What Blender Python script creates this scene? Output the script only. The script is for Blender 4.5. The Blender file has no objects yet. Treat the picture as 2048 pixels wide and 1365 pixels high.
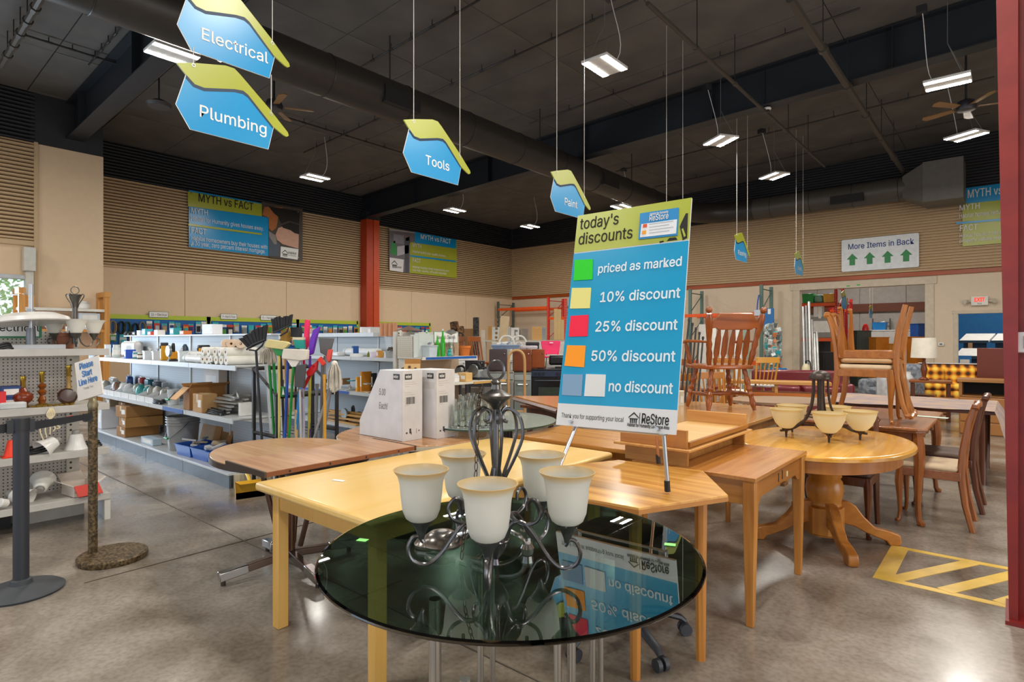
import bpy, math, random, os
from math import sin, cos, pi, radians, sqrt, atan2
from mathutils import Matrix, Vector
random.seed(7)
SC = bpy.context.scene
COL = SC.collection
# ------------------------------------------------------------------ camera, world, light, exposure
FPX, YAW, CAMZ, HORY = 1173.0, radians(40.5), 1.45, 680.0
cd = bpy.data.cameras.new('camera'); cd.sensor_width = 36.0; cd.lens = 36.0 * FPX / 2048.0
cd.shift_y = (HORY - 682.5) / 2048.0
cd.clip_start = 0.05; cd.clip_end = 200
cam = bpy.data.objects.new('camera', cd); COL.objects.link(cam)
cam.location = (0, 0, CAMZ); cam.rotation_euler = (pi / 2, 0, YAW)
SC.camera = cam
SC.view_settings.view_transform = 'Standard'
try: SC.view_settings.look = 'None'
except Exception: pass
SC.view_settings.exposure = 0.12
SC.view_settings.gamma = 1.0
SC.view_settings.use_curve_mapping = False
wd = bpy.data.worlds.new('daylight_sky'); SC.world = wd; wd.use_nodes = True
bg = wd.node_tree.nodes['Background']; bg.inputs['Color'].default_value = (0.72, 0.85, 1.0, 1); bg.inputs['Strength'].default_value = 1.6
LAMP = 275.0           # radiance of the LED strips
def area(name, loc, rot, sx, sy, power, col):
    l = bpy.data.lights.new(name, 'AREA'); l.shape = 'RECTANGLE'; l.size = sx; l.size_y = sy; l.energy = power; l.color = col
    o = bpy.data.objects.new(name, l); COL.objects.link(o); o.location = loc; o.rotation_euler = rot; return o
area('shopfront_daylight', (-3, -4.7, 1.7), (radians(90), 0, radians(180)), 11, 3.0, 300, (0.90, 0.95, 1.0))
area('side_window_daylight', (-14.0, 0.4, 1.75), (0, radians(-90), 0), 1.8, 3.8, 260, (0.62, 0.80, 1.0))
area('right_fill_light', (7.6, 3.0, 1.8), (0, radians(90), 0), 3.0, 10, 260, (1.0, 0.96, 0.90))  # added fill light from the unseen right side, no known window there

# ------------------------------------------------------------------ pixel rays to world points
FW = (-sin(YAW), cos(YAW)); RT = (cos(YAW), sin(YAW))
def ad(px, py, d):
    u = (px - 1024) / FPX; v = (HORY - py) / FPX
    return Vector((d * (FW[0] + u * RT[0]), d * (FW[1] + u * RT[1]), CAMZ + v * d))
def at(px, py, z): return ad(px, py, (z - CAMZ) * FPX / (HORY - py))
def wX(px, py, X): return ad(px, py, X / (FW[0] + (px - 1024) / FPX * RT[0]))
def wY(px, py, Y): return ad(px, py, Y / (FW[1] + (px - 1024) / FPX * RT[1]))

# ------------------------------------------------------------------ materials
def lin(h):
    h = h.lstrip('#'); r = []
    for i in (0, 2, 4):
        c = int(h[i:i + 2], 16) / 255.0
        r.append(c / 12.92 if c <= 0.04045 else ((c + 0.055) / 1.055) ** 2.4)
    return (r[0], r[1], r[2], 1.0)
_mc = {}
def newmat(name):
    m = bpy.data.materials.new(name); m.use_nodes = True
    nt = m.node_tree; return m, nt, nt.nodes['Principled BSDF']
def C(h, r=0.5, m=0.0, spec=0.5, vary=0.06, trans=0.0, emit=0.0, sss=0.0, alpha=1.0, coat=0.0):
    """plain colour with a little noise in tone and gloss"""
    key = (h, r, m, spec, vary, trans, emit, sss, alpha, coat)
    if key in _mc: return _mc[key]
    mt, nt, b = newmat('paint_' + h.strip('#'))
    b.inputs['Base Color'].default_value = lin(h); b.inputs['Roughness'].default_value = r
    b.inputs['Metallic'].default_value = m; b.inputs['Specular IOR Level'].default_value = spec
    if trans: b.inputs['Transmission Weight'].default_value = trans
    if alpha < 1: b.inputs['Alpha'].default_value = alpha
    if coat: b.inputs['Coat Weight'].default_value = coat; b.inputs['Coat Roughness'].default_value = 0.1
    if sss: b.inputs['Subsurface Weight'].default_value = sss; b.inputs['Subsurface Radius'].default_value = (0.03, 0.03, 0.03)
    if emit:
        b.inputs['Emission Color'].default_value = lin(h); b.inputs['Emission Strength'].default_value = emit
    if vary and not emit:
        tc = nt.nodes.new('ShaderNodeTexCoord'); nz = nt.nodes.new('ShaderNodeTexNoise'); nz.inputs['Scale'].default_value = 9.0
        nz.inputs['Detail'].default_value = 3.0
        mx = nt.nodes.new('ShaderNodeMixRGB'); mx.blend_type = 'MULTIPLY'; mx.inputs[0].default_value = 1.0
        cr = nt.nodes.new('ShaderNodeValToRGB'); cr.color_ramp.elements[0].color = (1 - 2 * vary,) * 3 + (1,); cr.color_ramp.elements[1].color = (1, 1, 1, 1)
        cr.color_ramp.elements[0].position = 0.3; cr.color_ramp.elements[1].position = 0.65
        nt.links.new(tc.outputs['Object'], nz.inputs['Vector']); nt.links.new(nz.outputs['Fac'], cr.inputs['Fac'])
        nt.links.new(cr.outputs['Color'], mx.inputs[2]); mx.inputs[1].default_value = lin(h)
        nt.links.new(mx.outputs[0], b.inputs['Base Color'])
    _mc[key] = mt; return mt
def W(h, dark, axis=0, scale=1.0, r=0.32, streak=1.0, coat=0.0):
    """wood grain running along one object axis"""
    key = ('wood', h, dark, axis, scale, r, streak, coat)
    if key in _mc: return _mc[key]
    mt, nt, b = newmat('wood_' + h.strip('#'))
    tc = nt.nodes.new('ShaderNodeTexCoord'); mp = nt.nodes.new('ShaderNodeMapping')
    s = [26.0 * scale] * 3; s[axis] = 1.6 * scale; mp.inputs['Scale'].default_value = s
    n1 = nt.nodes.new('ShaderNodeTexNoise'); n1.inputs['Scale'].default_value = 1.0; n1.inputs['Detail'].default_value = 5; n1.inputs['Distortion'].default_value = 0.6
    n2 = nt.nodes.new('ShaderNodeTexNoise'); n2.inputs['Scale'].default_value = 2.2 * scale; n2.inputs['Detail'].default_value = 2
    cr = nt.nodes.new('ShaderNodeValToRGB')
    cr.color_ramp.elements[0].position = 0.22; cr.color_ramp.elements[0].color = lin(dark)
    cr.color_ramp.elements[1].position = 0.22 + 0.46 / streak; cr.color_ramp.elements[1].color = lin(h)
    mx = nt.nodes.new('ShaderNodeMixRGB'); mx.blend_type = 'MULTIPLY'; mx.inputs[0].default_value = 0.22
    L = nt.links.new
    L(tc.outputs['Object'], mp.inputs['Vector']); L(mp.outputs['Vector'], n1.inputs['Vector']); L(tc.outputs['Object'], n2.inputs['Vector'])
    L(n1.outputs['Fac'], cr.inputs['Fac']); L(cr.outputs['Color'], mx.inputs[1]); L(n2.outputs['Fac'], mx.inputs[2]); 
    gm = nt.nodes.new('ShaderNodeBrightContrast'); gm.inputs['Bright'].default_value = 0.0
    L(mx.outputs[0], gm.inputs['Color']); L(gm.outputs['Color'], b.inputs['Base Color'])
    b.inputs['Roughness'].default_value = r
    if coat: b.inputs['Coat Weight'].default_value = coat; b.inputs['Coat Roughness'].default_value = 0.12
    bp = nt.nodes.new('ShaderNodeBump'); bp.inputs['Strength'].default_value = 0.05; bp.inputs['Distance'].default_value = 0.002
    L(n1.outputs['Fac'], bp.inputs['Height']); L(bp.outputs['Normal'], b.inputs['Normal'])
    _mc[key] = mt; return mt
def PEG(h, plane, pitch=0.0254, hole=0.17, dark='#3a3634', r=0.5):
    """pegboard: rows of small drilled holes; plane is the axis normal to the board"""
    key = ('peg', h, plane, pitch, hole, dark)
    if key in _mc: return _mc[key]
    mt, nt, b = newmat('pegboard_' + h.strip('#')); L = nt.links.new
    tc = nt.nodes.new('ShaderNodeTexCoord'); sp = nt.nodes.new('ShaderNodeSeparateXYZ'); L(tc.outputs['Object'], sp.inputs[0])
    d2 = []
    for ax in [a for a in range(3) if a != plane]:
        a = nt.nodes.new('ShaderNodeMath'); a.operation = 'MULTIPLY'; a.inputs[1].default_value = 1 / pitch; L(sp.outputs[ax], a.inputs[0])
        fr = nt.nodes.new('ShaderNodeMath'); fr.operation = 'FRACT'; L(a.outputs[0], fr.inputs[0])
        sb = nt.nodes.new('ShaderNodeMath'); sb.operation = 'SUBTRACT'; sb.inputs[1].default_value = 0.5; L(fr.outputs[0], sb.inputs[0])
        sq = nt.nodes.new('ShaderNodeMath'); sq.operation = 'MULTIPLY'; L(sb.outputs[0], sq.inputs[0]); L(sb.outputs[0], sq.inputs[1]); d2.append(sq)
    sm = nt.nodes.new('ShaderNodeMath'); sm.operation = 'ADD'; L(d2[0].outputs[0], sm.inputs[0]); L(d2[1].outputs[0], sm.inputs[1])
    lt = nt.nodes.new('ShaderNodeMath'); lt.operation = 'LESS_THAN'; lt.inputs[1].default_value = hole * hole; L(sm.outputs[0], lt.inputs[0])
    mx = nt.nodes.new('ShaderNodeMixRGB'); L(lt.outputs[0], mx.inputs[0]); mx.inputs[1].default_value = lin(h); mx.inputs[2].default_value = lin(dark)
    L(mx.outputs[0], b.inputs['Base Color']); b.inputs['Roughness'].default_value = r
    _mc[key] = mt; return mt
def FLOORM():
    mt, nt, b = newmat('polished_concrete'); L = nt.links.new
    tc = nt.nodes.new('ShaderNodeTexCoord')
    def noise(sc, det, dist=0.0):
        n = nt.nodes.new('ShaderNodeTexNoise'); n.inputs['Scale'].default_value = sc; n.inputs['Detail'].default_value = det; n.inputs['Distortion'].default_value = dist
        L(tc.outputs['Object'], n.inputs['Vector']); return n
    def ramp(n, p0, c0, p1, c1):
        r = nt.nodes.new('ShaderNodeValToRGB'); r.color_ramp.elements[0].position = p0; r.color_ramp.elements[1].position = p1
        r.color_ramp.elements[0].color = lin(c0); r.color_ramp.elements[1].color = lin(c1); L(n.outputs['Fac'], r.inputs['Fac']); return r
    a = ramp(noise(0.5, 5, 0.4), 0.3, '#81766a', 0.7, '#b4aba0')
    c = ramp(noise(1.9, 9, 0.5), 0.3, '#8d8173', 0.66, '#ffffff')
    d = ramp(noise(38, 4), 0.3, '#dcd6cf', 0.6, '#ffffff')
    m1 = nt.nodes.new('ShaderNodeMixRGB'); m1.blend_type = 'MULTIPLY'; m1.inputs[0].default_value = 0.75
    m2 = nt.nodes.new('ShaderNodeMixRGB'); m2.blend_type = 'MULTIPLY'; m2.inputs[0].default_value = 0.8
    L(a.outputs[0], m1.inputs[1]); L(c.outputs[0], m1.inputs[2]); L(m1.outputs[0], m2.inputs[1]); L(d.outputs[0], m2.inputs[2])
    L(m2.outputs[0], b.inputs['Base Color'])
    rr = nt.nodes.new('ShaderNodeMapRange'); rr.inputs[1].default_value = 0.3; rr.inputs[2].default_value = 0.7; rr.inputs[3].default_value = 0.15; rr.inputs[4].default_value = 0.30
    L(c.inputs['Fac'].links[0].from_socket, rr.inputs[0]); L(rr.outputs[0], b.inputs['Roughness'])
    b.inputs['Specular IOR Level'].default_value = 0.6
    bp = nt.nodes.new('ShaderNodeBump'); bp.inputs['Strength'].default_value = 0.06; bp.inputs['Distance'].default_value = 0.004
    L(noise(6, 6).outputs['Fac'], bp.inputs['Height']); L(bp.outputs['Normal'], b.inputs['Normal'])
    return mt
def MIX2(h1, h2, scale, name='mottled', r=0.6, lo=0.45, hi=0.55, m=0.0):
    key = ('mix', h1, h2, scale, r, lo, hi, m)
    if key in _mc: return _mc[key]
    mt, nt, b = newmat(name); L = nt.links.new
    tc = nt.nodes.new('ShaderNodeTexCoord'); n = nt.nodes.new('ShaderNodeTexNoise'); n.inputs['Scale'].default_value = scale; n.inputs['Detail'].default_value = 4
    rp = nt.nodes.new('ShaderNodeValToRGB'); rp.color_ramp.elements[0].position = lo; rp.color_ramp.elements[1].position = hi
    rp.color_ramp.elements[0].color = lin(h1); rp.color_ramp.elements[1].color = lin(h2)
    L(tc.outputs['Object'], n.inputs['Vector']); L(n.outputs['Fac'], rp.inputs['Fac']); L(rp.outputs['Color'], b.inputs['Base Color'])
    b.inputs['Roughness'].default_value = r; b.inputs['Metallic'].default_value = m
    _mc[key] = mt; return mt
def GLASS(h, r=0.0, ior=1.45):
    key = ('glass', h, r, ior)
    if key in _mc: return _mc[key]
    mt, nt, b = newmat('glass_' + h.strip('#'))
    b.inputs['Base Color'].default_value = lin(h); b.inputs['Roughness'].default_value = r
    b.inputs['Transmission Weight'].default_value = 1.0; b.inputs['IOR'].default_value = ior
    _mc[key] = mt; return mt

# ------------------------------------------------------------------ mesh primitives: each returns (verts, faces)
def box(x0, x1, y0, y1, z0, z1):
    v = [(x0, y0, z0), (x1, y0, z0), (x1, y1, z0), (x0, y1, z0), (x0, y0, z1), (x1, y0, z1), (x1, y1, z1), (x0, y1, z1)]
    return v, [(0, 3, 2, 1), (4, 5, 6, 7), (0, 1, 5, 4), (1, 2, 6, 5), (2, 3, 7, 6), (3, 0, 4, 7)]
def cbox(cx, cy, cz, sx, sy, sz): return box(cx - sx / 2, cx + sx / 2, cy - sy / 2, cy + sy / 2, cz - sz / 2, cz + sz / 2)
def tf(p, M): return [tuple(M @ Vector(q)) for q in p[0]], p[1]
def mv(p, x=0, y=0, z=0, rx=0, ry=0, rz=0):
    return tf(p, Matrix.Translation((x, y, z)) @ Matrix.Rotation(rz, 4, 'Z') @ Matrix.Rotation(ry, 4, 'Y') @ Matrix.Rotation(rx, 4, 'X'))
def lathe(prof, n=20, cx=0, cy=0, a0=0.0, a1=2 * pi):
    v = []; f = []; m = len(prof); full = abs(a1 - a0 - 2 * pi) < 1e-6; k = n if full else n + 1
    for i in range(k):
        a = a0 + (a1 - a0) * i / n
        for r, z in prof: v.append((cx + r * cos(a), cy + r * sin(a), z))
    for i in range(n):
        for j in range(m - 1):
            a = i * m + j; b = ((i + 1) % k) * m + j
            f.append((a, b, b + 1, a + 1))
    return v, f
def solid(prof, n=20, cx=0, cy=0):
    """lathe closed on the axis at both ends"""
    return lathe([(0.0005, prof[0][1])] + list(prof) + [(0.0005, prof[-1][1])], n, cx, cy)
def frame_on(d):
    d = d.normalized(); u = Vector((0, 0, 1)) if abs(d.z) < 0.95 else Vector((1, 0, 0))
    a = d.cross(u).normalized(); return a, d.cross(a).normalized()
def tube(pts, r, n=8, closed=False, flat=1.0):
    pts = [Vector(p) for p in pts]; m = len(pts); v = []; f = []
    rs = r if isinstance(r, (list, tuple)) else [r] * m
    a = None
    for i, p in enumerate(pts):
        if closed: d = pts[(i + 1) % m] - pts[i - 1]
        else: d = pts[min(i + 1, m - 1)] - pts[max(i - 1, 0)]
        d = d.normalized()
        if a is None: a, b = frame_on(d)
        else:
            a = (a - d * a.dot(d)); a = a.normalized() if a.length > 1e-6 else frame_on(d)[0]; b = d.cross(a).normalized()
        for k in range(n):
            t = 2 * pi * k / n; v.append(tuple(p + a * (cos(t) * rs[i]) + b * (sin(t) * rs[i] * flat)))
    for i in range(m if closed else m - 1):
        for k in range(n):
            p0 = i * n + k; p1 = i * n + (k + 1) % n; q0 = ((i + 1) % m) * n + k; q1 = ((i + 1) % m) * n + (k + 1) % n
            f.append((p0, p1, q1, q0))
    if not closed: f.append(tuple(range(n))[::-1]); f.append(tuple(range((m - 1) * n, m * n)))
    return v, f
def cyl(p0, p1, r0, r1=None, n=12): return tube([p0, p1], [r0, r0 if r1 is None else r1], n)
def prism(poly, z0, z1):
    m = len(poly); v = [(x, y, z0) for x, y in poly] + [(x, y, z1) for x, y in poly]
    f = [tuple(range(m))[::-1], tuple(range(m, 2 * m))] + [(i, (i + 1) % m, m + (i + 1) % m, m + i) for i in range(m)]
    return v, f
def slab(poly, y0, y1):
    """polygon in the XZ plane given thickness along Y"""
    m = len(poly); v = [(x, y0, z) for x, z in poly] + [(x, y1, z) for x, z in poly]
    f = [tuple(range(m)), tuple(range(m, 2 * m))[::-1]] + [(i, m + i, m + (i + 1) % m, (i + 1) % m) for i in range(m)]
    return v, f
def ball(c, r, n=12, sz=1.0):
    k = max(5, n // 2)
    prof = [(max(0.0005, r * sin(pi * j / k)), c[2] - r * sz * cos(pi * j / k)) for j in range(k + 1)]
    return lathe(prof, n, c[0], c[1])
def circle(r, n=32, cx=0, cy=0, ry=None, a0=0): return [(cx + r * cos(a0 + 2 * pi * i / n), cy + (ry or r) * sin(a0 + 2 * pi * i / n)) for i in range(n)]
def rrect(sx, sy, r, n=4):
    p = []
    for cx, cy, a in ((sx / 2 - r, sy / 2 - r, 0), (-sx / 2 + r, sy / 2 - r, pi / 2), (-sx / 2 + r, -sy / 2 + r, pi), (sx / 2 - r, -sy / 2 + r, 1.5 * pi)):
        for i in range(n + 1): p.append((cx + r * cos(a + pi / 2 * i / n), cy + r * sin(a + pi / 2 * i / n)))
    return p
def tray(sx, sy, h, t=0.004, taper=0.0):
    """open box: floor and four walls"""
    a, b = sx / 2, sy / 2; c, d = a - taper, b - taper
    v = []; f = []
    for (px, py, z) in ((c, d, 0), (a, b, h), (a - t, b - t, h), (c - t, d - t, t)):
        v += [(-px, -py, z), (px, -py, z), (px, py, z), (-px, py, z)]
    for k in range(3):
        for i in range(4):
            f.append((4 * k + i, 4 * k + (i + 1) % 4, 4 * k + 4 + (i + 1) % 4, 4 * k + 4 + i))
    f.append((3, 2, 1, 0)); f.append((12, 13, 14, 15)); return v, f
def bez(p0, p1, p2, p3, n=10):
    out = []
    for i in range(n + 1):
        t = i / n; s = 1 - t
        out.append(Vector(p0) * s ** 3 + Vector(p1) * 3 * s * s * t + Vector(p2) * 3 * s * t * t + Vector(p3) * t ** 3)
    return out
def spline(pts, n=6):
    """Catmull-Rom through the points"""
    P = [Vector(p) for p in pts]; P = [2 * P[0] - P[1]] + P + [2 * P[-1] - P[-2]]; out = []
    for i in range(1, len(P) - 2):
        for k in range(n):
            t = k / n; a, b, c, d = P[i - 1], P[i], P[i + 1], P[i + 2]
            out.append(0.5 * (2 * b + (c - a) * t + (2 * a - 5 * b + 4 * c - d) * t * t + (3 * b - a - 3 * c + d) * t ** 3))
    out.append(P[-2]); return out
def mesh(name, prims):
    if isinstance(prims, tuple): prims = [prims]
    v = []; f = []
    for pv, pf in prims:
        o = len(v); v.extend(pv); f.extend([tuple(i + o for i in q) for q in pf])
    me = bpy.data.meshes.new(name); me.from_pydata(v, [], f); me.update(); return me
def obj(name, prims, mat, parent=None, label=None, bev=0.0, smooth=True, loc=None, rot=None, kind=None):
    me = prims if isinstance(prims, bpy.types.Mesh) else mesh(name, prims)
    o = bpy.data.objects.new(name, me); COL.objects.link(o)
    if mat is not None and not me.materials: me.materials.append(mat)
    if smooth and not isinstance(prims, bpy.types.Mesh):
        me.shade_smooth(); me.set_sharp_from_angle(angle=radians(38))
    if parent is not None: o.parent = parent
    if loc is not None: o.location = loc
    if rot is not None: o.rotation_euler = rot
    if bev:
        b = o.modifiers.new('edge', 'BEVEL'); b.width = bev; b.segments = 2; b.limit_method = 'ANGLE'; b.angle_limit = radians(50)
    if label: o['label'] = label
    if kind: o['kind'] = kind
    return o
def T(name, label, cat, loc=(0, 0, 0), rz=0.0, group=None, rot=None, scale=None):
    o = bpy.data.objects.new(name, None); COL.objects.link(o); o.empty_display_size = 0.1
    o.location = loc; o.rotation_euler = rot or (0, 0, rz)
    if scale: o.scale = (scale,) * 3 if not isinstance(scale, tuple) else scale
    o['label'] = label; o['category'] = cat
    if group: o['group'] = group
    return o
def one(name, prims, mat, label, cat, loc=(0, 0, 0), rz=0.0, group=None, bev=0.0, rot=None):
    o = obj(name, prims, mat, None, label, bev); o.location = loc; o.rotation_euler = rot or (0, 0, rz); o['category'] = cat
    if group: o['group'] = group
    return o
def struct(name, prims=None, mat=None, bev=0.0):
    if prims is None:
        o = bpy.data.objects.new(name, None); COL.objects.link(o)
    else: o = obj(name, prims, mat, None, None, bev)
    o['kind'] = 'structure'; return o
def dup(root, label, loc=None, rz=None, group=None, rot=None):
    r = root.copy(); COL.objects.link(r); r['label'] = label
    if loc is not None: r.location = loc
    if rot is not None: r.rotation_euler = rot
    elif rz is not None: r.rotation_euler = (0, 0, rz)
    if group: r['group'] = group
    for ch in list(root.children):
        c = ch.copy(); COL.objects.link(c); c.parent = r
        for g in list(ch.children):
            d = g.copy(); COL.objects.link(d); d.parent = c
    return r
# ------------------------------------------------------------------ lettering (flat print)
FONT = None
try:
    fp = os.path.join(bpy.utils.system_resource('DATAFILES'), 'fonts', 'Inter.woff2')
    if os.path.exists(fp): FONT = bpy.data.fonts.load(fp)
except Exception: FONT = None
_fit = []; _bold = {}
def txt(s, size, x, y, z, parent, mat, width=None, bold=0.0, align='LEFT', rot=(pi / 2, 0, 0), name='lettering', shear=0.0):
    cu = bpy.data.curves.new(name, 'FONT'); cu.body = s; cu.size = size * (1.42 if FONT else 1.0); cu.align_x = align
    if FONT: cu.font = FONT
    cu.resolution_u = 3; cu.extrude = 0.0; cu.shear = shear
    cu.materials.append(mat)
    o = bpy.data.objects.new(name, cu); COL.objects.link(o); o.parent = parent; o.location = (x, y, z); o.rotation_euler = rot
    if width: _fit.append((o, width))
    if bold: _bold[o.name] = bold * size
    return o
def fit_text():
    """set each line of print to its measured width and turn it into a flat mesh"""
    bpy.context.view_layer.update(); dg = bpy.context.evaluated_depsgraph_get(); wid = {o.name: w for o, w in _fit}
    for o in [o for o in COL.objects if o.type == 'FONT']:
        me = bpy.data.meshes.new_from_object(o.evaluated_get(dg)); xs = [v.co.x for v in me.vertices]; k = 1.0
        if o.name in wid and xs: k = wid[o.name] / max(max(xs) - min(xs), 1e-6)
        
        if o.name in _bold:      # heavier print: the same glyphs laid over themselves with tiny shifts
            b = _bold[o.name]; vs = [tuple(v.co) for v in me.vertices]; fs = [tuple(p.vertices) for p in me.polygons]; m = len(vs); nm = bpy.data.meshes.new('lettering'); sh = [(b / k, 0), (-b / k, 0), (0, b), (0, -b)]
            nm.from_pydata([(x + dx, y + dy, z + .0004 * q) for q, (dx, dy) in enumerate(sh) for x, y, z in vs], [], [tuple(i + j * m for i in f) for j in range(4) for f in fs]); nm.materials.append(me.materials[0]); me = nm
        n = bpy.data.objects.new('lettering', me); COL.objects.link(n); n.parent = o.parent; n.location = o.location; n.rotation_euler = o.rotation_euler; n.scale = (k, 1, 1)
        bpy.data.objects.remove(o)
INK = C('#1c1b1a', 0.7, vary=0); WHITE = C('#e9e9e6', 0.55, vary=0); BLUEINK = C('#1f3f86', 0.6, vary=0)
CYAN = C('#0f96c8', 0.35, vary=0); LIME = C('#a9b43a', 0.4, vary=0)
# ================================================================== THE SETTING
TAN = C('#dcc2a2', 0.75, vary=0.02); TAN2 = C('#c3a884', 0.6, vary=0.02); BLK = C('#2a2b2f', 0.55, vary=0.03); CEIL = MIX2('#54514e', '#65615c', 1.3, 'ceiling_board', 0.85, 0.35, 0.7)
DKS = C('#25272b', 0.5, vary=0.03); ORTRIM = W('#b5531c', '#8a3c10', 0, 0.6)
def zc(x): return 6.16 + 0.033 * (x + 16.2)
XL, YB, XF = -16.2, 19.0, -14.3
floor = struct('floor', box(-16.3, 8.2, -5.2, 27, -0.1, 0.0), FLOORM())
hatchm = C('#e0b955', 0.4, vary=0.08)
def stripe(a, b, w):
    a = Vector((a[0], a[1], 0)); b = Vector((b[0], b[1], 0)); d = (b - a).normalized(); n = Vector((-d.y, d.x, 0)) * w / 2
    q = [a - n, b - n, b + n, a + n][::-1]; stripe.n = getattr(stripe, 'n', 0) + 1; return prism([(p.x, p.y) for p in q][::-1], -0.01, 0.002 + .0003 * stripe.n)
for i, (a, b, w) in enumerate([((-.65, 4.17), (.3, 4.17), .055), ((-.65, 4.86), (.3, 4.86), .055), ((-.60, 4.15), (-.60, 4.88), .10),
                               ((-.55, 4.19), (-.20, 4.85), .085), ((-.30, 4.19), (.05, 4.85), .085), ((-.05, 4.19), (.28, 4.85), .085)]):
    obj('painted_stripe', stripe(a, b, w), hatchm, floor, 'yellow painted stripe' if i == 0 else None)
jm = C('#5d5146', 0.7)
for a, b in (((-4.4, -1), (1.0, 4.02)), ((-9, 1.95), (3, 1.97)), ((-4.2, 1), (-4.22, 2.7))):
    obj('control_joint', stripe(a, b, .006), jm, floor)
# ---- corrugated sheet, ribs running along `axis`
def corrug(a0, a1, z0, z1, off, axis, sgn, pitch=0.0745, dep=0.045):
    prof = []; z = z0
    while z < z1 - 1e-4:
        for fz, d in ((0.0, 0.0), (0.08, 0.0), (0.30, 1.0), (0.72, 1.0), (0.94, 0.0)):
            zz = min(z + fz * pitch, z1); prof.append((zz, d * dep))
        z += pitch
    prof.append((z1, 0.0)); v = []; f = []
    for zz, d in prof:
        for a in (a0, a1):
            v.append((off + sgn * d, a, zz) if axis == 'y' else (a, off + sgn * d, zz))
    for i in range(len(prof) - 1):
        q = (2 * i, 2 * i + 1, 2 * i + 3, 2 * i + 2); f.append(q if (axis == 'y') == (sgn > 0) else q[::-1])
    return v, f
wl_ = struct('wall_left', box(XL - .2, XL - .03, 3.6, 19.2, 0, 6.5), TAN)
ys = [3.73, 6.01, 8.78, 11.35, 13.49, 16.2, 19.0]
for i in range(6): obj('wall_panel', box(XL - .03, XL, ys[i] + .006, ys[i + 1] - .006, 0, 3.17), TAN, wl_, bev=.004)
obj('ledge_trim', box(XL - .03, XL + .03, 3.73, 19, 3.17, 3.215), TAN2, wl_)
obj('corrugated_siding', corrug(3.73, 19, 3.215, 5.28, XL - .03, 'y', 1), TAN2, wl_, 'tan corrugated metal siding', smooth=False)
obj('corrugated_siding', corrug(3.73, 19, 5.28, 6.3, XL - .03, 'y', 1), BLK, wl_, 'black painted corrugated metal siding', smooth=False)
wf = struct('wall_front_left', [box(XF - .25, XF - .03, 2.56, 3.73, 0, 5.2), box(XF - .25, XF - .03, -5.2, 2.56, 2.68, 6.4), box(XF - .25, XF - .03, -5.2, 2.56, 0, .85), box(XF - .25, XF - .03, -5.2, -1.6, .85, 2.68),
                                   box(XL, XF - .25, 3.6, 3.73, 0, 5.2)], TAN)
obj('smooth_panel', [box(XF - .03, XF, 2.66, 3.73, 0, 5.23), box(XF - .25, XF, 3.725, 3.735, 0, 5.23)], TAN, wf, bev=.004)
obj('black_panel', [box(XF - .3, XF - .01, 2.62, 3.73, 5.23, 6.5), box(XL, XF - .25, 3.6, 3.73, 5.23, 6.5)], DKS, wf, 'black painted panel')
obj('corrugated_siding', corrug(-5.2, 2.62, 3.34, 5.23, XF - .03, 'y', 1), TAN2, wf, 'tan corrugated metal siding', smooth=False)
obj('corrugated_siding', corrug(-5.2, 2.62, 5.23, 6.3, XF - .03, 'y', 1), BLK, wf, 'black painted corrugated metal siding', smooth=False)
obj('ledge_trim', box(XF - .03, XF + .03, -5.2, 2.62, 3.25, 3.34), TAN2, wf)
obj('corner_trim', box(XF - .03, XF + .035, 2.60, 2.66, 0, 5.25), TAN2, wf)
# window with trees behind it
win = struct('window_1')
fm = C('#b9bec4', 0.4)
obj('window_frame', [box(XF - .12, XF + .02, -1.6, 2.56, 2.60, 2.68), box(XF - .12, XF + .02, -1.6, 2.56, .85, .93), box(XF - .12, XF + .02, 2.47, 2.56, .93, 2.6),
                     box(XF - .12, XF + .02, -1.6, -1.52, .93, 2.6), box(XF - .12, XF + .02, .42, .50, .93, 2.6)], fm, win, bev=.005)
for y0, y1 in ((-1.52, .42), (.50, 2.47)): obj('pane', box(XF - .07, XF - .062, y0, y1, .93, 2.6), C('#e8f4f2', 0.02, alpha=0.12, vary=0), win)
post = struct('trim_1', [box(XF + .0, XF + .13, 2.46, 2.58, 0, 2.85), box(XF + .0, XF + .20, 2.42, 2.60, 2.75, 3.2)], C('#c9c8c0', 0.4), bev=.01)
# back wall
bwp = [(-16.2, -4.86, 0, 3.17), (-4.86, -1.78, 2.93, 3.17), (-1.78, -1.08, 0, 3.17), (-1.08, .12, 2.12, 3.17), (.12, 8, 0, 3.17)]
wb = struct('wall_back', [box(a, b, YB, YB + .2, c, d) for a, b, c, d in bwp] + [box(-16.2, 8, YB + .02, YB + .2, 3.17, 7.1)], C('#d9c6ae', 0.75, vary=0.02))
obj('corrugated_siding', corrug(-16.2, 8, 3.26, 5.29, YB + .0, 'x', -1), TAN2, wb, 'tan corrugated metal siding', smooth=False)
obj('corrugated_siding', corrug(-16.2, 8, 5.29, 7.0, YB + .0, 'x', -1), BLK, wb, 'black painted corrugated metal siding', smooth=False)
obj('orange_rail', box(-16.2, 8, YB - .05, YB, 3.15, 3.265), ORTRIM, wb, 'orange brown wooden rail along the back wall', bev=.006)
tr = C('#cfc0aa', 0.6)
obj('opening_trim', [box(-5.06, -4.86, YB - .03, YB + .02, 0, 2.93), box(-1.78, -1.58, YB - .03, YB + .02, 0, 2.93), box(-5.12, -1.52, YB - .04, YB + .02, 2.93, 3.13)], tr, wb, bev=.008)
obj('tape_mark', [mv(box(-3.62, -3.53, YB - .045, YB - .039, 2.97, 3.0), 0), box(-3.36, -3.28, YB - .045, YB - .039, 2.985, 3.015)], C('#17b33c', 0.5), wb, 'two bits of green tape')
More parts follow.
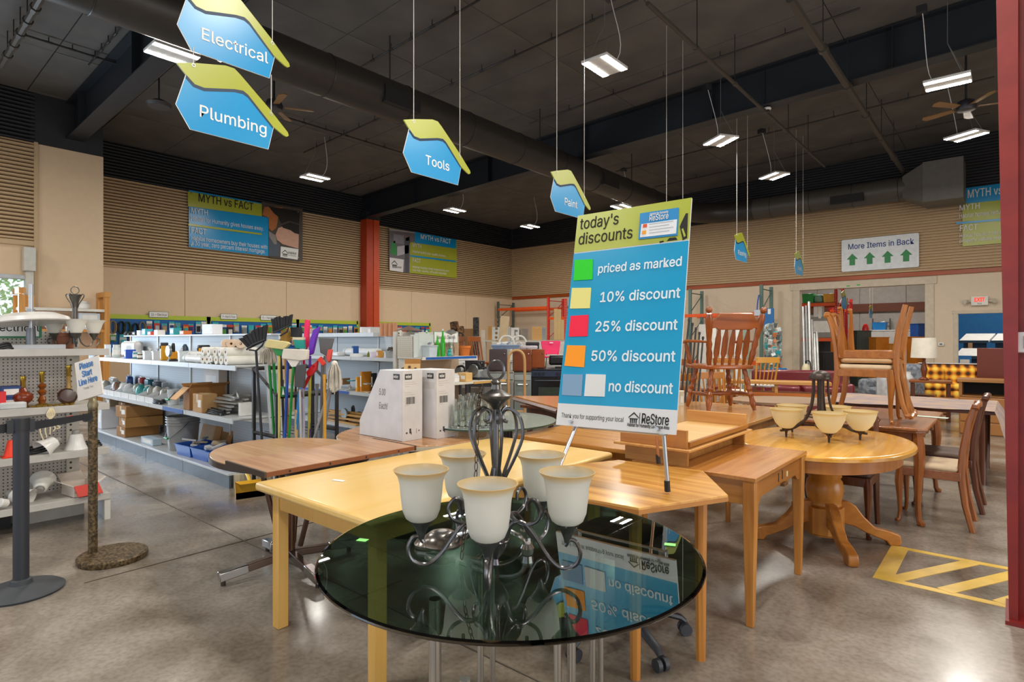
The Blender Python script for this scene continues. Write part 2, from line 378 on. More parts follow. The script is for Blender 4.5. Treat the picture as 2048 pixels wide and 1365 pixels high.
obj('door_trim', [box(-1.17, -1.08, YB - .03, YB + .02, 0, 2.12), box(-1.2, .2, YB - .03, YB + .02, 2.12, 2.2)], tr, wb, bev=.006)
# rooms seen through the two openings
bk = struct('wall_backroom', [box(-9, -1.5, 26, 26.2, 0, 6)], C('#b9b2aa', 0.8))
for i in range(5): obj('wall_panel', box(-9 + 1.5 * i + .01, -7.5 + 1.5 * i - .01, 25.96, 26, 0, 6), C('#b4aca4', 0.8), bk, bev=.005)
obj('wall_rail', box(-9, -1.5, 25.86, 25.96, 2.52, 2.83), C('#6f3a24', 0.6), bk, 'brown timber rail')
struct('wall_partition', [box(-1.62, -1.5, 19.2, 26, 0, 6)], C('#c8bda9', 0.8))
struct('wall_backroom_side', [box(-9.2, -9, 19.2, 26.2, 0, 6)], C('#b9b2aa', 0.8))
struct('trim_2', [box(-1.95, -1.62, 25.6, 25.96, 2.83, 4.6)], C('#caa02e', 0.5))
bl = struct('wall_blue', [box(-1.5, 5, 25.0, 25.2, 0, 6)], C('#0c5c94', 0.7))
struct('ceiling_backroom', [box(-9.2, 5, 19.2, 26.2, 5.0, 5.1)], C('#55504b', 0.8))
for q, pw in (((-4.2, 22.5, 4.9), 150), ((0.6, 22.0, 4.9), 150)): area('backroom_lamp', q, (0, 0, 0), 2.4, 1.2, pw, (1, .97, .92))
# unseen sides close the room, openings left large to let ambient light in
struct('wall_front', [box(-16, -9, -5.2, -5, 0, 7), box(-9, 3, -5.2, -5, 3.3, 7), box(3, 8.2, -5.2, -5, 0, 7)], TAN)
struct('wall_right', [box(8, 8.2, -5, -2.4, 0, 7.2), box(8, 8.2, -2.4, 8.2, 3.4, 7.2), box(8, 8.2, 8.2, 19, 0, 7.2)], TAN)
# ceiling boards
ce = struct('ceiling', [([(-16.4, -5.2, zc(-16.4) + .05), (8.2, -5.2, zc(8.2) + .05), (8.2, 19.2, zc(8.2) + .05), (-16.4, 19.2, zc(-16.4) + .05)], [(0, 1, 2, 3)])], BLK)
sl = math.atan(0.033); cp = mesh('ceiling_panel', cbox(0, 0, 0, 1.99, 1.485, .03)); cp.materials.append(CEIL)
for i in range(12):
    for j in range(16):
        x = -16.2 + 1 + 2 * i; y = -5 + .75 + 1.5 * j
        obj('ceiling_panel', cp, None, ce, loc=(x, y, zc(x) + random.uniform(-.004, .004)), rot=(0, -sl, 0))
# steel beams: I-section along X following the roof slope
def ibeam(y, x0, x1, dep, bf=0.3, drop=0.05):
    z0 = zc(x0) - drop; z1 = zc(x1) - drop; pr = []
    for (ya, yb, ta, tb) in ((-bf / 2, bf / 2, 0, .02), (-.01, .01, .02, dep - .02), (-bf / 2, bf / 2, dep - .02, dep)):
        v = []
        for x, z in ((x0, z0), (x1, z1)):
            for yy, t in ((ya, tb), (yb, tb), (yb, ta), (ya, ta)): v.append((x, y + yy, z - t))
        pr.append((v, [(0, 1, 2, 3), (7, 6, 5, 4), (0, 4, 5, 1), (1, 5, 6, 2), (2, 6, 7, 3), (3, 7, 4, 0)]))
    return pr
for i, (y, dep) in enumerate(((3.25, .72), (11.45, .72), (-4.5, .7))):
    b_ = struct('ceiling_beam', ibeam(y, XL if i != 0 else XF - .2, 8.0, dep), C('#1e242b', 0.5))
    for k in range(7):
        x = -13.5 + 3 * k; obj('stiffener', cbox(x, y, zc(x) - .05 - dep / 2, .012, .27, dep - .04), C('#1e242b', 0.5), b_)
        obj('flange_brace', cyl((x, y, zc(x) - .05 - dep + .05), (x, y + .55, zc(x) - .06), .018, n=6), DKS, b_)
# red post on the left wall, carrying the second beam
rp = struct('column_left', [box(XL + .0, XL + .35, 11.34, 11.6, 0, 5.36)], C('#b23a17', 0.45), bev=.01)
obj('side_plate', box(XL + .0, XL + .36, 11.61, 11.83, 0, 5.36), C('#c74a20', 0.45), rp)
obj('cap_plate', box(XL + .0, XL + .38, 11.3, 11.86, 5.36, 5.6), DKS, rp, 'black cap plate')
# tapering red column at the right edge of the view
def taper(x0, x1, y0, y1, dx):
    v = [(x0, y0, 0), (x1, y0, 0), (x1, y1, 0), (x0, y1, 0), (x0 + dx, y0, 6.9), (x1, y0, 6.9), (x1, y1, 6.9), (x0 + dx, y1, 6.9)]
    return v, [(0, 3, 2, 1), (4, 5, 6, 7), (0, 1, 5, 4), (1, 2, 6, 5), (2, 3, 7, 6), (3, 0, 4, 7)]
redm = MIX2('#7a1f1c', '#86241f', 6, 'red_paint', 0.42, .4, .6)
rc = struct('column_right', [taper(-.015, .02, 3.93, 4.2, -.11), taper(.02, .52, 4.05, 4.07, 0), taper(.5, .53, 3.93, 4.2, 0)], redm)
obj('base_plate', box(-.03, .56, 3.9, 4.24, 0, .02), redm, rc)
ts = T('thermostat', 'white wall controller with green screen fixed on the red column', 'thermostat', (.09, 4.05, 1.44))
obj('case', box(-.075, .075, -.035, 0, -.058, .05), C('#e8e8ea', 0.4), ts, bev=.006)
obj('screen', box(-.048, .06, -.038, -.034, -.035, .03), C('#6f8a70', 0.25), ts, 'grey green display')
obj('sensor', box(-.03, .03, -.03, 0, .052, .12), C('#dfe0e6', 0.4), ts, bev=.01)
# ================================================================== OVERHEAD
steel = C('#3d3b38', 0.45, 0.3); pipe_m = C('#4a453f', 0.5, 0.2); whitep = C('#e8e8e8', 0.4)
def ductsec(pts, r): return tube(pts, r, 28)
dpts = [(-7.75, -4.9, 5.37), (-7.75, 15.6, 5.37)] ; 
elb = bez((-7.75, 15.6, 5.37), (-7.75, 17.2, 5.37), (-7.3, 18.15, 5.37), (-5.9, 18.15, 5.37), 10)
dm = C('#3a3734', 0.42, 0.25)
du = T('air_duct', 'long round dark spiral duct running under the ceiling to the back wall', 'duct', (0, 0, 0))
obj('straight_duct', ductsec([(-7.75, -4.9 + k * 1.0, 5.37) for k in range(21)] + [(-7.75, 15.6, 5.37)], .31), dm, du)
obj('elbow', ductsec(elb, .31), dm, du); obj('cross_duct', ductsec([(-5.9, 18.15, 5.37), (-2.1, 18.15, 5.37)], .31), C('#56524d', 0.45, 0.2), du, 'lighter grey duct along the back wall')
for k in range(14):
    obj('seam_ring', tube([(-7.75 + .315 * cos(t), -3.9 + 1.45 * k, 5.37 + .315 * sin(t)) for t in [2 * pi * q / 20 for q in range(20)]], .008, 5, True), dm, du)
for k in range(4): obj('seam_ring', tube([(-5.4 + 1.05 * k, 18.15 + .315 * cos(t), 5.37 + .315 * sin(t)) for t in [2 * pi * q / 20 for q in range(20)]], .008, 5, True), dm, du)
tv = []
for (x, h) in ((-2.15, .28), (-1.7, .5)):
    tv += [(x, 18.15 - h, 5.37 - h), (x, 18.15 + h, 5.37 - h), (x, 18.15 + h, 5.37 + h * .9), (x, 18.15 - h, 5.37 + h * .9)]
obj('transition', (tv, [(0, 1, 5, 4), (1, 2, 6, 5), (2, 3, 7, 6), (3, 0, 4, 7)]), C('#6b6862', 0.5, 0.2), du, 'square sheet metal transition')
obj('plenum_box', box(-1.7, -.9, 17.65, 18.65, 4.86, 5.85), C('#6b6862', 0.5, 0.2), du)
for x, y in ((-7.35, 12.4), (-7.35, 6.0), (-7.35, .5)): obj('grille', cbox(x - .1, y, 5.30, .1, .7, .26), C('#1c1c1d', 0.6), du, 'black louvred grille')
obj('grille', cbox(-3.4, 17.86, 5.25, .8, .08, .22), C('#1c1c1d', 0.6), du)
for k in range(5): obj('hanger_strap', cyl((-7.75, -2 + 4 * k, 5.66), (-7.75, -2 + 4 * k, zc(-7.75)), .012, n=5), DKS, du)
# lamps
ledm = C('#fffaf0', 0.5, vary=0, emit=LAMP)
def lamp(label, x, y, rz, z=5.2, group='LED high bay lamps under the ceiling'):
    t = T('high_bay_lamp', label, 'lamp', (x, y, z), rz, group)
    obj('housing', [box(-.205, .205, -.28, .28, .02, .06)], C('#d9d9d6', 0.4), t, bev=.008)
    for sx in (-.15, .15): obj('led_strip', ([(sx - .045, -.27, .018), (sx + .045, -.27, .018), (sx + .045, .27, .018), (sx - .045, .27, .018)], [(3, 2, 1, 0)]), ledm, t, smooth=False)
    h = zc(x) - z - .01
    obj('hanging_wire', [cyl((sx * .15, -.2, .07), (0, 0, min(.6, h)), .005, n=5) for sx in (-1, 1)] + [cyl((0, 0, min(.6, h)), (0, 0, h), .005, n=5)], C('#8b8b88', 0.4, .5), t)
    obj('power_cord', tube(bez((0, .15, .07), (.25, .3, .25), (.0, .25, h * .6), (-.1, .3, h), 8), .006, 5), whitep, t, 'white power cord')
    obj('junction_box', cbox(-.1, .3, h - .05, .13, .13, .1), DKS, t, 'black junction box')
    return t
L0 = lamp('twin strip lamp partly hidden behind the Plumbing sign', -8.45, 2.98, 0)
for lab, x, y, r in [('large bright twin strip lamp to the right of the Tools sign cords', -4.28, 6.98, 0), ('twin strip lamp above the first banner and left of the Tools sign', -12.36, 7.41, 0),
                     ('small twin strip lamp below the Tools sign, over the second banner', -12.39, 11.93, 0), ('faint twin strip lamp in the far corner left of the discount sign', -12.24, 15.26, 0),
                     ('twin strip lamp below the white ceiling camera', -4.22, 11.04, radians(56)), ('twin strip lamp under a coiled white cord near the back wall', -4.19, 14.22, radians(56)),
                     ('twin strip lamp tilted in front of the wooden ceiling fan', -.73, 10.68, pi / 2), ('twin strip lamp glowing just below the wooden ceiling fan', -.66, 13.72, radians(62)),
                     ('twin strip lamp peeking over the top edge of the discount board', -8.45, 14.67, 0)]:
    h = dup(L0, lab, (x, y, 5.2), r)
for x, y in ((-2.35, 3.0), (-8.5, -1.2), (-4.3, -1.2), (-.4, 2.9), (-.4, 6.9), (-.4, -1.2), (3.6, 2.9), (3.6, 6.9), (3.6, 11), (3.6, -1.2), (-12.3, -1.2)):
    dup(L0, 'twin strip lamp outside the picture or hidden by a sign', (x, y, 5.45 if x > -9 else 5.2), 0)
# sprinkler mains and conduits
def pipe(name, label, pts, r, mat=pipe_m, n=8, hang=True):
    t = T(name, label, 'pipe', (0, 0, 0)); obj('pipe_run', tube(pts, r, n), mat, t)
    a, b = Vector(pts[0]), Vector(pts[-1])
    for k in range(1, 6):
        p = a.lerp(b, k / 6); obj('hanger', cyl(p, (p.x, p.y, zc(p.x)), .008, n=5), DKS, t)
        obj('coupling', cyl(p - (b - a).normalized() * .05, p + (b - a).normalized() * .05, r * 1.35, n=8), mat, t)
    return t
def cpt(px, py, dz=.28):     # point under the sloping ceiling on a pixel ray
    p = at(px, py, 6.4)
    for _ in range(6): p = at(px, py, zc(p.x) - dz)
    return p
def along(p0, p1, dz, axis):
    """pipe parallel to a room axis through the point seen at p0, as far as p1"""
    a = cpt(*p0, dz); b = cpt(*p1, dz)
    if axis == 'y': x = (a.x + b.x) / 2; return [(x, a.y, zc(x) - dz), (x, b.y, zc(x) - dz)]
    y = (a.y + b.y) / 2; return [(a.x, y, zc(a.x) - dz), (b.x, y, zc(b.x) - dz)]
pipe('sprinkler_pipe', 'thick grey sprinkler main running toward the back wall, right of the lamps', along((1572, 0), (1812, 345), .86, 'y'), .055)
pipe('sprinkler_pipe', 'thin sprinkler pipe crossing the ceiling above the discount board', along((1310, 0), (1640, 335), .84, 'y'), .03)
pipe('sprinkler_pipe', 'dark sprinkler pipe running over the far left gondola', along((0, 130), (90, -10), .4, 'x'), .05)
for lab, a, b, ax, dz in [('black conduit feeding the bright lamp beside the Paint sign', (848, 194), (1276, 0), 'x', .12), ('bright conduit catching light above the Tools sign', (710, 140), (960, 0), 'x', .12),
                      ('long conduit crossing above the white ceiling camera', (1060, 248), (1720, 15), 'x', .12), ('conduit along the ceiling left of the Plumbing sign', (170, 127), (270, 35), 'x', .12),
                      ('conduit leading to the lamp over the first banner', (610, 306), (780, 225), 'x', .12), ('conduit just behind the second beam', (1220, 338), (1990, 165), 'x', .15),
                      ('conduit nearest the back wall above the coiled cord', (1310, 375), (1980, 225), 'x', .12), ('dark conduit along the ceiling toward the Plumbing sign', (50, 65), (310, 155), 'y', .10),
                      ('second dark conduit running beside the round duct', (560, 232), (805, 305), 'y', .10), ('conduit above the far left corner', (675, 385), (815, 335), 'x', .12)]:
    pipe('conduit', lab, along(a, b, dz, ax), .016, C('#2c2926', 0.5), 6)
# fans
def fan(label, p, rz, blade_col='#9c7547', n=5):
    t = T('ceiling_fan', label, 'fan', p, rz); h = zc(p[0]) - p[2]
    obj('down_rod', cyl((0, 0, .1), (0, 0, h), .018), C('#2a2a30', 0.4), t)
    obj('motor', solid([(.05, -.06), (.13, -.05), (.15, .02), (.12, .1), (.04, .14)], 16), C('#33333a', 0.4), t)
    for k in range(n):
        a = 2 * pi * k / n
        obj('fan_blade', mv(prism([(.17, -.05), (.62, -.07), (.66, 0), (.62, .07), (.17, .05)], -.006, .006), 0, 0, 0, .2, 0, a), W(blade_col, '#7a5630', 0, .5), t)
    return t
fan('ceiling fan with pale wooden blades near the red column', at(1932, 215, 5.35), .3)
fan('ceiling fan half hidden behind the Plumbing sign', at(548, 214, 5.45), 1.0)
cm = T('security_camera', 'white dome camera on the underside of the second beam', 'camera', (-3.5, 11.45, zc(-3.5) - .79))
obj('base', solid([(.07, .0), (.075, -.02), (.06, -.04)], 16), whitep, cm); obj('dome', solid([(.05, -.04), (.045, -.07), (.02, -.085)], 14), C('#3a2d28', 0.15), cm, 'smoked dome')
dk = one('speaker_disc', [solid([(.17, 0), (.2, .05), (.08, .12)], 20), cyl((0, 0, .1), (0, 0, .5), .015)], C('#3a3a3c', 0.5), 'dark round disc fixture under the first beam left of the Plumbing sign', 'light', at(318, 214, 5.5))
# ================================================================== SIGNS AND BANNERS
class Plane:
    """a flat panel: root empty, pixel -> panel coordinates (x right, z up, -y is the face)"""
    def __init__(s, root, o, X, Z):
        s.root = root; s.o = Vector(o); s.X = Vector(X).normalized(); s.Z = Vector(Z).normalized(); s.Y = s.Z.cross(s.X).normalized()
    def uv(s, px, py):
        a = Vector((0, 0, CAMZ)); d = ad(px, py, 1.0) - a; t = (s.o - a).dot(s.Y) / d.dot(s.Y); p = a + d * t - s.o
        return p.dot(s.X), p.dot(s.Z)
    def text(s, t, l, r, size, mat, dy=-.004, bold=0.0):
        a = s.uv(*l); b = s.uv(*r); return txt(t, size, a[0], dy, (a[1] + b[1]) / 2, s.root, mat, width=b[0] - a[0], bold=bold)
    def poly(s, name, pts, mat, y0=-.003, y1=0, label=None):
        q = [s.uv(*p) for p in pts]
        ar = sum(q[i][0] * q[(i + 1) % len(q)][1] - q[(i + 1) % len(q)][0] * q[i][1] for i in range(len(q)))
        return obj(name, slab(q if ar > 0 else q[::-1], y0, y1), mat, s.root, label, smooth=False)
def mtx(o, X, Z):
    X = Vector(X).normalized(); Z = Vector(Z).normalized(); Y = Z.cross(X).normalized()
    return Matrix(((X.x, Y.x, Z.x, o[0]), (X.y, Y.y, Z.y, o[1]), (X.z, Y.z, Z.z, o[2]), (0, 0, 0, 1)))
def panel(name, label, cat, o, X, Z, group=None):
    t = T(name, label, cat, o, 0, group); t.matrix_world = mtx(o, X, Z); return Plane(t, o, X, Z)
ROOF = [(0, .47), (.12, .51), (.36, .575), (.43, .575), (.48, .54), (.72, .34), (.885, .185), (.893, .16), (.875, .145), (.85, .15), (.75, .20), (.54, .40), (.50, .42), (.43, .41), (.20, .345), (.13, .35), (.07, .40)]
LINE = [(.07, .40), (.13, .35), (.20, .345), (.43, .41), (.50, .42), (.54, .40), (.75, .20), (.75, .18), (.54, .375), (.50, .393), (.43, .387), (.20, .32), (.12, .327), (.065, .375)]
BODY = [(.07, .40), (.0, .16), (.1, .0), (.71, .0), (.755, .19), (.75, .20), (.54, .40), (.50, .42), (.43, .41), (.20, .345), (.13, .35)]
navy = C('#12304f', 0.5, vary=0)
# glossy print so the lamps glint on it
cyg = C('#0f93cf', 0.28, vary=0); lmg = C('#a6ac35', 0.3, vary=0)
def house_sign(word, label, X, y0, z0=3.05, cords=True, rz=pi / 2, sc=1.0, group='hanging house shaped department signs'):
    t = T('hanging_sign', label, 'sign', (X, y0, z0), rz, group, scale=sc)
    obj('sign_body', slab(BODY[::-1], -.004, .004), cyg, t, 'blue lower panel', smooth=False)
    obj('white_edge', slab([(x + (x - .4) * .012, z + (z - .2) * .014) for x, z in BODY][::-1], -.002, .002), WHITE, t, smooth=False)
    obj('roof', slab(ROOF[::-1], -.007, .007), lmg, t, 'lime green roof shape', smooth=False)
    obj('outline', [slab(LINE[::-1], -.0058, .0058)], navy, t, 'dark blue line under the roof', smooth=False)
    if word:
        txt(word, .125, .43, -.006, .115, t, WHITE, bold=.012, align='CENTER')
    if cords:
        for x, z in ((.12, .49), (.735, .30)):
            obj('eyelet', tube([(x + .012 * cos(a), -.009, z + .012 * sin(a)) for a in [2 * pi * k / 10 for k in range(10)]], .003, 5, True), C('#d8d8d2', 0.3, .6), t)
            obj('cord', cyl((x, -.008, z), (x, -.008, (zc(X) - z0 - .02) / sc if word != 'Plumbing' else .63), .0035, n=5), C('#cfcdc6', 0.5), t)
    return t
house_sign('Plumbing', 'blue house shaped hanging sign reading Plumbing', -4.75, 1.70)
house_sign('Electrical', 'blue house shaped hanging sign reading Electrical, above the Plumbing sign', -4.75, 1.71, 3.65)
house_sign('Tools', 'blue house shaped hanging sign reading Tools', -4.36, 3.53)
house_sign('Paint', 'small blue house shaped hanging sign reading Paint', -4.33, 5.80)
house_sign('Lumber', 'hanging house sign mostly hidden behind the top of the discount board', -4.27, 8.72)
house_sign('Flooring', 'small narrow hanging house sign reading Flooring', -4.2, 11.70)
house_sign('Doors', 'smallest hanging house sign reading Doors, near the back wall', -4.0, 15.15)
house_sign('', 'pale blue hanging house sign in the back room by the red rack', -3.95, 19.97, 2.40, rz=pi / 2, sc=1.0)
house_sign('', 'tiny hanging house sign in front of the back room wall', -3.82, 23.7, 2.22, sc=.8)
# wall banners
def banner_sheet(w, h, amp=.006):
    v = []; f = []; nx, nz = 24, 8
    for j in range(nz + 1):
        for i in range(nx + 1):
            x = w * i / nx; z = h * j / nz
            v.append((x, amp * sin(x * 5 + z * 2) * (.4 + .6 * sin(pi * j / nz)), z))
    for j in range(nz):
        for i in range(nx): a = j * (nx + 1) + i; f.append((a, a + 1, a + nx + 2, a + nx + 1))
    return v, f
def logo_house(pl, x, z, s, mat, y=-.02):
    """little roof over two figures"""
    return [obj('house_logo', [slab([(x, z + .55 * s), (x + .5 * s, z + s), (x + s, z + .55 * s), (x + s, z + .45 * s), (x + .5 * s, z + .86 * s), (x, z + .45 * s)][::-1], y, y + .002)] +
                [slab([(x + a * s, z), (x + a * s + .08 * s, z), (x + a * s + .1 * s, z + .42 * s), (x + a * s - .02 * s, z + .42 * s)], y, y + .002) for a in (.18, .36, .54, .72)] +
                [slab([(x + .1 * s, z + .36 * s), (x + .9 * s, z + .36 * s), (x + .9 * s, z + .44 * s), (x + .1 * s, z + .44 * s)], y, y + .002)], mat, pl.root, smooth=False)]
grom = C('#8d8d80', .3, .6)
B1 = panel('wall_banner', 'large lime and blue banner reading MYTH vs FACT, gives houses away', 'banner', (-16.13, 6.08, 3.84), (0, 1, 0), (0, 0, 1), 'banners on the walls')
obj('sheet', banner_sheet(3.08, 1.47), cyg, B1.root)
q = lambda x, y: (360 + x / 3.413, 360 + y / 3.413)
Y0 = -.02
B1.poly('header', [q(52, 80), q(556, 166), q(556, 250), q(52, 180)], lmg, Y0, Y0 + .002, 'lime green header band')
B1.poly('divider', [q(55, 298), q(556, 366), q(556, 378), q(55, 313)], lmg, Y0, Y0 + .002)
def photo1():
    P = B1.poly
    P('photo_backdrop', [q(556, 150), q(835, 200), q(835, 560), q(605, 530), q(603, 258), q(556, 250)], C('#4a3d36', .5), Y0 + .004, Y0 + .006)
    P('photo_person', [q(640, 185), q(705, 190), q(660, 210), q(668, 260), q(655, 330), q(625, 350), q(605, 330), q(603, 258), q(560, 240), q(575, 185)], C('#b06a35', .5), Y0 + .001, Y0 + .004, 'person with orange lit face and dark curly hair, turned away')
    P('photo_hair', [q(600, 180), q(815, 215), q(810, 300), q(740, 280), q(690, 300), q(665, 250), q(640, 230)], C('#100c0b', .6), Y0 - .001, Y0 + .003)
    P('photo_person', [q(668, 330), q(700, 318), q(770, 335), q(808, 375), q(806, 470), q(700, 440), q(660, 410), q(650, 375)], C('#d3a48c', .5), Y0 - .003, Y0 + .003, 'person in profile kissing a cheek')
    P('photo_hair', [q(690, 312), q(750, 290), q(810, 310), q(810, 372), q(780, 365), q(752, 345), q(700, 328)], C('#0f0b0a', .6), Y0 - .004, Y0 + .003)
    P('photo_shirt', [q(605, 390), q(640, 400), q(680, 440), q(676, 525), q(605, 518)], C('#4c5967', .5), Y0 - .002, Y0 + .003)
    P('photo_collar', [q(605, 350), q(650, 380), q(660, 440), q(640, 440), q(606, 385)], C('#8f8985', .5), Y0 - .003, Y0 + .003)
    P('logo_card', [q(685, 455), q(806, 474), q(800, 546), q(682, 528)], WHITE, Y0 - .006, Y0 - .002, 'white logo card')
photo1()
B1.text('MYTH vs FACT', q(120, 150), q(493, 207), .29, INK, -.024, .012)
B1.text('MYTH', q(72, 228), q(183, 243), .20, WHITE, -.024, .01)
B1.text('Habitat for Humanity gives houses away.', q(70, 279), q(566, 344), .155, WHITE, -.024)
B1.text('FACT', q(72, 362), q(173, 375), .20, WHITE, -.024, .01)
B1.text('Habitat homeowners buy their houses with', q(75, 412), q(590, 472), .155, WHITE, -.024)
B1.text('a 30 year, zero percent interest mortgage.', q(75, 445), q(578, 503), .155, WHITE, -.024)
B1.text('Habitat', q(735, 505), q(790, 512), .10, INK, -.029, .01); B1.text('for Humanity', q(735, 518), q(790, 526), .05, INK, -.029)
u = B1.uv(*q(692, 518)); logo_house(B1, u[0], u[1] - .02, .2, INK, -.028)
for x in (.05, 1.5, 3.02):
    for z in (.05, 1.4): obj('grommet', slab([(x + .02 * cos(a), z + .02 * sin(a)) for a in [-2 * pi * k / 10 for k in range(10)]], -.03, -.012), grom, B1.root)
B2 = panel('wall_banner', 'smaller banner with a porch photo beside green MYTH and FACT text', 'banner', (-16.13, 12.48, 3.80), (0, 1, 0), (0, 0, 1), 'banners on the walls')
obj('sheet', banner_sheet(3.16, 1.46), lmg, B2.root)
B2.poly('header', [q(1600, 355), q(1882, 408), q(1882, 470), q(1600, 430)], cyg, Y0, Y0 + .002, 'blue header band')
B2.poly('divider', [q(1570, 513), q(1882, 553), q(1882, 563), q(1570, 524)], cyg, Y0, Y0 + .002)
for pts, c, n, lb in [([(1425, 332), (1603, 357), (1600, 425), (1568, 425), (1565, 635), (1428, 618)], '#6f6a70', 'photo_backdrop', None), ([(1425, 332), (1600, 357), (1600, 366), (1425, 345)], '#a9a5a6', 'photo_roof', None),
                  ([(1455, 370), (1525, 380), (1525, 440), (1455, 430)], '#8c8994', 'photo_siding', None), ([(1535, 400), (1566, 385), (1570, 430), (1560, 440), (1560, 630), (1536, 628), (1530, 470)], '#4b4a55', 'photo_person', 'person standing in dark clothes'),
                  ([(1538, 385), (1560, 383), (1562, 415), (1540, 418)], '#9a6b53', 'photo_face', None), ([(1440, 430), (1465, 415), (1480, 480), (1470, 520), (1432, 500)], '#2f8a46', 'photo_person', 'person in a green shirt'),
                  ([(1480, 455), (1560, 445), (1560, 500), (1480, 520)], '#b9b9c2', 'photo_railing', None), ([(1428, 530), (1525, 545), (1520, 632), (1428, 618)], '#e4e1e2', 'logo_card', 'white logo card')]:
    dz = {'photo_backdrop': .004, 'logo_card': -.004}.get(n, -.001)
    B2.poly(n, [q(*p) for p in pts], C(c, .5), Y0 + dz, Y0 + dz + .003, lb)
B2.text('MYTH vs FACT', q(1638, 404), q(1843, 436), .23, WHITE, -.024, .012)
B2.text('MYTH', q(1583, 458), q(1643, 466), .19, WHITE, -.024); B2.text('Habitat builds low-quality homes.', q(1583, 500), q(1810, 524), .12, WHITE, -.024)
B2.text('FACT', q(1583, 560), q(1637, 567), .19, WHITE, -.024); B2.text('Habitat homes meet inspections and', q(1583, 604), q(1830, 626), .11, WHITE, -.024)
B2.text('use high-quality, efficient materials.', q(1583, 625), q(1818, 646), .11, WHITE, -.024)
u = B2.uv(*q(1440, 600)); logo_house(B2, u[0], u[1], .26, INK, -.028); B2.text('Habitat', q(1470, 601), q(1508, 606), .10, INK, -.03)
B3 = panel('wall_banner', 'blue and green MYTH banner cut off by the red column', 'banner', (-.98, 18.90, 3.84), (1, 0, 0), (0, 0, 1), 'banners on the walls')
obj('sheet', banner_sheet(3.08, 1.45), lmg, B3.root)
q3 = lambda x, y: (1380 + x / 3.066, 300 + y / 3.066)
B3.poly('header', [q3(1632, 243), q3(2000, 195), q3(2000, 300), q3(1632, 335)], cyg, Y0, Y0 + .002, 'blue header band')
B3.poly('divider', [q3(1632, 445), q3(2000, 415), q3(2000, 427), q3(1632, 457)], cyg, Y0, Y0 + .002)
for s_, l, r, sz, bo in [('MYTH vs FACT', (1700, 297), (2065, 256), .28, .01), ('MYTH', (1650, 374), (1772, 364), .2, .01), ('Habitat homes reduce', (1650, 420), (1935, 394), .15, 0), ('FACT', (1652, 500), (1760, 492), .2, .01), ('Habitat houses have increased', (1652, 540), (2020, 515), .13, 0), ('property values around', (1652, 570), (1950, 550), .13, 0)]:
    a = B3.uv(*q3(*l)); b = B3.uv(*q3(*r)); txt(s_, sz, a[0], -.024, a[1], B3.root, WHITE, width=b[0] - a[0], bold=bo)
# More Items in Back
MI = panel('wall_sign', 'white board reading More Items in Back with four green arrows', 'sign', (-3.73, 18.9, 3.39), (1, 0, 0), (0, 0, 1))
obj('board', slab([(x + .915, z + .455) for x, z in rrect(1.83, .91, .04)], -.01, .02), C('#e3e7ea', .4), MI.root)
a = MI.uv(*q3(968, 610)); b = MI.uv(*q3(1370, 578)); txt('More Items in Back', .21, a[0], -.014, a[1] - .01, MI.root, BLUEINK, width=b[0] - a[0], bold=.012)
for k in range(4):
    x = .27 + .425 * k; z = .17
    obj('arrow', slab([(x - .07, z), (x + .07, z), (x + .07, z + .17), (x + .14, z + .17), (x, z + .33), (x - .14, z + .17), (x - .07, z + .17)], -.014, -.010), C('#2f8a4c', .5), MI.root, smooth=False)
# exit sign
ex = T('exit_sign', 'lit white EXIT sign with two emergency lamp heads over the right doorway', 'sign', (-.64, 18.98, 2.34))
obj('case', box(-.17, .17, -.07, 0, -.02, .21), C('#e6e4da', .5), ex, bev=.01)
txt('EXIT', .135, 0, -.074, .075, ex, C('#ff3008', .5, vary=0, emit=.7), width=.20, bold=.03, align='CENTER')
txt('Exit', .05, 0, -.074, .005, ex, INK, align='CENTER')
for s_ in (-1, 1):
    obj('lamp_arm', cyl((s_ * .17, -.04, .09), (s_ * .22, -.05, .07), .012), C('#cfc8b8', .5), ex)
    obj('lamp_head', [cyl((s_ * .22, -.03, .09), (s_ * .30, -.12, .08), .035, .06, 14)], C('#cfc8b8', .5), ex)
th = T('thermostat', 'small white thermostat on the wall between the opening and the doorway', 'thermostat', wY(1882, 689, 18.98))
obj('case', box(-.065, .065, -.03, 0, -.045, .045), C('#e9e9e4', .4), th, bev=.012); obj('screen', box(-.03, .03, -.034, -.03, -.018, .022), C('#6d6f6a', .3), th)
# ---- discount board on its easel
BL, BR, TR, TL = [Vector((0, 0, CAMZ)) + (Vector(p) - Vector((0, 0, CAMZ))) * .951 for p in ((-1.795, 2.451, 1.011), (-1.159, 2.495, 1.018), (-1.195, 2.744, 2.143), (-1.83, 2.70, 2.135))]
ES = panel('discount_board', "tall blue sign board headed today's discounts, standing on the easel", 'sign', BL, BR - BL, TL - BL)
w_, h_ = (BR - BL).length, (TL - BL).length
obj('board', box(0, w_, .0, .012, 0, h_), C('#d9dbe0', .4), ES.root, bev=.002)
q = lambda x, y: (1100 + x / 2.73, 380 + y / 2.73)
zb = ES.uv(*q(60, 1166))[1]; zt = ES.uv(*q(400, 312))[1]
obj('blue_print', box(.0, w_, -.0012, .0, zb, zt - .006), C('#0c9ac9', .3, vary=0), ES.root, smooth=False)
obj('lime_print', box(.0, w_, -.0012, .0, zt, h_), C('#aeb542', .3, vary=0), ES.root, smooth=False)
obj('white_print', box(.0, w_, -.0012, .0, 0, zb), C('#dcdcde', .4, vary=0), ES.root, smooth=False)
GW = C('#e4eef2', .5, vary=0)
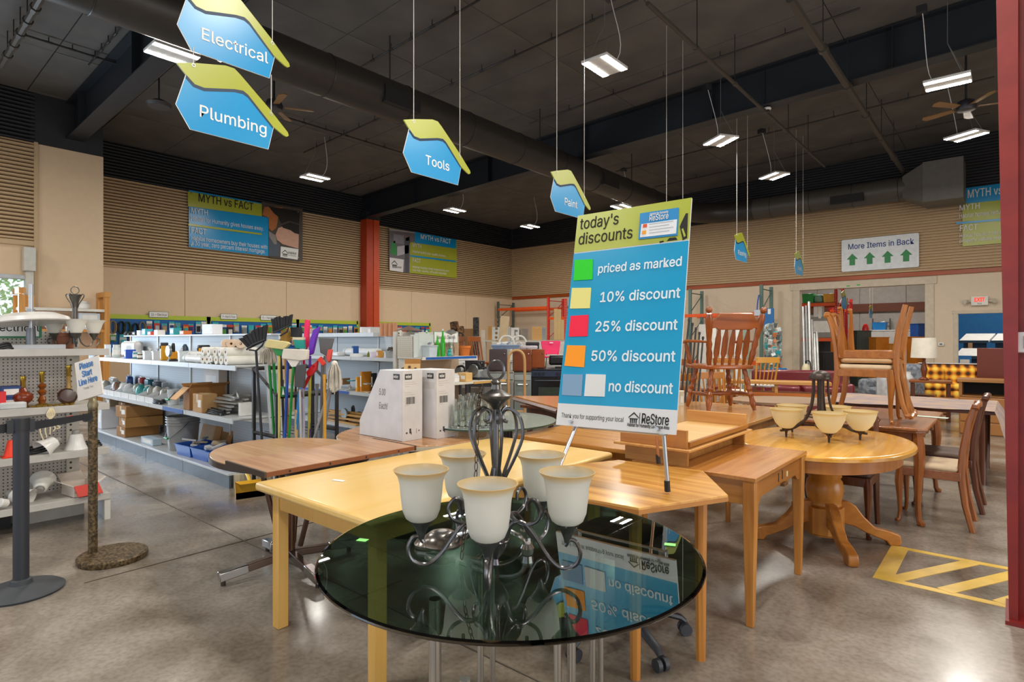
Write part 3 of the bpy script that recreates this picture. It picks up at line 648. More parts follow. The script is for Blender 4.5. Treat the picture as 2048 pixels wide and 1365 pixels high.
for s_, l, r, sz, bo in [('priced as marked', (262, 458), (716, 412), .062, .02), ('10% discount', (270, 615), (704, 587), .068, .02), ('25% discount', (245, 775), (690, 762), .068, .02), ('50% discount', (222, 935), (678, 935), .068, .02), ('no discount', (318, 1100), (665, 1112), .068, .02)]:
    ES.text(s_, q(*l), q(*r), sz, GW, -.003, bo)
ES.text("today's", q(165, 215), q(375, 190), .085, INK, -.003, .006); ES.text('discounts', q(155, 300), q(448, 265), .085, INK, -.003, .006)
ES.text('Thank you for supporting your local', q(62, 1243), q(402, 1268), .031, INK, -.003); ES.text('ReStore', q(498, 1275), q(645, 1285), .062, INK, -.003, .012)
ES.text('Habitat for Humanity La Crosse Area', q(422, 1289), q(650, 1309), .021, INK, -.003, .01)
u = ES.uv(*q(428, 1272)); logo_house(ES, u[0], u[1], .05, INK, -.003)
u = ES.uv(*q(488, 1278)); obj('rule', box(u[0] - .001, u[0] + .001, -.003, -.001, u[1], u[1] + .05), INK, ES.root)
for nm, pts, c in [('green', [(140, 385), (238, 380), (235, 490), (133, 497)], '#12d011'), ('pale yellow', [(124, 538), (228, 536), (220, 648), (113, 650)], '#e6dd84'), ('red', [(116, 690), (212, 684), (208, 800), (106, 803)], '#f4083f'),
                   ('orange', [(97, 850), (197, 852), (188, 970), (82, 962)], '#ff9a06'), ('grey blue', [(75, 1008), (182, 1010), (175, 1127), (68, 1122)], '#7f9fc0'), ('white', [(200, 1007), (307, 1010), (300, 1130), (190, 1127)], '#dededd')]:
    ES.poly('price_card', [q(*p) for p in pts], C(c, .5, vary=0), -.006, -.001, nm + ' square card')
# silhouettes of dancing figures printed on the header, and the pasted store card
ES.poly('print_figure', [q(745, 128), q(757, 126), q(752, 262), q(728, 275), q(712, 200), q(722, 175)], INK, -.0022, -.001, 'printed dark figure')
ES.poly('print_figure', [q(640, 280), q(655, 262), q(690, 258), q(700, 272)], INK, -.0022, -.001); ES.poly('print_figure', [q(600, 282), q(622, 276), q(625, 284), q(603, 290)], INK, -.0022, -.001)
ES.poly('print_gap', [q(722, 215), q(730, 208), q(745, 250), q(736, 258)], C('#aeb542', .3, vary=0), -.003, -.002)
ES.poly('store_card', [q(498, 130), q(708, 98), q(700, 250), q(488, 272)], C('#1787c6', .4, vary=0), -.007, -.001, 'small pasted card with blue top')
ES.poly('card_panel', [q(506, 190), q(700, 163), q(694, 240), q(498, 262)], C('#e4e6ea', .4, vary=0), -.009, -.006)
ES.text('ReStore', q(547, 173), q(650, 160), .042, WHITE, -.0095, .01); ES.text('Habitat for Humanity', q(552, 142), q(652, 128), .017, WHITE, -.0095, .01)
ES.poly('card_mark', [q(516, 191), q(537, 188), q(536, 207), q(514, 210)], C('#e0562a', .5), -.011, -.008); ES.poly('card_mark', [q(510, 227), q(532, 224), q(531, 243), q(508, 246)], C('#f0a32a', .5), -.011, -.008)
for k in range(4):
    a = ES.uv(*q(548, 192 + 16 * k)); obj('card_line', box(a[0], a[0] + .12 - .02 * (k % 2), -.0098, -.0088, a[1], a[1] + .0022), C('#9aa0a8', .5), ES.root)
# easel
TZ = .765
ez = T('easel', 'folding silver aluminium easel holding the discount board on the hexagonal table', 'easel', (-1.45, 2.55, TZ))
alu = C('#b9bbc0', .28, .85, vary=.03); blackr = C('#151515', .6)
L = lambda p: Vector(p) - Vector((-1.45, 2.55, TZ))
fR, fL, fB = at(1335, 980, TZ + .018), at(1112, 963, TZ + .018), at(1317, 925, TZ + .018)
bX = (BR - BL).normalized(); bZ = (TL - BL).normalized(); bY = bZ.cross(bX).normalized()
apex = TL + (TR - TL) * .5 - bZ * .1 + bY * .06
for nm, f_, f2 in (('front_leg', fR, BL + bX * .53 + bY * .05), ('front_leg', fL, BL + bX * .09 + bY * .05)):
    k1 = f2 + bZ * .02
    obj(nm, [cyl(L(f_) + Vector((0, 0, .03)), L(k1), .0095, n=10), cyl(L(k1), L(apex), .008, n=10)], alu, ez)
    obj('foot_tip', cyl(L(f_) - Vector((0, 0, .008)), L(f_) + (L(k1) - L(f_)).normalized() * .04, .013, n=10), blackr, ez, 'black rubber tip')
    obj('clamp', mv(cbox(0, 0, 0, .035, .03, .045), *L(k1)), alu, ez, bev=.004)
    obj('sign_ledge', cyl(L(k1), L(k1) - bY * .075, .008, n=8), alu, ez)
obj('rear_leg', cyl(L(fB) + Vector((0, 0, .03)), L(apex), .008, n=10), C('#b98a6a', .3, .6), ez, 'copper tinted rear leg')
obj('foot_tip', cyl(L(fB) - Vector((0, 0, .008)), L(fB) + Vector((-.005, 0, .04)), .012, n=10), blackr, ez)
obj('cross_bar', cyl(L(BL + bX * .09 + bY * .05), L(BL + bX * .53 + bY * .05), .006, n=8), alu, ez)
obj('head', mv(ball((0, 0, 0), .025), *L(apex)), alu, ez)
# ================================================================== FOREGROUND FURNITURE
OAK = W('#d89a4e', '#b8742c', 1, 1.0, .3, coat=.2); OAKX = W('#d89a4e', '#b8742c', 0, 1.0, .3, coat=.2); OAKZ = W('#d09046', '#a8641f', 2, 1.0, .34)
HON = W('#eab04e', '#cf8a2c', 0, .8, .22, coat=.4); HONZ = W('#d8923c', '#b26d22', 2, .8, .3); HONY = W('#eab04e', '#cf8a2c', 1, .8, .22, coat=.4)
MAP = W('#f2cb80', '#e9bd68', 1, .5, .3, coat=.2); MAPZ = W('#e4b566', '#d9a550', 2, .5, .34)
LAM = W('#c99f75', '#a2754c', 0, .9, .3, coat=.2); CHY = W('#9a5a2c', '#703a18', 0, .9, .3, coat=.3); CHYZ = W('#a4602c', '#77401a', 2, .9, .3, coat=.2); CHYY = W('#a8693a', '#7c4520', 1, .9, .28, coat=.3)
DKW = W('#6b3a22', '#46220f', 2, .9, .3, coat=.2); PINE = W('#d9a25c', '#b87a34', 1, .8, .4); PINEX = W('#d9a25c', '#b87a34', 0, .8, .4)
GRYM = C('#6f6b68', .3, .85, vary=.1); IRON = C('#6b696a', .26, .85, vary=.12); BRONZE = C('#4c423c', .4, .6, vary=.12); CHROME = C('#b5b3b0', .18, .95, vary=.02); DARKED = C('#3a2d26', .4)
# ---- maple table
tt = T('maple_table', 'pale maple table with thick rounded edge, left of the round glass table', 'table', (-2.415, 2.325, 0))
obj('tabletop', box(-.485, .485, -.925, .925, .69, .735), MAP, tt, bev=.016)
obj('apron', [box(-.42, .42, -.85, -.83, .60, .69), box(-.42, .42, .83, .85, .60, .69), box(-.42, -.40, -.83, .83, .60, .69), box(.40, .42, -.83, .83, .60, .69)], MAPZ, tt)
for sx in (-1, 1):
    for sy in (-1, 1): obj('leg', box(sx * .40 - .029, sx * .40 + .029, sy * .83 - .029, sy * .83 + .029, 0, .69), MAPZ, tt, bev=.005)
one('paper_scrap', box(-.035, .035, -.012, .012, 0, .002), WHITE, 'torn white paper scrap on the maple table', 'scrap', at(677, 962, .736), .3)
# ---- laminate table with its loose leaf
lt = T('laminate_table', 'round brown wood-laminate table with dark rubber edge and metal pedestal', 'table', (-3.49, 1.92, 0))
obj('tabletop', prism(circle(.56, 48, ry=.44), .715, .745), LAM, lt, bev=.004)
obj('edge_band', [prism(circle(.566, 48, ry=.446), .705, .738)], DARKED, lt, 'dark rubber edge band')
obj('column', [cyl((0, 0, .1), (0, 0, .71), .028, n=14)], C('#6b4a33', .35, .5), lt)
for a in range(4):
    t_ = pi / 4 + a * pi / 2
    obj('support_bar', cyl((.06 * cos(t_), .06 * sin(t_), .14), (.2 * cos(t_), .2 * sin(t_), .71), .017, n=8), C('#5c4030', .35, .5), lt)
for a in range(4):
    t_ = radians(-97) + a * pi / 2
    p = obj('foot', mv([box(0, .42, -.025, .025, .0, .045)][0], 0, 0, .075, 0, .10, t_), C('#6d5a4e', .3, .7), lt, bev=.006)
    obj('foot_cap', mv(box(.26, .425, -.028, .028, -.004, .05), 0, 0, .075, 0, .10, t_), CHROME, lt, 'chrome foot cap', bev=.006)
    obj('glide', cyl((.40 * cos(t_), .40 * sin(t_), 0), (.40 * cos(t_), .40 * sin(t_), .04), .014), DARKED, lt)
lf = T('table_leaf', 'loose brown laminate table leaf lying across the round laminate table', 'table leaf', (-3.10, 1.95, .746))
obj('leaf_panel', box(-.24, .20, -.49, .49, .0, .026), W('#c0936c', '#96694a', 0, .9, .32), lf)
for y in (-.494, .494): obj('edge_band', box(-.245, .205, y - .006, y + .006, -.002, .028), DARKED, lf, 'dark rubber edge')
obj('cut_edge', box(.198, .203, -.487, .487, .0, .024), C('#7a4523', .6), lf, 'raw brown cut edge')
for k in range(4): obj('pin_hole', cyl((.203, -.36 + .24 * k, .012), (.2045, -.36 + .24 * k, .012), .006), INK, lf)
# ---- white cartons on their table
wt = T('laminate_table', 'second wood-laminate table under the two white cartons', 'table', (-3.52, 2.95, 0))
obj('tabletop', prism(circle(.58, 48, ry=.56), .70, .73), W('#c48f5d', '#9f6c3c', 0, .9, .25, coat=.3), wt, bev=.004); obj('edge_band', prism(circle(.586, 48, ry=.566), .695, .722), C('#d5cbb8', .3), wt, 'cream edge band')
obj('column', cyl((0, 0, .05), (0, 0, .7), .04, n=14), DARKED, wt); obj('pedestal_base', solid([(.3, 0), (.28, .03), (.05, .06)], 24), DARKED, wt)
wc = C('#dadadd', .6)
def white_carton(label, x, y, hand):
    t = T('white_carton', label, 'box', (x, y, .731), 0, 'tall white cartons with slanted side')
    pg = [(-.51, 0), (0, 0), (0, .50), (-.26, .50), (-.51, .11)]
    obj('carton_body', slab(pg, 0, .18), wc, t, bev=.003)
    obj('side_seam', [box(-.003, .0015, -.001, .181, 0, .5)], C('#c9c7c6', .6), t)
    for (x0, y0, w, rz) in ((-.10, -.0015, .07, 0), (.0015, .02, .065, pi / 2)):
        g = obj('brand_badge', mv(box(0, w, -.0005, .0005, .435, .475), x0, y0, 0, 0, 0, rz), C('#39383a', .6, vary=0), t, 'dark brand badge')
        txt('weber', .032, x0 + (.006 if rz == 0 else .0025), y0 + (-.002 if rz == 0 else .006), .446, t, WHITE, width=w * .75, bold=.01, rot=(pi / 2, 0, rz))
    bars = []; y = .03
    while y < .11: 
        ww = random.choice([.002, .003, .0045]); bars.append(box(.0005, .002, y, y + ww, .26, .31)); y += ww + random.choice([.002, .003])
    obj('barcode', bars, INK, t)
    obj('print_line', [box(.0005, .002, .02, .02 + l, z, z + .004) for l, z in ((.09, .415), (.11, .40), (.05, .385), (.06, .34), (.09, .325), (.04, .25))], C('#b5aeab', .6), t)
    obj('print_icon', [box(.0005, .002, .03, .045, .05, .062), box(.0005, .002, .062, .078, .05, .085), box(.0005, .002, .075, .082, .04, .06), box(.0005, .002, .125, .128, .045, .08), box(.0005, .002, .145, .155, .058, .068)], C('#3b3838', .6), t)
    if hand:
        for s_, zz, wdt in (('5.00', .315, .075), ('Each!', .215, .10)): txt(s_, .065, -.27, -.002, zz, t, C('#77757a', .7, vary=0), width=wdt, shear=.15)
    else: obj('tape_strip', box(-.5, -.02, -.0012, -.0004, .36, .41), C('#cfcdcc', .4), t)
    return t
white_carton('nearer tall white carton with slanted side, handwritten 5.00 each', -3.27, 2.64, True)
white_carton('tall white carton standing behind the one marked 5.00 each', -3.17, 2.87, False)
# ---- hexagonal table
hx = T('hexagonal_table', 'oak laminate hexagonal table with the easel standing on it', 'table', (-1.434, 2.545, 0))
hp = [(.48 * cos(radians(-55 + 60 * k)), .48 * sin(radians(-55 + 60 * k))) for k in range(6)]
obj('tabletop', prism(hp, .735, .765), W('#e8b059', '#b9772a', 0, .8, .25, coat=.3), hx, bev=.002)
obj('edge_strip', prism([(x * 1.003, y * 1.003) for x, y in hp], .738, .755), C('#b97a35', .4), hx)
for k in range(6):
    if k % 3 != 2: a = radians(-55 + 60 * k); obj('leg', cyl((.36 * cos(a), .36 * sin(a), 0), (.36 * cos(a), .36 * sin(a), .735), .022, .03, 8), OAKZ, hx)
# ---- oak desk and the tray unit on it
dk_ = T('oak_desk', 'oak side table with scalloped apron and tapered legs in front of the oval table', 'table', (-1.315, 3.475, 0))
obj('tabletop', box(-.345, .345, -.475, .475, .738, .76), W('#cc8b45', '#a8672a', 1, .8, .25, coat=.3), dk_, bev=.003)
ap = [(-.42, .738), (-.42, .60), (-.36, .60), (-.31, .635), (.31, .635), (.36, .60), (.42, .60), (.42, .738)]
obj('apron', [mv(slab(ap[::-1], -.01, .01), .31, 0, 0, 0, 0, pi / 2)], W('#c07c36', '#9a5e24', 1, .8), dk_)
obj('apron', [mv(slab(ap[::-1], -.01, .01), -.31, 0, 0, 0, 0, pi / 2)], OAKZ, dk_); obj('apron', [box(-.31, .31, -.44, -.42, .61, .738)], OAKX, dk_); obj('apron', [box(-.31, .31, .42, .44, .61, .738)], OAKX, dk_)
for sx in (-1, 1):
    for sy in (-1, 1):
        v = []
        for z, w in ((0, .018), (.6, .03), (.738, .03)): v += [(sx * .305 - w, sy * .435 - w, z), (sx * .305 + w, sy * .435 - w, z), (sx * .305 + w, sy * .435 + w, z), (sx * .305 - w, sy * .435 + w, z)]
        f = [(3, 2, 1, 0), (8, 9, 10, 11)] + [(4 * k + i, 4 * k + (i + 1) % 4, 4 * k + 4 + (i + 1) % 4, 4 * k + 4 + i) for k in range(2) for i in range(4)]
        obj('leg', (v, f), OAKZ, dk_, bev=.003)
for y, z in ((-.02, .655), (.05, .66)): obj('slot', box(.318, .322, y - .004, y + .004, z, z + .05), INK, dk_)
obj('paper_tag', box(.319, .3225, .13, .15, .66, .69), C('#efe3a8', .6), dk_); obj('bracket', box(.318, .34, .02, .09, .625, .64), C('#6a4422', .6), dk_)
tu = T('tray_unit', 'unfinished pine tray unit with raised end boards stacked on the oak side table', 'wooden unit', (-1.53, 3.48, .7605))
obj('lower_box', [box(-.19, .19, -.45, -.43, 0, .085), box(-.19, .19, .43, .45, 0, .085), box(-.19, -.17, -.43, .43, 0, .085), box(.10, .115, -.43, .43, 0, .085)], W('#c08a45', '#98622a', 0, .8, .45), tu)
obj('flange', box(-.24, .225, -.50, .49, .085, .10), PINE, tu, bev=.004); obj('moulding', [box(-.20, .20, -.46, .455, .10, .112)], W('#b0702f', '#8a5220', 1, .8), tu, bev=.004)
obj('tray_panel', box(-.20, .20, -.46, .455, .112, .122), W('#e3b878', '#cf9f5a', 0, .7, .45), tu); obj('side_rail', [box(.19, .21, -.46, .455, .112, .135)], W('#b87a36', '#8f5a24', 1, .8), tu)
obj('end_board', box(-.205, .20, -.48, -.46, .10, .20), W('#c9883e', '#a5662a', 0, .8), tu, bev=.002); obj('end_board', box(-.205, .20, .435, .455, .122, .20), PINEX, tu, bev=.002)
# ---- table behind, between the maple table and the Windsor table
def plain_table(name, label, cx, cy, sx, sy, z, top, legm, th=.03, ap=.08, bev=.004, rz=0.0):
    t = T(name, label, 'table', (cx, cy, 0), rz)
    obj('tabletop', box(-sx / 2, sx / 2, -sy / 2, sy / 2, z - th, z), top, t, bev=bev)
    a, b = sx / 2 - .06, sy / 2 - .06
    obj('apron', [box(-a, a, -b - .01, -b + .01, z - th - ap, z - th), box(-a, a, b - .01, b + .01, z - th - ap, z - th), box(-a - .01, -a + .01, -b, b, z - th - ap, z - th), box(a - .01, a + .01, -b, b, z - th - ap, z - th)], legm, t)
    for i in (-1, 1):
        for j in (-1, 1): obj('leg', cyl((i * (a - .01), j * (b - .01), 0), (i * (a - .01), j * (b - .01), z - th), .02, .032, 8), legm, t)
    return t
plain_table('wooden_table', 'golden oak table directly behind the maple table', -2.275, 3.89, 1.05, 1.18, .75, W('#d29446', '#b0702c', 0, .8, .25, coat=.3), OAKZ)
plain_table('wooden_table', 'smooth honey oak table carrying the wooden armchair', -2.19, 5.47, 1.06, 1.72, .76, W('#d6a05c', '#bb7f3a', 1, .7, .2, coat=.4), OAKZ)
# ---- oval oak table with pedestal
ov = T('oval_table', 'glossy oval oak pedestal table with the bronze light fixture on top', 'table', (-1.03, 4.665, 0))
rim = []
for s_, z in ((.955, .695), (1.0, .703), (1.0, .723), (.985, .732), (.955, .735)): rim.append((s_, z))
v = []; f = []; n = 64
for s_, z in rim: v += [(x * s_, y * s_, z) for x, y in circle(.55, n, ry=.74)]
for k in range(4):
    for i in range(n): f.append((k * n + i, k * n + (i + 1) % n, (k + 1) * n + (i + 1) % n, (k + 1) * n + i))
f += [tuple(range(n))[::-1], tuple(range(4 * n, 5 * n))]
obj('tabletop', (v, f), HONY, ov); obj('apron', prism(circle(.47, 48, ry=.66), .61, .695), W('#d08a42', '#a8642a', 2, .6, .35), ov)
ped = [(.115, .06), (.12, .09), (.12, .25), (.10, .26), (.11, .275), (.105, .29), (.115, .32), (.125, .38), (.115, .44), (.10, .46), (.112, .475), (.105, .49), (.11, .50), (.10, .52)]
pd = obj('pedestal', [solid(ped, 24)], HONZ, ov); obj('pedestal_block', prism(circle(.125, 8, a0=pi / 8), .52, .62), HONZ, ov, bev=.005); obj('pedestal_block', prism(circle(.13, 8, a0=pi / 8), .07, .26), HONZ, ov, bev=.005)
fp_ = [(.08, .30), (.15, .30), (.20, .27), (.25, .20), (.33, .12), (.42, .10), (.49, .075), (.50, .03), (.49, 0), (.42, 0), (.40, .03), (.33, .055), (.26, .085), (.19, .125), (.12, .14), (.08, .14)]
for k in range(4): obj('pedestal_foot', mv(slab(fp_, -.032, .032), 0, 0, 0, 0, 0, radians(-58 + 90 * k)), W('#cf8a3e', '#a8662a', 0, .7, .3, coat=.2), ov, bev=.008)
# ---- dining table and its chairs
dt = T('dining_table', 'brown cherry dining table with cabriole legs carrying the stacked chairs', 'table', (-1.0, 6.21, 0))
topo = [(-.5, -.66), (-.44, -.72), (.44, -.72), (.5, -.66), (.5, .66), (.44, .72), (-.44, .72), (-.5, .66)]
obj('tabletop', prism(topo, .735, .76), CHYY, dt, bev=.008); obj('tabletop_lip', prism([(x * .97, y * .98) for x, y in topo], .72, .736), CHYZ, dt, bev=.004)
sc_ = [(-.6, .72), (-.6, .60), (-.5, .60), (-.42, .64), (-.25, .65), (-.12, .62), (0, .65), (.12, .62), (.25, .65), (.42, .64), (.5, .60), (.6, .60), (.6, .72)]
for sx in (-1, 1): obj('apron', mv(slab(sc_[::-1], -.011, .011), sx * .42, 0, 0, 0, 0, pi / 2), CHYZ, dt)
for sy in (-1, 1): obj('apron', mv(slab([(x * .68, z) for x, z in sc_][::-1], -.011, .011), 0, sy * .64), CHYZ, dt)
def cabriole(x, y, sx, sy, h, w=.03):
    k = .7; return tube([(x, y, h), (x + sx * .012 * k, y + sy * .012 * k, h * .86), (x + sx * .022 * k, y + sy * .022 * k, h * .72), (x + sx * .008, y + sy * .008, h * .45), (x + sx * .004, y + sy * .004, h * .2), (x + sx * .012, y + sy * .012, h * .06), (x + sx * .03, y + sy * .03, .012), (x + sx * .032, y + sy * .032, 0)], [w, w * 1.15, w * 1.1, w * .75, w * .55, w * .55, w * .8, w * .6], 8)
for sx in (-1, 1):
    for sy in (-1, 1): obj('leg', cabriole(sx * .43, sy * .65, sx, sy, .72, .036), CHYZ, dt)
def dining_chair(label, wood, woodz, seatc, loc, rz, group, back=.50, rot=None):
    t = T('dining_chair', label, 'chair', loc, rz, group, rot)
    obj('seat_frame', [box(-.22, .22, -.21, -.185, .375, .44), box(-.19, .19, .175, .20, .375, .44), box(-.215, -.19, -.2, .2, .375, .44), box(.19, .215, -.2, .2, .375, .44)], wood, t, bev=.004)
    obj('seat_cushion', mv(prism(rrect(.43, .39, .04), 0, .045), 0, -.005, .435), seatc, t, bev=.018)
    for sx in (-1, 1):
        obj('front_leg', cabriole(sx * .195, -.185, sx * .4, -.6, .44, .026), woodz, t)
        obj('back_post', tube([(sx * .19, .27, 0), (sx * .19, .225, .2), (sx * .19, .20, .42), (sx * .19, .21, .6), (sx * .185, .245, .44 + back * .75), (sx * .18, .285, .44 + back)], [.019, .022, .026, .022, .02, .018], 6), woodz, t)
    cr = spline([(-.2, .285, .44 + back - .03), (-.12, .295, .44 + back), (0, .298, .44 + back - .02), (.12, .295, .44 + back), (.2, .285, .44 + back - .03)], 4)
    obj('crest_rail', tube(cr, .024, 8, flat=.6), wood, t)
    for sx in (-1, 1): obj('splat', tube(spline([(sx * .02, .205, .46), (sx * .06, .225, .46 + back * .3), (sx * .025, .245, .46 + back * .55), (sx * .09, .285, .42 + back)], 4), .015, 6), woodz, t)
    obj('splat', tube([(0, .20, .45), (0, .235, .46 + back * .5), (0, .29, .43 + back)], .017, 6), woodz, t)
    obj('lower_rail', box(-.19, .19, .195, .215, .46, .49), wood, t)
    return t
CREAM = C('#dcc3a0', .8, vary=.08); TCH = W('#b9742f', '#8e5218', 2, .9, .3, coat=.2); TCHX = W('#b9742f', '#8e5218', 0, .9, .3, coat=.2)
dining_chair('upright wooden chair with cream cushion standing on the cherry dining table', TCHX, TCH, CREAM, (-.95, 5.86, .7625), pi / 2, 'wooden dining chairs', .48)
dining_chair('wooden chair turned upside down on the chair above the cherry table', TCHX, TCH, C('#cfa87c', .8), (-.93, 5.86, 1.734), 0, 'wooden dining chairs', .48, rot=(pi, 0, pi / 2))
dining_chair('cherry chair tucked under the right side of the cherry dining table, nearest the floor stripes', CHY, CHYZ, C('#cbb394', .8), (-.50, 5.78, 0), -pi / 2, 'wooden dining chairs', .52)
dining_chair('darker chair tucked in behind the cherry chair at the dining table side', DKW, DKW, C('#5a4234', .6), (-.46, 6.42, 0), -pi / 2, 'wooden dining chairs', .54)
dining_chair('dark mahogany chair between the oval table and the dining table', DKW, DKW, C('#4c3226', .6), (-1.0, 5.11, 0), 0, 'wooden dining chairs', .40)
pt = one('price_tag_strip', box(-.15, .15, -.04, .04, 0, .002), C('#cfe0d0', .5), 'long pale price strip lying on the cherry dining table', 'tag', at(1855, 834, .762), -.1)
# ---- Windsor armchair standing on its table
WN = W('#a3561f', '#74360f', 2, .9, .28, coat=.3); WNX = W('#b06126', '#7c3c12', 0, .9, .28, coat=.3)
wa = T('windsor_armchair', 'brown wooden Windsor armchair with arrow slats standing on the honey oak table', 'chair', (-2.225, 5.80, .766), radians(-130))
obj('seat', prism([(-.27, -.2), (-.22, -.26), (.22, -.26), (.27, -.2), (.28, .0), (.25, .19), (.15, .225), (-.15, .225), (-.25, .19), (-.28, 0)], .40, .44), WNX, wa, bev=.012)
def turned(a, b, rs):
    a, b = Vector(a), Vector(b); n = len(rs) - 1; return tube([a.lerp(b, i / n) for i in range(n + 1)], rs, 10)
tl = [.016, .02, .026, .03, .024, .022, .032, .022, .032, .02, .026, .03, .026, .018, .024, .022, .018]
for sx in (-1, 1):
    for sy in (-1, 1): obj('leg', turned((sx * .24, sy * .22, 0), (sx * .17, sy * .15, .41), tl), WN, wa)
    obj('side_stretcher', turned((sx * .215, -.20, .15), (sx * .215, .20, .15), [.012, .016, .022, .016, .012]), WN, wa)
    obj('back_post', turned((sx * .21, .18, .43), (sx * .275, .30, .93), [.018, .024, .028, .03, .022, .03, .022, .026, .03, .032, .034, .034, .024]), WN, wa)
    obj('finial', mv(ball((0, 0, 0), .032), sx * .28, .308, .965), WN, wa)
    obj('arm', tube(spline([(sx * .24, .25, .66), (sx * .29, .1, .67), (sx * .31, -.08, .67), (sx * .30, -.2, .66)], 4), [.018] * 3 + [.022] * 4 + [.028] * 6, 8, flat=.6), WNX, wa)
    obj('arm_post', turned((sx * .25, -.12, .43), (sx * .295, -.14, .66), [.014, .02, .026, .018, .024, .02, .014]), WN, wa)
obj('cross_stretcher', turned((-.21, 0, .15), (.21, 0, .15), [.012, .02, .026, .02, .03, .02, .026, .02, .012]), WN, wa)
cr = [(-.27, .78), (-.20, .80), (-.17, .78), (.17, .78), (.20, .80), (.27, .78), (.275, .84), (.21, .88), (.17, .94), (-.17, .94), (-.21, .88), (-.275, .84)]
obj('crest_rail', tf(slab([(x, z - .78) for x, z in cr], -.014, .014), Matrix.Translation((0, .265, .78)) @ Matrix.Rotation(-.235, 4, 'X')), WNX, wa, bev=.006)
for k in range(5):
    x = -.15 + .075 * k
    obj('back_slat', tf(slab([(-.012, 0), (.012, 0), (.016, .08), (.028, .12), (.028, .27), (.02, .31), (.012, .36), (-.012, .36), (-.02, .31), (-.028, .27), (-.028, .12), (-.016, .08)], -.007, .007), Matrix.Translation((x, .175, .435)) @ Matrix.Rotation(-.25, 4, 'X')), WN, wa, bev=.003)
# ---- round glass table
gt = T('glass_table', 'round smoked glass table on steel tubes, nearest the camera, with chandelier on it', 'table', (-1.253, 1.46, 0))
gm = GLASS('#6f9480', 0.0, 1.85)
pr = [(.600, .757), (.608, .760), (.61, .7635), (.608, .767), (.600, .77)]
obj('glass_top', solid(pr, 128), gm, gt, smooth=False)
for px, d, r in ((870, 1.55, .0165), (961, 1.85, .010), (985, 1.88, .0085), (1115, 1.6, .011), (1143, 1.62, .012), (1185, 1.9, .010), (1201, 1.92, .010), (930, 1.2, .011)):
    p = ad(px, 680, d); obj('tube_leg', cyl((p.x + 1.253, p.y - 1.46, 0), (p.x + 1.253, p.y - 1.46, .756), r, n=14), CHROME, gt)
obj('bottom_ring', tube([(.33 * cos(a) + .05, .33 * sin(a) + .02, .012) for a in [2 * pi * k / 36 for k in range(36)]], .012, 8, True), CHROME, gt)
for px, py in ((725, 1081), (1340, 1090)): one('price_sticker', box(-.018, .018, -.012, .012, 0, .001), C('#8df07a', .5), 'green price sticker on the glass table, %s' % ('left of the chandelier' if px < 900 else 'beside the board reflection'), 'sticker', at(px, py, .7712), .4)
# ---- chandelier with five bell shades
def SHADE(mid, edge, z0, z1):
    mt, nt, b = newmat('alabaster_glass'); Lk = nt.links.new
    tc = nt.nodes.new('ShaderNodeTexCoord'); sp = nt.nodes.new('ShaderNodeSeparateXYZ'); mr = nt.nodes.new('ShaderNodeMapRange'); mr.inputs[1].default_value = z0; mr.inputs[2].default_value = z1
    cr = nt.nodes.new('ShaderNodeValToRGB'); e = cr.color_ramp.elements; e[0].position = 0.0; e[0].color = lin(edge); e[1].position = 1.0; e[1].color = lin(edge)
    a = e.new(.12); a.color = lin(mid); a2 = e.new(.86); a2.color = lin(mid)
    Lk(tc.outputs['Object'], sp.inputs[0]); Lk(sp.outputs['Z'], mr.inputs[0]); Lk(mr.outputs[0], cr.inputs[0])
    Lk(cr.outputs[0], b.inputs['Base Color']); b.inputs['Roughness'].default_value = .35
    tr_ = nt.nodes.new('ShaderNodeBsdfTranslucent'); Lk(cr.outputs[0], tr_.inputs[0]); ms = nt.nodes.new('ShaderNodeMixShader'); ms.inputs[0].default_value = .45
    Lk(b.outputs[0], ms.inputs[1]); Lk(tr_.outputs[0], ms.inputs[2]); Lk(ms.outputs[0], nt.nodes['Material Output'].inputs['Surface']); return mt
bellm = SHADE('#e4e3dc', '#d9bf8c', .148, .305)
p0 = at(992, 1138, .77)
ch = T('chandelier', 'dark iron chandelier with five frosted bell shades on the round glass table', 'chandelier', (p0.x, p0.y, .7715))
obj('stem', [solid([(.006, 0), (.012, .012), (.007, .028), (.02, .045), (.035, .07), (.04, .085), (.02, .10), (.013, .12), (.013, .25), (.02, .27), (.013, .30)], 16), cyl((0, 0, .28), (0, 0, .49), .009, n=12)], IRON, ch)
obj('canopy_cup', solid([(.010, .472), (.022, .488), (.045, .505), (.048, .514), (.03, .522), (.014, .532), (.012, .545), (.017, .553), (.008, .562)], 24), GRYM, ch, 'polished grey canopy cup')
obj('hanging_loop', tube([(.024 * cos(a) * .76, .024 * cos(a) * .65, .588 + .028 * sin(a)) for a in [2 * pi * k / 20 for k in range(20)]], .0042, 8, True), IRON, ch)
for k in range(6):
    a = 2 * pi * k / 6 + .4
    pf = [(.016, .43), (.030, .415), (.045, .43), (.042, .455), (.025, .468), (.018, .462)]
    sp_ = spline([(.018, .235), (.028, .27), (.062, .34), (.083, .40), (.072, .455), (.040, .475), (.022, .462), (.024, .44), (.036, .436)], 4)
    obj('cage_strap', tube([(p.x * cos(a), p.x * sin(a), p.y) for p in [Vector((q_[0], q_[1], 0)) for q_ in sp_]], .0052, 6, flat=1.0), IRON, ch)
def polar(prof, a, n=4): return [(p.x * cos(a), p.x * sin(a), p.y) for p in spline([(x, z, 0) for x, z in prof], n)]
toward = atan2(-cos(YAW), sin(YAW))
ring = [(.028, .155), (.045, .168), (.054, .19), (.059, .23), (.062, .265), (.068, .288), (.078, .302), (.080, .306), (.076, .306), (.066, .293), (.058, .265), (.055, .23), (.050, .192), (.040, .17), (.0, .16)]
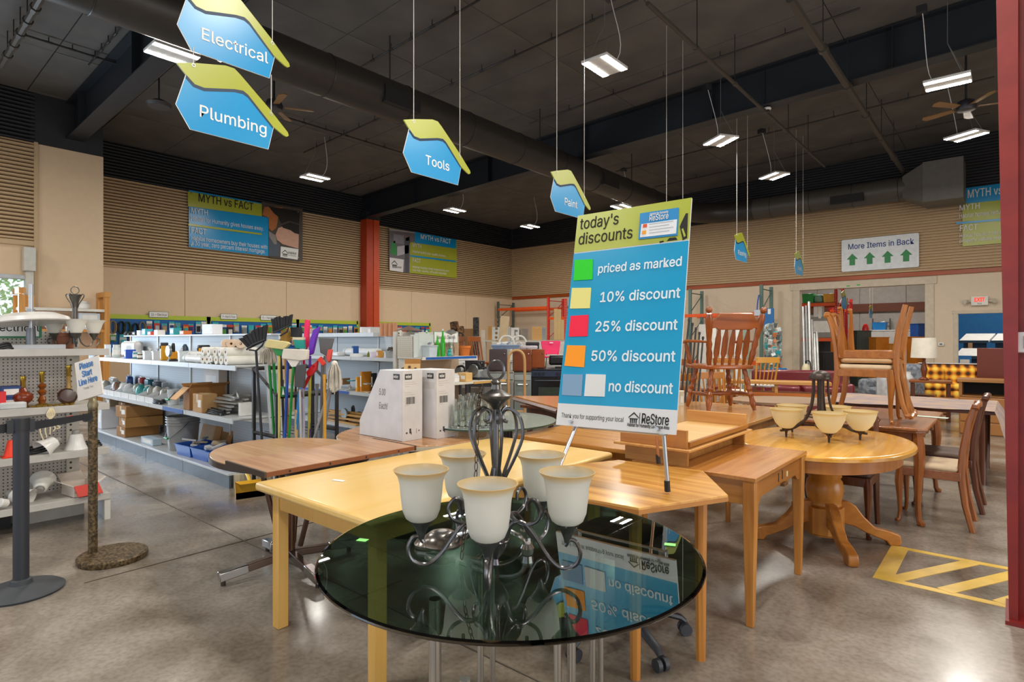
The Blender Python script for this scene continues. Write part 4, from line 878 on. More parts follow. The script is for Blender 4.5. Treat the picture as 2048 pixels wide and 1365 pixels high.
for k in range(5):
    a = toward - radians(4) + 2 * pi * k / 5
    ar = obj('arm', tube(polar([(.03, .085), (.05, .135), (.085, .145), (.12, .115), (.165, .055), (.205, .03), (.245, .045), (.258, .08), (.245, .11), (.226, .112), (.214, .095)], a), .0062, 8), IRON, ch)
    obj('scroll', tube(polar([(.02, .26), (.03, .20), (.055, .155), (.09, .14), (.13, .155), (.142, .19), (.122, .215), (.10, .205), (.098, .182)], a), .0055, 8), IRON, ch)
    obj('shade_cup', mv(solid([(.008, .105), (.012, .12), (.02, .14), (.034, .155), (.036, .162)], 16), .22 * cos(a), .22 * sin(a)), IRON, ch)
    sh = obj('bell_shade', lathe(ring, 28), bellm, ch, loc=(.22 * cos(a), .22 * sin(a), 0))
    obj('bulb', ball((0, 0, .225), .026, 14, 1.2), C('#f4f4f0', .3), sh)
# chain hanging beside the stem
cl = []
cp_ = spline([(-.03, -.03, .54), (-.045, -.03, .47), (-.05, -.03, .36), (-.055, -.035, .24), (-.075, -.05, .14), (-.09, -.055, .02)], 5)
for i in range(len(cp_) - 1):
    d = (cp_[i + 1] - cp_[i]).normalized(); a_, b_ = frame_on(d); w = a_ if i % 2 else b_; m_ = (cp_[i] + cp_[i + 1]) / 2
    cl.append(tube([m_ + d * (.014 * cos(t)) + w * (.006 * sin(t)) for t in [2 * pi * k / 8 for k in range(8)]], .0017, 4, True))
obj('chain', cl, C('#54402f', .4, .7), ch, 'brown hanging chain')
# brushed nickel fixture lying beside it
pn = at(884, 1092, .772)
nk = T('ceiling_fixture', 'brushed nickel ceiling fixture lying on the glass table behind the chandelier shades', 'light fixture', (pn.x, pn.y, .7715), 0)
NICK = C('#8f8984', .25, .9, vary=.05)
obj('canopy_dome', solid([(.066, .005), (.068, .012), (.06, .03), (.04, .045), (.02, .05), (.012, .05)], 24), NICK, nk)
obj('second_dome', mv(solid([(.045, 0), (.046, .008), (.035, .022), (.015, .03)], 20), -.035, -.03, .002), NICK, nk)
for a in (.3, 1.1, 1.9): obj('curved_arm', tube(spline([(.03, .03, .03), (.1 * cos(a) + .05, .1 * sin(a) + .05, .075), (.2 * cos(a) + .05, .18 * sin(a) + .05, .06), (.22 * cos(a) + .05, .22 * sin(a) + .06, .012)], 5), .007, 8), CHROME, nk)
for a in (.3, 1.1, 1.9): obj('socket_cup', mv(solid([(.018, 0), (.022, .02), (.014, .035)], 14), .22 * cos(a) + .05, .22 * sin(a) + .06, .0), CHROME, nk)
# swivel chair under the hexagonal table
sw = T('office_chair', 'black swivel chair base with casters under the hexagonal table', 'chair', (-1.46, 2.52, 0)); BP = C('#2b2e36', .45)
for k in range(5):
    a = radians(-27 + 72 * k)
    arm = obj('base_arm', tube([(.03 * cos(a), .03 * sin(a), .125), (.2 * cos(a), .2 * sin(a), .115), (.30 * cos(a), .30 * sin(a), .085), (.325 * cos(a), .325 * sin(a), .065)], [.032, .026, .022, .018], 8, flat=.7), BP, sw)
    for s_ in (-1, 1): obj('caster_wheel', cyl((.325 * cos(a) - s_ * .008 * sin(a), .325 * sin(a) + s_ * .008 * cos(a), .029), (.325 * cos(a) - s_ * .028 * sin(a), .325 * sin(a) + s_ * .028 * cos(a), .029), .029, n=16), C('#3a3c42', .5), arm)
obj('gas_column', [cyl((0, 0, .06), (0, 0, .44), .025, n=14), cyl((0, 0, .09), (0, 0, .16), .05, .04, 14)], BP, sw); obj('seat', mv(prism(rrect(.46, .44, .1), 0, .06), 0, 0, .44), C('#23252a', .8), sw, bev=.02)
# ---- bronze fixture on the oval table
pb = at(1640, 874, .735)
creamg = SHADE('#f0e8cc', '#e8d398', .055, .205)
bz = T('chandelier', 'bronze light fixture with five cream glass shades on the oval oak table', 'chandelier', (pb.x, pb.y, .7355))
obj('dome_cap', solid([(.075, .425), (.077, .432), (.066, .46), (.042, .48), (.015, .488)], 24), BRONZE, bz); obj('stem', [cyl((0, 0, .09), (0, 0, .43), .019, n=14), solid([(.02, .06), (.04, .08), (.02, .1)], 14)], BRONZE, bz)
sr = [(.018, .06), (.045, .072), (.075, .105), (.095, .15), (.108, .205), (.112, .207), (.106, .207), (.09, .15), (.07, .108), (.04, .078), (0, .07)]
for k in range(5):
    a = YAW + pi + 2 * pi * k / 5 + .05
    obj('arm', tube(polar([(.052, .43), (.054, .33), (.072, .22), (.12, .12), (.19, .068), (.25, .052), (.30, .047)], a), .0085, 8), BRONZE, bz)
    obj('shade_cup', mv(solid([(.007, 0), (.008, .03), (.012, .045), (.03, .06), (.033, .068)], 14), .255 * cos(a), .255 * sin(a)), BRONZE, bz)
    obj('bowl_shade', lathe(sr, 28), creamg, bz, loc=(.255 * cos(a), .255 * sin(a), 0))
obj('brace_ring', tube([(.1 * cos(a), .1 * sin(a), .15) for a in [2 * pi * k / 20 for k in range(20)]], .005, 6, True), BRONZE, bz)
# ================================================================== SHELVING AND STOCK
KRAFT = C('#b98a58', .75, vary=.05); KRAFTD = C('#8c6238', .8); SHELF = C('#c3c6c8', .4, vary=.03); PANELM = PEG('#bcc3c8', 1, .03, .14, '#8c949b'); KICK = C('#4d555f', .45, vary=.12)
PEGG = PEG('#c3bbb2', 0, .0262, .19, '#2f2a26'); TAPE = C('#d9c9a6', .4); CLEAR = C('#dfe5e8', .15, alpha=.45, vary=0)
def gondola(name, label, x0, x1, yf, yb, levels, top, n, skip_last=False):
    t = T(name, label, 'shelving', (0, 0, 0), 0, 'store gondolas'); w = (x1 - x0) / n
    for k in range(n):
        a, b = x0 + k * w, x0 + (k + 1) * w
        obj('kick_plate', box(a + .004, b - .004, yf, yf + .02, 0, .125), KICK, t)
        obj('base_deck', [box(a + .003, b - .003, yf - .01, yb, .125, .15)], SHELF, t, bev=.003)
        obj('back_panel', box(a + .015, b - .015, yb, yb + .02, .15, top), PANELM, t)
        for z, d in levels:
            obj('shelf', [box(a + .004, b - .004, yb - d, yb, z - .012, z), box(a + .004, b - .004, yb - d - .012, yb - d, z - .045, z + .004)], SHELF, t)
            for e in (a + .02, b - .02): obj('bracket', [([(e, yb, z - .012), (e, yb - d + .03, z - .012), (e, yb, z - .10), (e + .004, yb, z - .012), (e + .004, yb - d + .03, z - .012), (e + .004, yb, z - .10)], [(0, 1, 2), (5, 4, 3), (0, 3, 4, 1), (1, 4, 5, 2), (2, 5, 3, 0)])], SHELF, t)
    for k in range(n + 1): obj('upright', box(x0 + k * w - .012, x0 + k * w + .012, yb - .012, yb + .02, .1, top), C('#d5d8da', .4), t)
    return t
G1 = gondola('gondola_shelf', 'long steel gondola of electrical and hardware stock along the left aisle', -10.36, -5.79, 2.55, 3.07, [(1.19, .45), (.67, .48)], 1.5, 4)
obj('top_cap', box(-10.36, -5.79, 2.97, 3.17, 1.5, 1.515), SHELF, G1); obj('end_trim', [box(-5.79, -5.76, 2.59, 3.05, .0, .13)] + [box(-5.76, -5.752, 2.61 + .045 * k, 2.635 + .045 * k, 0, .13) for k in range(9)], C('#cfc6ae', .5), G1, 'ribbed beige end trim')
G2 = gondola('gondola_shelf', 'second steel gondola behind the broom rack', -9.9, -6.42, 5.1, 5.65, [(1.19, .5), (.67, .52)], 1.5, 3)
obj('top_cap', box(-9.9, -7.45, 5.45, 5.7, 1.5, 1.56), SHELF, G2, 'empty top shelf'); obj('end_board', box(-6.42, -6.36, 5.02, 6.2, 0, 1.56), C('#d4d0c8', .5), G2)
obj('slotted_post', [box(-6.36, -6.33, 5.06, 5.10, 0, 1.58)], PEG('#d8d2c4', 0, .04, .16, '#3c3833'), G2)
obj('price_channel', box(-9.0, -7.6, 5.112, 5.117, .63, .67), C('#1a4fb0', .4), G2, 'blue price channel')
obj('price_channel', box(-7.6, -7.0, 2.572, 2.577, .625, .67), C('#1d5fae', .4), G1, 'blue price channel')
# --- kinds of stock, built standing on z = 0 at the origin; w along x, d along y, h tall
def k_carton(t, w, d, h, col):
    obj('carton_body', cbox(0, 0, h / 2, w, d, h), C(col, .75, vary=.05), t, bev=min(.006, w * .04))
    obj('tape', [box(-w * .5, w * .5, -d * .07, d * .07, h, h + .0012), box(-w * .07, w * .07, -d / 2 - .0012, -d / 2, h * .55, h)], TAPE, t)
    obj('shipping_label', box(w * .08, w * .4, -d / 2 - .0016, -d / 2, h * .3, h * .7), WHITE, t)
def k_plainbox(t, w, d, h, col):
    obj('box_body', cbox(0, 0, h / 2, w, d, h), C(col, .55, vary=.04), t, bev=min(.004, w * .04)); obj('printed_panel', box(-w * .36, w * .36, -d / 2 - .0012, -d / 2, h * .25, h * .8), C('#e8e6e0', .5), t)
    obj('lid_flap', box(-w / 2 - .001, w / 2 + .001, -d / 2 - .001, d / 2, h - .004, h + .002), C(col, .5), t)
def k_open(t, w, d, h, col):
    m = C(col, .78, vary=.06); obj('carton_body', tray(w, d, h, .006), m, t)
    f = d * .48
    obj('flap', mv(box(-w / 2, w / 2, -f, 0, -.003, .003), 0, -d / 2, h, .75), C('#c8443a' if col == '#dcd0c4' else '#d2a673', .78), t); obj('flap', mv(box(-w / 2, w / 2, 0, f, -.003, .003), 0, d / 2, h, .6), m, t)
    obj('flap', mv(box(-w * .4, 0, -d / 2, d / 2, -.003, .003), -w / 2, 0, h, 0, .5), m, t); obj('flap', mv(box(0, w * .4, -d / 2, d / 2, -.003, .003), w / 2, 0, h, 0, -.6), m, t)
def k_bin(t, w, d, h, col):
    m = C(col, .25) if col[0] == '#' else C('#eef2f4', .3)
    obj('bin_body', [([(-w / 2, -d / 2, 0), (w / 2, -d / 2, 0), (w / 2, d / 2, 0), (-w / 2, d / 2, 0), (-w / 2, -d / 2, h * .55), (w / 2, -d / 2, h * .55), (w / 2, d / 2, h), (-w / 2, d / 2, h), (-w / 2, -d * .1, h), (w / 2, -d * .1, h)],
                    [(3, 2, 1, 0), (0, 1, 5, 4), (2, 3, 7, 6), (1, 2, 6, 9, 5), (3, 0, 4, 8, 7)])], m, t, smooth=False)
    obj('bin_lip', [box(-w / 2 - .003, w / 2 + .003, -d / 2 - .004, -d / 2, h * .5, h * .58)], m, t)
    for k in range(3):
        c = random.choice(['#c9ccd0', '#3f6fa8', '#8d8f86', '#2f8f8f', '#d8d6cf', '#7b5b46', '#e6e6e2'])
        obj('bagged_part', mv(solid([(w * .16, 0), (w * .26, h * .4), (w * .17, h * 1.1), (.004, h * 1.35)], 7), (k - 1) * w * .26, random.uniform(-.15, .25) * d, h * .2, random.uniform(-.5, .3), random.uniform(-.4, .4)), C(c, .35), t)
def k_tub(t, w, d, h, col):
    obj('tub_body', tray(w, d, h, .005, w * .06), C(col, .3), t); obj('rim', [box(-w / 2 - .006, w / 2 + .006, -d / 2 - .006, -d / 2 + .002, h - .012, h), box(-w / 2 - .006, w / 2 + .006, d / 2 - .002, d / 2 + .006, h - .012, h), box(-w / 2 - .006, -w / 2 + .002, -d / 2, d / 2, h - .012, h), box(w / 2 - .002, w / 2 + .006, -d / 2, d / 2, h - .012, h)], C(col, .3), t)
    for k in range(4):
        c = random.choice(['#e9e6df', '#c7c9cc', '#b9a88b', '#8f9aa6', '#f0f0ee'])
        obj('contents_piece', mv(cbox(0, 0, 0, w * .4, d * .2, .02), random.uniform(-.2, .2) * w, random.uniform(-.25, .25) * d, h * .8 + .02 * k, random.uniform(-.4, .4), random.uniform(-.35, .35), random.uniform(0, 3)), C(c, .6), t)
def k_bucket(t, w, d, h, col):
    r = w / 2; obj('bucket_body', lathe([(0, .002), (r * .84, 0), (r * .97, h * .78), (r * .99, h * .97), (r * .94, h * .97), (r * .92, h * .78), (r * .8, .02), (0, .02)], 28), C(col, .35), t)
    for z in (.76, .84, .92, .985): obj('rim_ring', tube([(r * (1.0) * cos(a), r * sin(a), h * z) for a in [2 * pi * k / 28 for k in range(28)]], h * .014, 6, True), C(col, .35), t)
    obj('bail_handle', tube([(r * 1.04 * cos(a), -abs(sin(a)) * r * 1.02, h * .86 - abs(sin(a)) * h * .5) for a in [pi * k / 12 for k in range(13)]], .004, 5), C('#55585a', .4, .6), t); obj('grip', cyl((-.05, -r * 1.03, h * .37), (.05, -r * 1.03, h * .37), .012), C('#2e9a4d', .4), t, 'green plastic grip')
def k_roll(t, w, d, h, col):     # lying along y
    r = h / 2; obj('paper_roll', mv(lathe([(r * .32, -d / 2), (r, -d / 2), (r, d / 2), (r * .32, d / 2), (r * .32, -d / 2)], 18), 0, 0, r, pi / 2), C(col, .6), t); obj('core', mv(lathe([(r * .2, -d / 2 - .001), (r * .32, -d / 2 - .001), (r * .32, d / 2), (r * .2, d / 2), (r * .2, -d / 2 - .001)], 14), 0, 0, r, pi / 2), KRAFT, t)
def k_jar(t, w, d, h, col):
    r = w / 2; obj('jar_body', solid([(r * .9, 0), (r, h * .06), (r, h * .72), (r * .8, h * .82)], 16), C(col, .25), t); obj('lid', solid([(r * .85, h * .82), (r * .85, h)], 16), C('#e3e3df', .4), t); obj('label_band', lathe([(r * 1.01, h * .2), (r * 1.01, h * .6)], 16), C('#f0eee8', .5), t)
def k_bottle(t, w, d, h, col):
    r = w / 2; obj('bottle_body', solid([(r * .95, 0), (r, h * .05), (r, h * .5), (r * .75, h * .66), (r * .38, h * .78), (r * .36, h * .95)], 16), C(col, .12, alpha=.9, vary=0), t); obj('cap', solid([(r * .42, h * .94), (r * .42, h)], 12), C('#d9d9d2', .4), t)
def k_toolcase(t, w, d, h, col):
    obj('case_body', cbox(0, 0, h * .42, w, d, h * .84), C(col, .4), t, bev=.012); obj('case_lid', cbox(0, 0, h * .88, w * 1.04, d * 1.04, h * .2), C('#33343a', .45), t, 'black lid', bev=.012)
    obj('latch', [cbox(0, -d / 2 - .004, h * .72, w * .3, .014, h * .16)], C('#222326', .5), t); obj('front_label', box(-w * .34, w * .34, -d / 2 - .002, -d / 2, h * .15, h * .55), C('#efe9dc', .5), t)
def k_machine(t, w, d, h, col):
    obj('motor_housing', cbox(0, 0, h * .35, w, d, h * .5), C(col, .45), t, bev=.02); obj('base_plate', box(-w * .6, w * .6, -d * .6, d * .6, 0, h * .1), C('#3a3d42', .4, .5), t, bev=.004)
    obj('blade_guard', mv(solid([(h * .32, -.015), (h * .33, 0), (h * .32, .015)], 20), w * .1, -d * .55, h * .6, pi / 2), C('#8f9496', .35, .7), t); obj('handle', tube(spline([(-w * .3, 0, h * .55), (-w * .3, 0, h * .9), (w * .1, 0, h), (w * .35, 0, h * .8), (w * .3, 0, h * .55)], 4), .016, 8), C('#26282b', .5), t)
def k_bag(t, w, d, h, col):
    obj('bag_body', mv(prism(rrect(w, h, min(w, h) * .2), -d / 2, d / 2), 0, 0, h / 2, pi / 2), C(col, .35, vary=.15), t, bev=d * .3); obj('header_card', cbox(0, -.0, h * .97, w * .8, d * .5, h * .12), C('#ecebe6', .5), t)
def k_coil(t, w, d, h, col):
    for k in range(3): obj('cable_loop', tube([((w / 2 - .01 * k) * cos(a), (d / 2 - .008 * k) * sin(a) , .012 + .016 * k + .006 * sin(3 * a)) for a in [2 * pi * q / 22 for q in range(22)]], .008, 6, True), C(col, .5), t)
    obj('plug', cbox(w * .5, -d * .3, .015, .035, .022, .02), C(col, .5), t)
def k_angles(t, w, d, h, col):
    n = 15
    for k in range(n): obj('metal_bar', mv([box(-w / 2, w / 2, -.022, .022, 0, .016)][0], random.uniform(-.05, .05), (k % 3 - 1) * d * .28, .008 + h * .055 * k, random.uniform(-.15, .15), random.uniform(-.05, .05), random.uniform(-.25, .25)), C(col, .4, .4), t)
    for s_ in (-1, 1): obj('raised_bar', tube([(s_ * w * .45, 0, h * .4), (0, .05, h * 1.05)], .014, 4), C(col, .4, .4), t)
def k_sheet(t, w, d, h, col):
    obj('sheet_face', mv(box(-w / 2, w / 2, -.006, .006, 0, h), 0, 0, .004, -.22), C(col, .7), t, bev=.002); obj('fold', mv(box(w * .18, w * .5, -.012, -.006, .01, h * .93), 0, 0, .004, -.22), C('#a97a46', .75), t)
def k_helmet(t, w, d, h, col):
    obj('shell', lathe([(w * .5, 0), (w * .48, h * .4), (w * .36, h * .8), (w * .15, h), (.001, h)], 18), C(col, .3), t); obj('brim', mv(prism(circle(w * .6, 20, ry=d * .55), 0, .01), 0, -.02), C(col, .3), t); obj('strap', tube([(w * .5 * cos(a), w * .5 * sin(a), h * .3) for a in [2 * pi * k / 16 for k in range(16)]], .006, 5, True), C('#b0242b', .5), t)
def k_pipe(t, w, d, h, col):
    obj('plastic_pipe', cyl((-w / 2, 0, h / 2), (w / 2, 0, h / 2), h / 2, n=14), C(col, .4), t); obj('end_cap', cyl((-w / 2 - .01, 0, h / 2), (-w / 2 + .04, 0, h / 2), h * .56, n=14), C('#c9d3d6', .4), t)
KIND = {k[2:]: v for k, v in list(globals().items()) if k.startswith('k_')}
NAMES = dict(carton='cardboard_carton', plainbox='product_box', open='open_carton', bin='parts_bin', tub='plastic_tub', bucket='bucket', roll='paper_roll_stock', jar='jar', bottle='bottle', toolcase='tool_case', machine='power_tool', bag='bagged_product', coil='cable_coil', angles='metal_bracket_heap', sheet='flattened_carton', helmet='hard_hat', pipe='plastic_pipe_stock')
CATS = dict(carton='box', plainbox='box', open='box', bin='bin', tub='tub', bucket='bucket', roll='roll', jar='jar', bottle='bottle', toolcase='tool case', machine='power tool', bag='bag', coil='cable', angles='metal parts', sheet='cardboard', helmet='helmet', pipe='pipe')
def stock(kind, label, loc, w, d, h, col, rz=0.0, group=None, name=None):
    t = T(name or NAMES[kind], label, CATS[kind], loc, rz, group); KIND[kind](t, w, d, h, col); return t
def onY(kind, label, pxl, pxr, pyt, Y, z, col, d=None, rz=0.0, group=None, name=None):
    """stand a piece on the shelf height z at depth Y so that its outline spans the pixels given, allowing for the slanting view along the aisle"""
    Y -= .25 if Y < 4 else 0
    pm = (pxl + pxr) / 2; c = wY(pm, HORY, Y + (d or .2) / 2); dist = c.x * FW[0] + c.y * FW[1]; W_ = (pxr - pxl) / FPX * dist; r = Vector((c.x, c.y)).normalized(); nx, ny = abs(r.y), abs(r.x)
    if kind in ('bucket', 'jar', 'bottle', 'helmet', 'roll'): w = d_ = W_
    elif d is None: w = d_ = W_ / (nx + ny)
    else: d_ = min(d, W_ * .85 / ny); w = max(.04, (W_ - d_ * ny) / nx)
    h = max(.015, CAMZ + (HORY - pyt) / FPX * dist - z)
    return stock(kind, label, (c.x, max(c.y, Y + d_ / 2), z + .001), w, d_, h, col, rz, group, name)
S1, S2, S0 = 1.191, .671, .151
ga = 'stock on the upper gondola shelf'
for a in [('plainbox', 'small white box with blue print at the far left of the upper gondola shelf', 210, 221, 690, 2.95, S1, '#dfe6ee', .12), ('jar', 'clear jar with white lid beside the small white box on the upper shelf', 226, 240, 690, 2.95, S1, '#cfd9d6'),
          ('bag', 'bundle of white sacks with red print at the back of the upper shelf', 244, 284, 684, 3.15, S1, '#d9d5d2', .12), ('plainbox', 'dark blue open box among small goods on the upper gondola shelf', 250, 270, 700, 2.92, S1, '#2b57c4', .15), ('jar', 'round teal ball shaped container on the upper shelf', 266, 276, 703, 2.9, S1, '#2d8a94'),
          ('jar', 'brown tin beside the teal container on the upper shelf', 275, 285, 706, 2.9, S1, '#6a5a3c'), ('tub', 'white wire tub of fittings left of the yellow tool case', 287, 308, 702, 2.9, S1, '#dcdfe3', .25), ('tub', 'second white tub of fittings touching the yellow tool case', 305, 321, 703, 2.9, S1, '#e4e6ea', .25),
          ('toolcase', 'tall yellow tool case with black lid on the upper gondola shelf', 321, 336, 685, 2.9, S1, '#e0a325', .16), ('machine', 'orange yellow power unit with black base beside the tall yellow case', 338, 355, 689, 2.9, S1, '#f0a21c', .16), ('helmet', 'dark blue hard hat with a red strap on the upper shelf', 362, 378, 689, 3.1, S1, '#33455c'),
          ('tub', 'clear plastic tub right of the orange power unit', 357, 374, 703, 2.88, S1, '#dfe7ea', .2), ('toolcase', 'low yellow case with black lid at the back of the upper shelf', 396, 419, 690, 3.12, S1, '#e8a720', .14), ('pipe', 'white plastic pipe lying across the upper shelf behind the clear tub', 376, 450, 704, 3.08, S1, '#e8eaec', .05),
          ('pipe', 'second white plastic pipe in front of the first on the upper shelf', 372, 428, 711, 2.95, S1, '#e3e5e6', .05), ('jar', 'white cup with red mark among the pipes on the upper shelf', 392, 404, 708, 2.88, S1, '#e9e4e2'), ('coil', 'dark tool with lime green grips on the upper shelf', 420, 452, 718, 2.9, S1, '#43503f', .14)]:
    onY(*a[:8], d=(a[8] if len(a) > 8 else None), group=ga)
k = 0
for row, (z, xs) in enumerate([(0, (-7.02, -6.90, -6.78, -6.66, -6.54, -6.42)), (.085, (-6.98, -6.84, -6.70, -6.56, -6.44)), (.17, (-6.86, -6.70, -6.52))]):
    for i, x in enumerate(xs):
        o_ = ['first', 'second', 'third', 'fourth', 'fifth', 'sixth'][i]; r_ = ['bottom', 'middle', 'top'][row]
        stock('roll', 'white paper roll, %s from the aisle end in the %s row of the roll stack' % (['first', 'second', 'third', 'fourth', 'fifth', 'sixth'][len(xs) - 1 - i], r_), (x + .33, 2.84, S1 + .001 + z), .1, .38, .095, '#ece9df' if row < 2 else '#e6cdb4', random.uniform(-.12, .12) + 1.2 * (row == 2), 'white paper rolls stacked on the gondola')
gb = 'parts bins on the lower gondola shelf'
words_ = ['first', 'second', 'third', 'fourth', 'fifth', 'sixth', 'seventh', 'eighth', 'ninth']
for i in range(8):
    x = -10.2 + .3 * i
    stock('bin', 'white sloping parts bin on the lower gondola shelf, %s from the window end' % words_[i], (x, 2.74, S2 + .001), .28, .30, .12, 'clear', 0, gb)
for i, (px0, px1, pt, col, lb) in enumerate([(214, 240, 756, '#8e8a86', 'grey brown paper bag behind the parts bins, nearest the window end'), (226, 246, 764, '#1f7f9c', 'teal pouch behind the parts bins'), (246, 272, 752, '#1f4f9a', 'dark blue plastic bag leaning behind the parts bins'), (276, 292, 755, '#b8362c', 'red packet behind the parts bins'), (288, 309, 758, '#1d7486', 'dark teal bag right of the red packet'), (306, 322, 763, '#6d7378', 'grey bag at the end of the parts bins'), (324, 336, 766, '#c9d3d8', 'pale clear bag above the last parts bin')]):
    onY('bag', lb, px0, px1, pt, 3.17, S2, col, .08, random.uniform(-.25, .25), 'bagged goods behind the parts bins')
onY('bucket', 'clear plastic pail with red print on the lower gondola shelf', 336, 357, 779, 2.86, S2, '#d5dce0'); onY('coil', 'black cable lying at the front lip of the lower gondola shelf', 302, 335, 795, 2.84, S2, '#1f2024', .12)
onY('open', 'open brown carton with raised flaps on the lower gondola shelf', 372, 446, 773, 2.86, S2, '#b07c44', .4); onY('plainbox', 'box of upright white paper files behind the open brown carton', 410, 452, 736, 3.2, S2, '#d9cfc4', .1)
onY('carton', 'smaller brown carton with white label beside the metal bars', 388, 432, 788, 2.83, S2, '#c29864', .16); onY('angles', 'heap of grey metal shelf brackets on the lower gondola shelf', 424, 506, 786, 2.92, S2, '#a9aaa6', .3); onY('plainbox', 'plain white box at the right end of the lower gondola shelf', 478, 503, 806, 2.98, S2, '#e6e6e2', .14)
stock('coil', 'black plastic tray under the grey shelf brackets', (-6.35, 2.66, S2 + .001), .4, .1, .03, '#1b1c1e')
gc = 'cartons on the gondola base deck'
for lb, x, y, z, w, d, h, c, r in (('white scuffed carton on the base deck near the window end', -10.2, 2.78, 0, .3, .36, .32, '#d5d8de', 0), ('small grey brown carton on top of the white scuffed carton', -10.1, 2.8, .321, .24, .26, .15, '#97866e', .1), ('brown carton at the bottom of the base deck stack, taped front', -9.1, 2.78, 0, .3, .42, .13, '#a0713c', .05), ('long brown carton in the middle of the base deck stack', -9.05, 2.80, .131, .36, .44, .13, '#a87840', -.08), ('brown carton with torn plastic at the top of the base deck stack', -9.08, 2.79, .262, .32, .46, .15, '#a97a45', .1), ('brown carton at the back of the base deck under the shelf', -9.7, 2.88, 0, .3, .25, .40, '#8a6034', 0)):
    stock('carton', lb, (x, y, S0 + .001 + z), w, d, h, c, r, gc)
for a in [('plainbox', 'thin pale blue metal box on the front of the base deck', 285, 320, 876, 2.84, S0, '#b8cbd9', .1), ('bucket', 'large grey pail with green grip on the base deck', 321, 382, 833, 2.84, S0, '#8f9192'), ('sheet', 'flattened brown carton leaning at the back of the base deck', 392, 442, 848, 3.22, S0, '#b98a4a', .1), ('sheet', 'second flattened carton leaning behind the first', 430, 464, 853, 3.24, S0, '#8a6a44', .08)]:
    onY(*a[:8], d=a[8] if len(a) > 8 else None, group=gc if a[0] == 'carton' else None)
for i, (x, y) in enumerate(((-7.05, 2.75), (-6.66, 2.77), (-6.27, 2.77), (-5.98, 2.79))):
    stock('tub', 'blue plastic tub of bagged parts on the base deck, %s from the grey pail' % words_[i], (x, y, S0 + .001), .36, .34, .125, '#1658b8', .06, 'blue tubs on the base deck')
# dustpan below the laminate table
dp = at(505, 968, .02)
du_ = T('dustpan', 'yellow plastic dustpan on the floor behind the maple table', 'dustpan', (-5.42, 2.60, 0), radians(75))
obj('pan', [([(-.16, -.12, 0), (.16, -.12, 0), (.13, .12, .0), (-.13, .12, .0), (-.13, .12, .11), (.13, .12, .11)], [(0, 1, 2, 3), (3, 2, 5, 4), (0, 3, 4), (1, 5, 2)])], C('#f0b81e', .4), du_, smooth=False); obj('handle', tube([(0, .12, .09), (0, .2, .13), (0, .28, .14)], .016, 8), C('#f4c640', .4), du_); obj('hood', [([(-.13, .12, .11), (.13, .12, .11), (.1, .02, .10), (-.1, .02, .10)], [(0, 1, 2, 3)])], C('#e8ac18', .4), du_)
# ---- stock on the second gondola
gd = 'stock on the second gondola'
for a in [('bag', 'white folded sacks on the second gondola, next to the grey shovels', 660, 690, 705, 5.2, S1, '#dfe3e6', .14), ('plainbox', 'small blue box with bright print on the second gondola', 704, 717, 693, 5.25, S1, '#2256a0', .1), ('plainbox', 'low white carton in front of the small blue box', 700, 727, 708, 5.16, S1, '#e3e6e8', .12), ('plainbox', 'white parcel with violet print on the second gondola', 740, 753, 705, 5.18, S1, '#dcd6f0', .1),
          ('bottle', 'yellow and black small bottle on the second gondola', 734, 740, 703, 5.18, S1, '#7a7a28'), ('plainbox', 'orange brown little box on the second gondola', 753, 767, 702, 5.2, S1, '#c98f3e', .1), ('tub', 'white bin of bearings and hoses beside the end board', 768, 793, 703, 5.16, S1, '#d9dde0', .2), ('coil', 'pile of brass and black hose fittings in the white bin', 772, 794, 695, 5.2, S1 + .1, '#5a4c42', .12),
          ('pipe', 'long white tube across the back of the second gondola', 690, 760, 697, 5.5, S1, '#e4e8ea', .06), ('coil', 'curved brown wood trim lying on the second gondola', 664, 690, 698, 5.4, S1, '#5a3c28', .1),
          ('plainbox', 'tall orange box on the lower shelf behind the white cartons', 720, 743, 744, 5.2, S2, '#d98a1c', .2), ('plainbox', 'narrow yellow orange box beside the tall orange box', 712, 721, 755, 5.16, S2, '#f0a81c', .12), ('plainbox', 'black plastic crate behind the tall orange box', 743, 753, 747, 5.3, S2, '#26282c', .2), ('carton', 'small tan carton in front of the tall orange box', 723, 748, 785, 5.13, S2, '#c89a68', .1),
          ('plainbox', 'grey parcel resting on the small tan carton', 726, 746, 776, 5.14, S2 + .12, '#9c9b98', .1), ('tub', 'clear tub with blue and pink stickers on the lower shelf', 690, 712, 780, 5.14, S2, '#bcc6cc', .2), ('plainbox', 'white document box beside the string mop', 672, 689, 783, 5.14, S2, '#dfe3e4', .16), ('carton', 'brown carton standing at the back of the lower shelf', 683, 700, 757, 5.35, S2 + .06, '#a9814f', .14), ('bag', 'teal gloves lying on the clear tub', 694, 712, 770, 5.2, S2 + .14, '#2aa0ac', .12),
          ('machine', 'dark saw with grey blade guard on the base deck behind the white cartons', 688, 724, 813, 5.25, S0, '#34363a', .3), ('machine', 'bright red power tool on the base deck', 672, 690, 846, 5.2, S0, '#e0301f', .16), ('machine', 'second black saw at the end of the base deck', 716, 742, 820, 5.4, S0, '#2a2c30', .25)]:
    onY(*a[:8], d=a[8] if len(a) > 8 else None, group=None)
for i, (a, b, tp) in enumerate([(720, 737, 655), (736, 762, 655)]):
    onY('plainbox', ['white printed carton on top of the second gondola', 'pale grey carton on top of the second gondola beside the clay tiles'][i], a, b, tp, 5.5, 1.562 if i == 0 else 1.51, '#e4e6ea' if i == 0 else '#c8c8c6', .2)
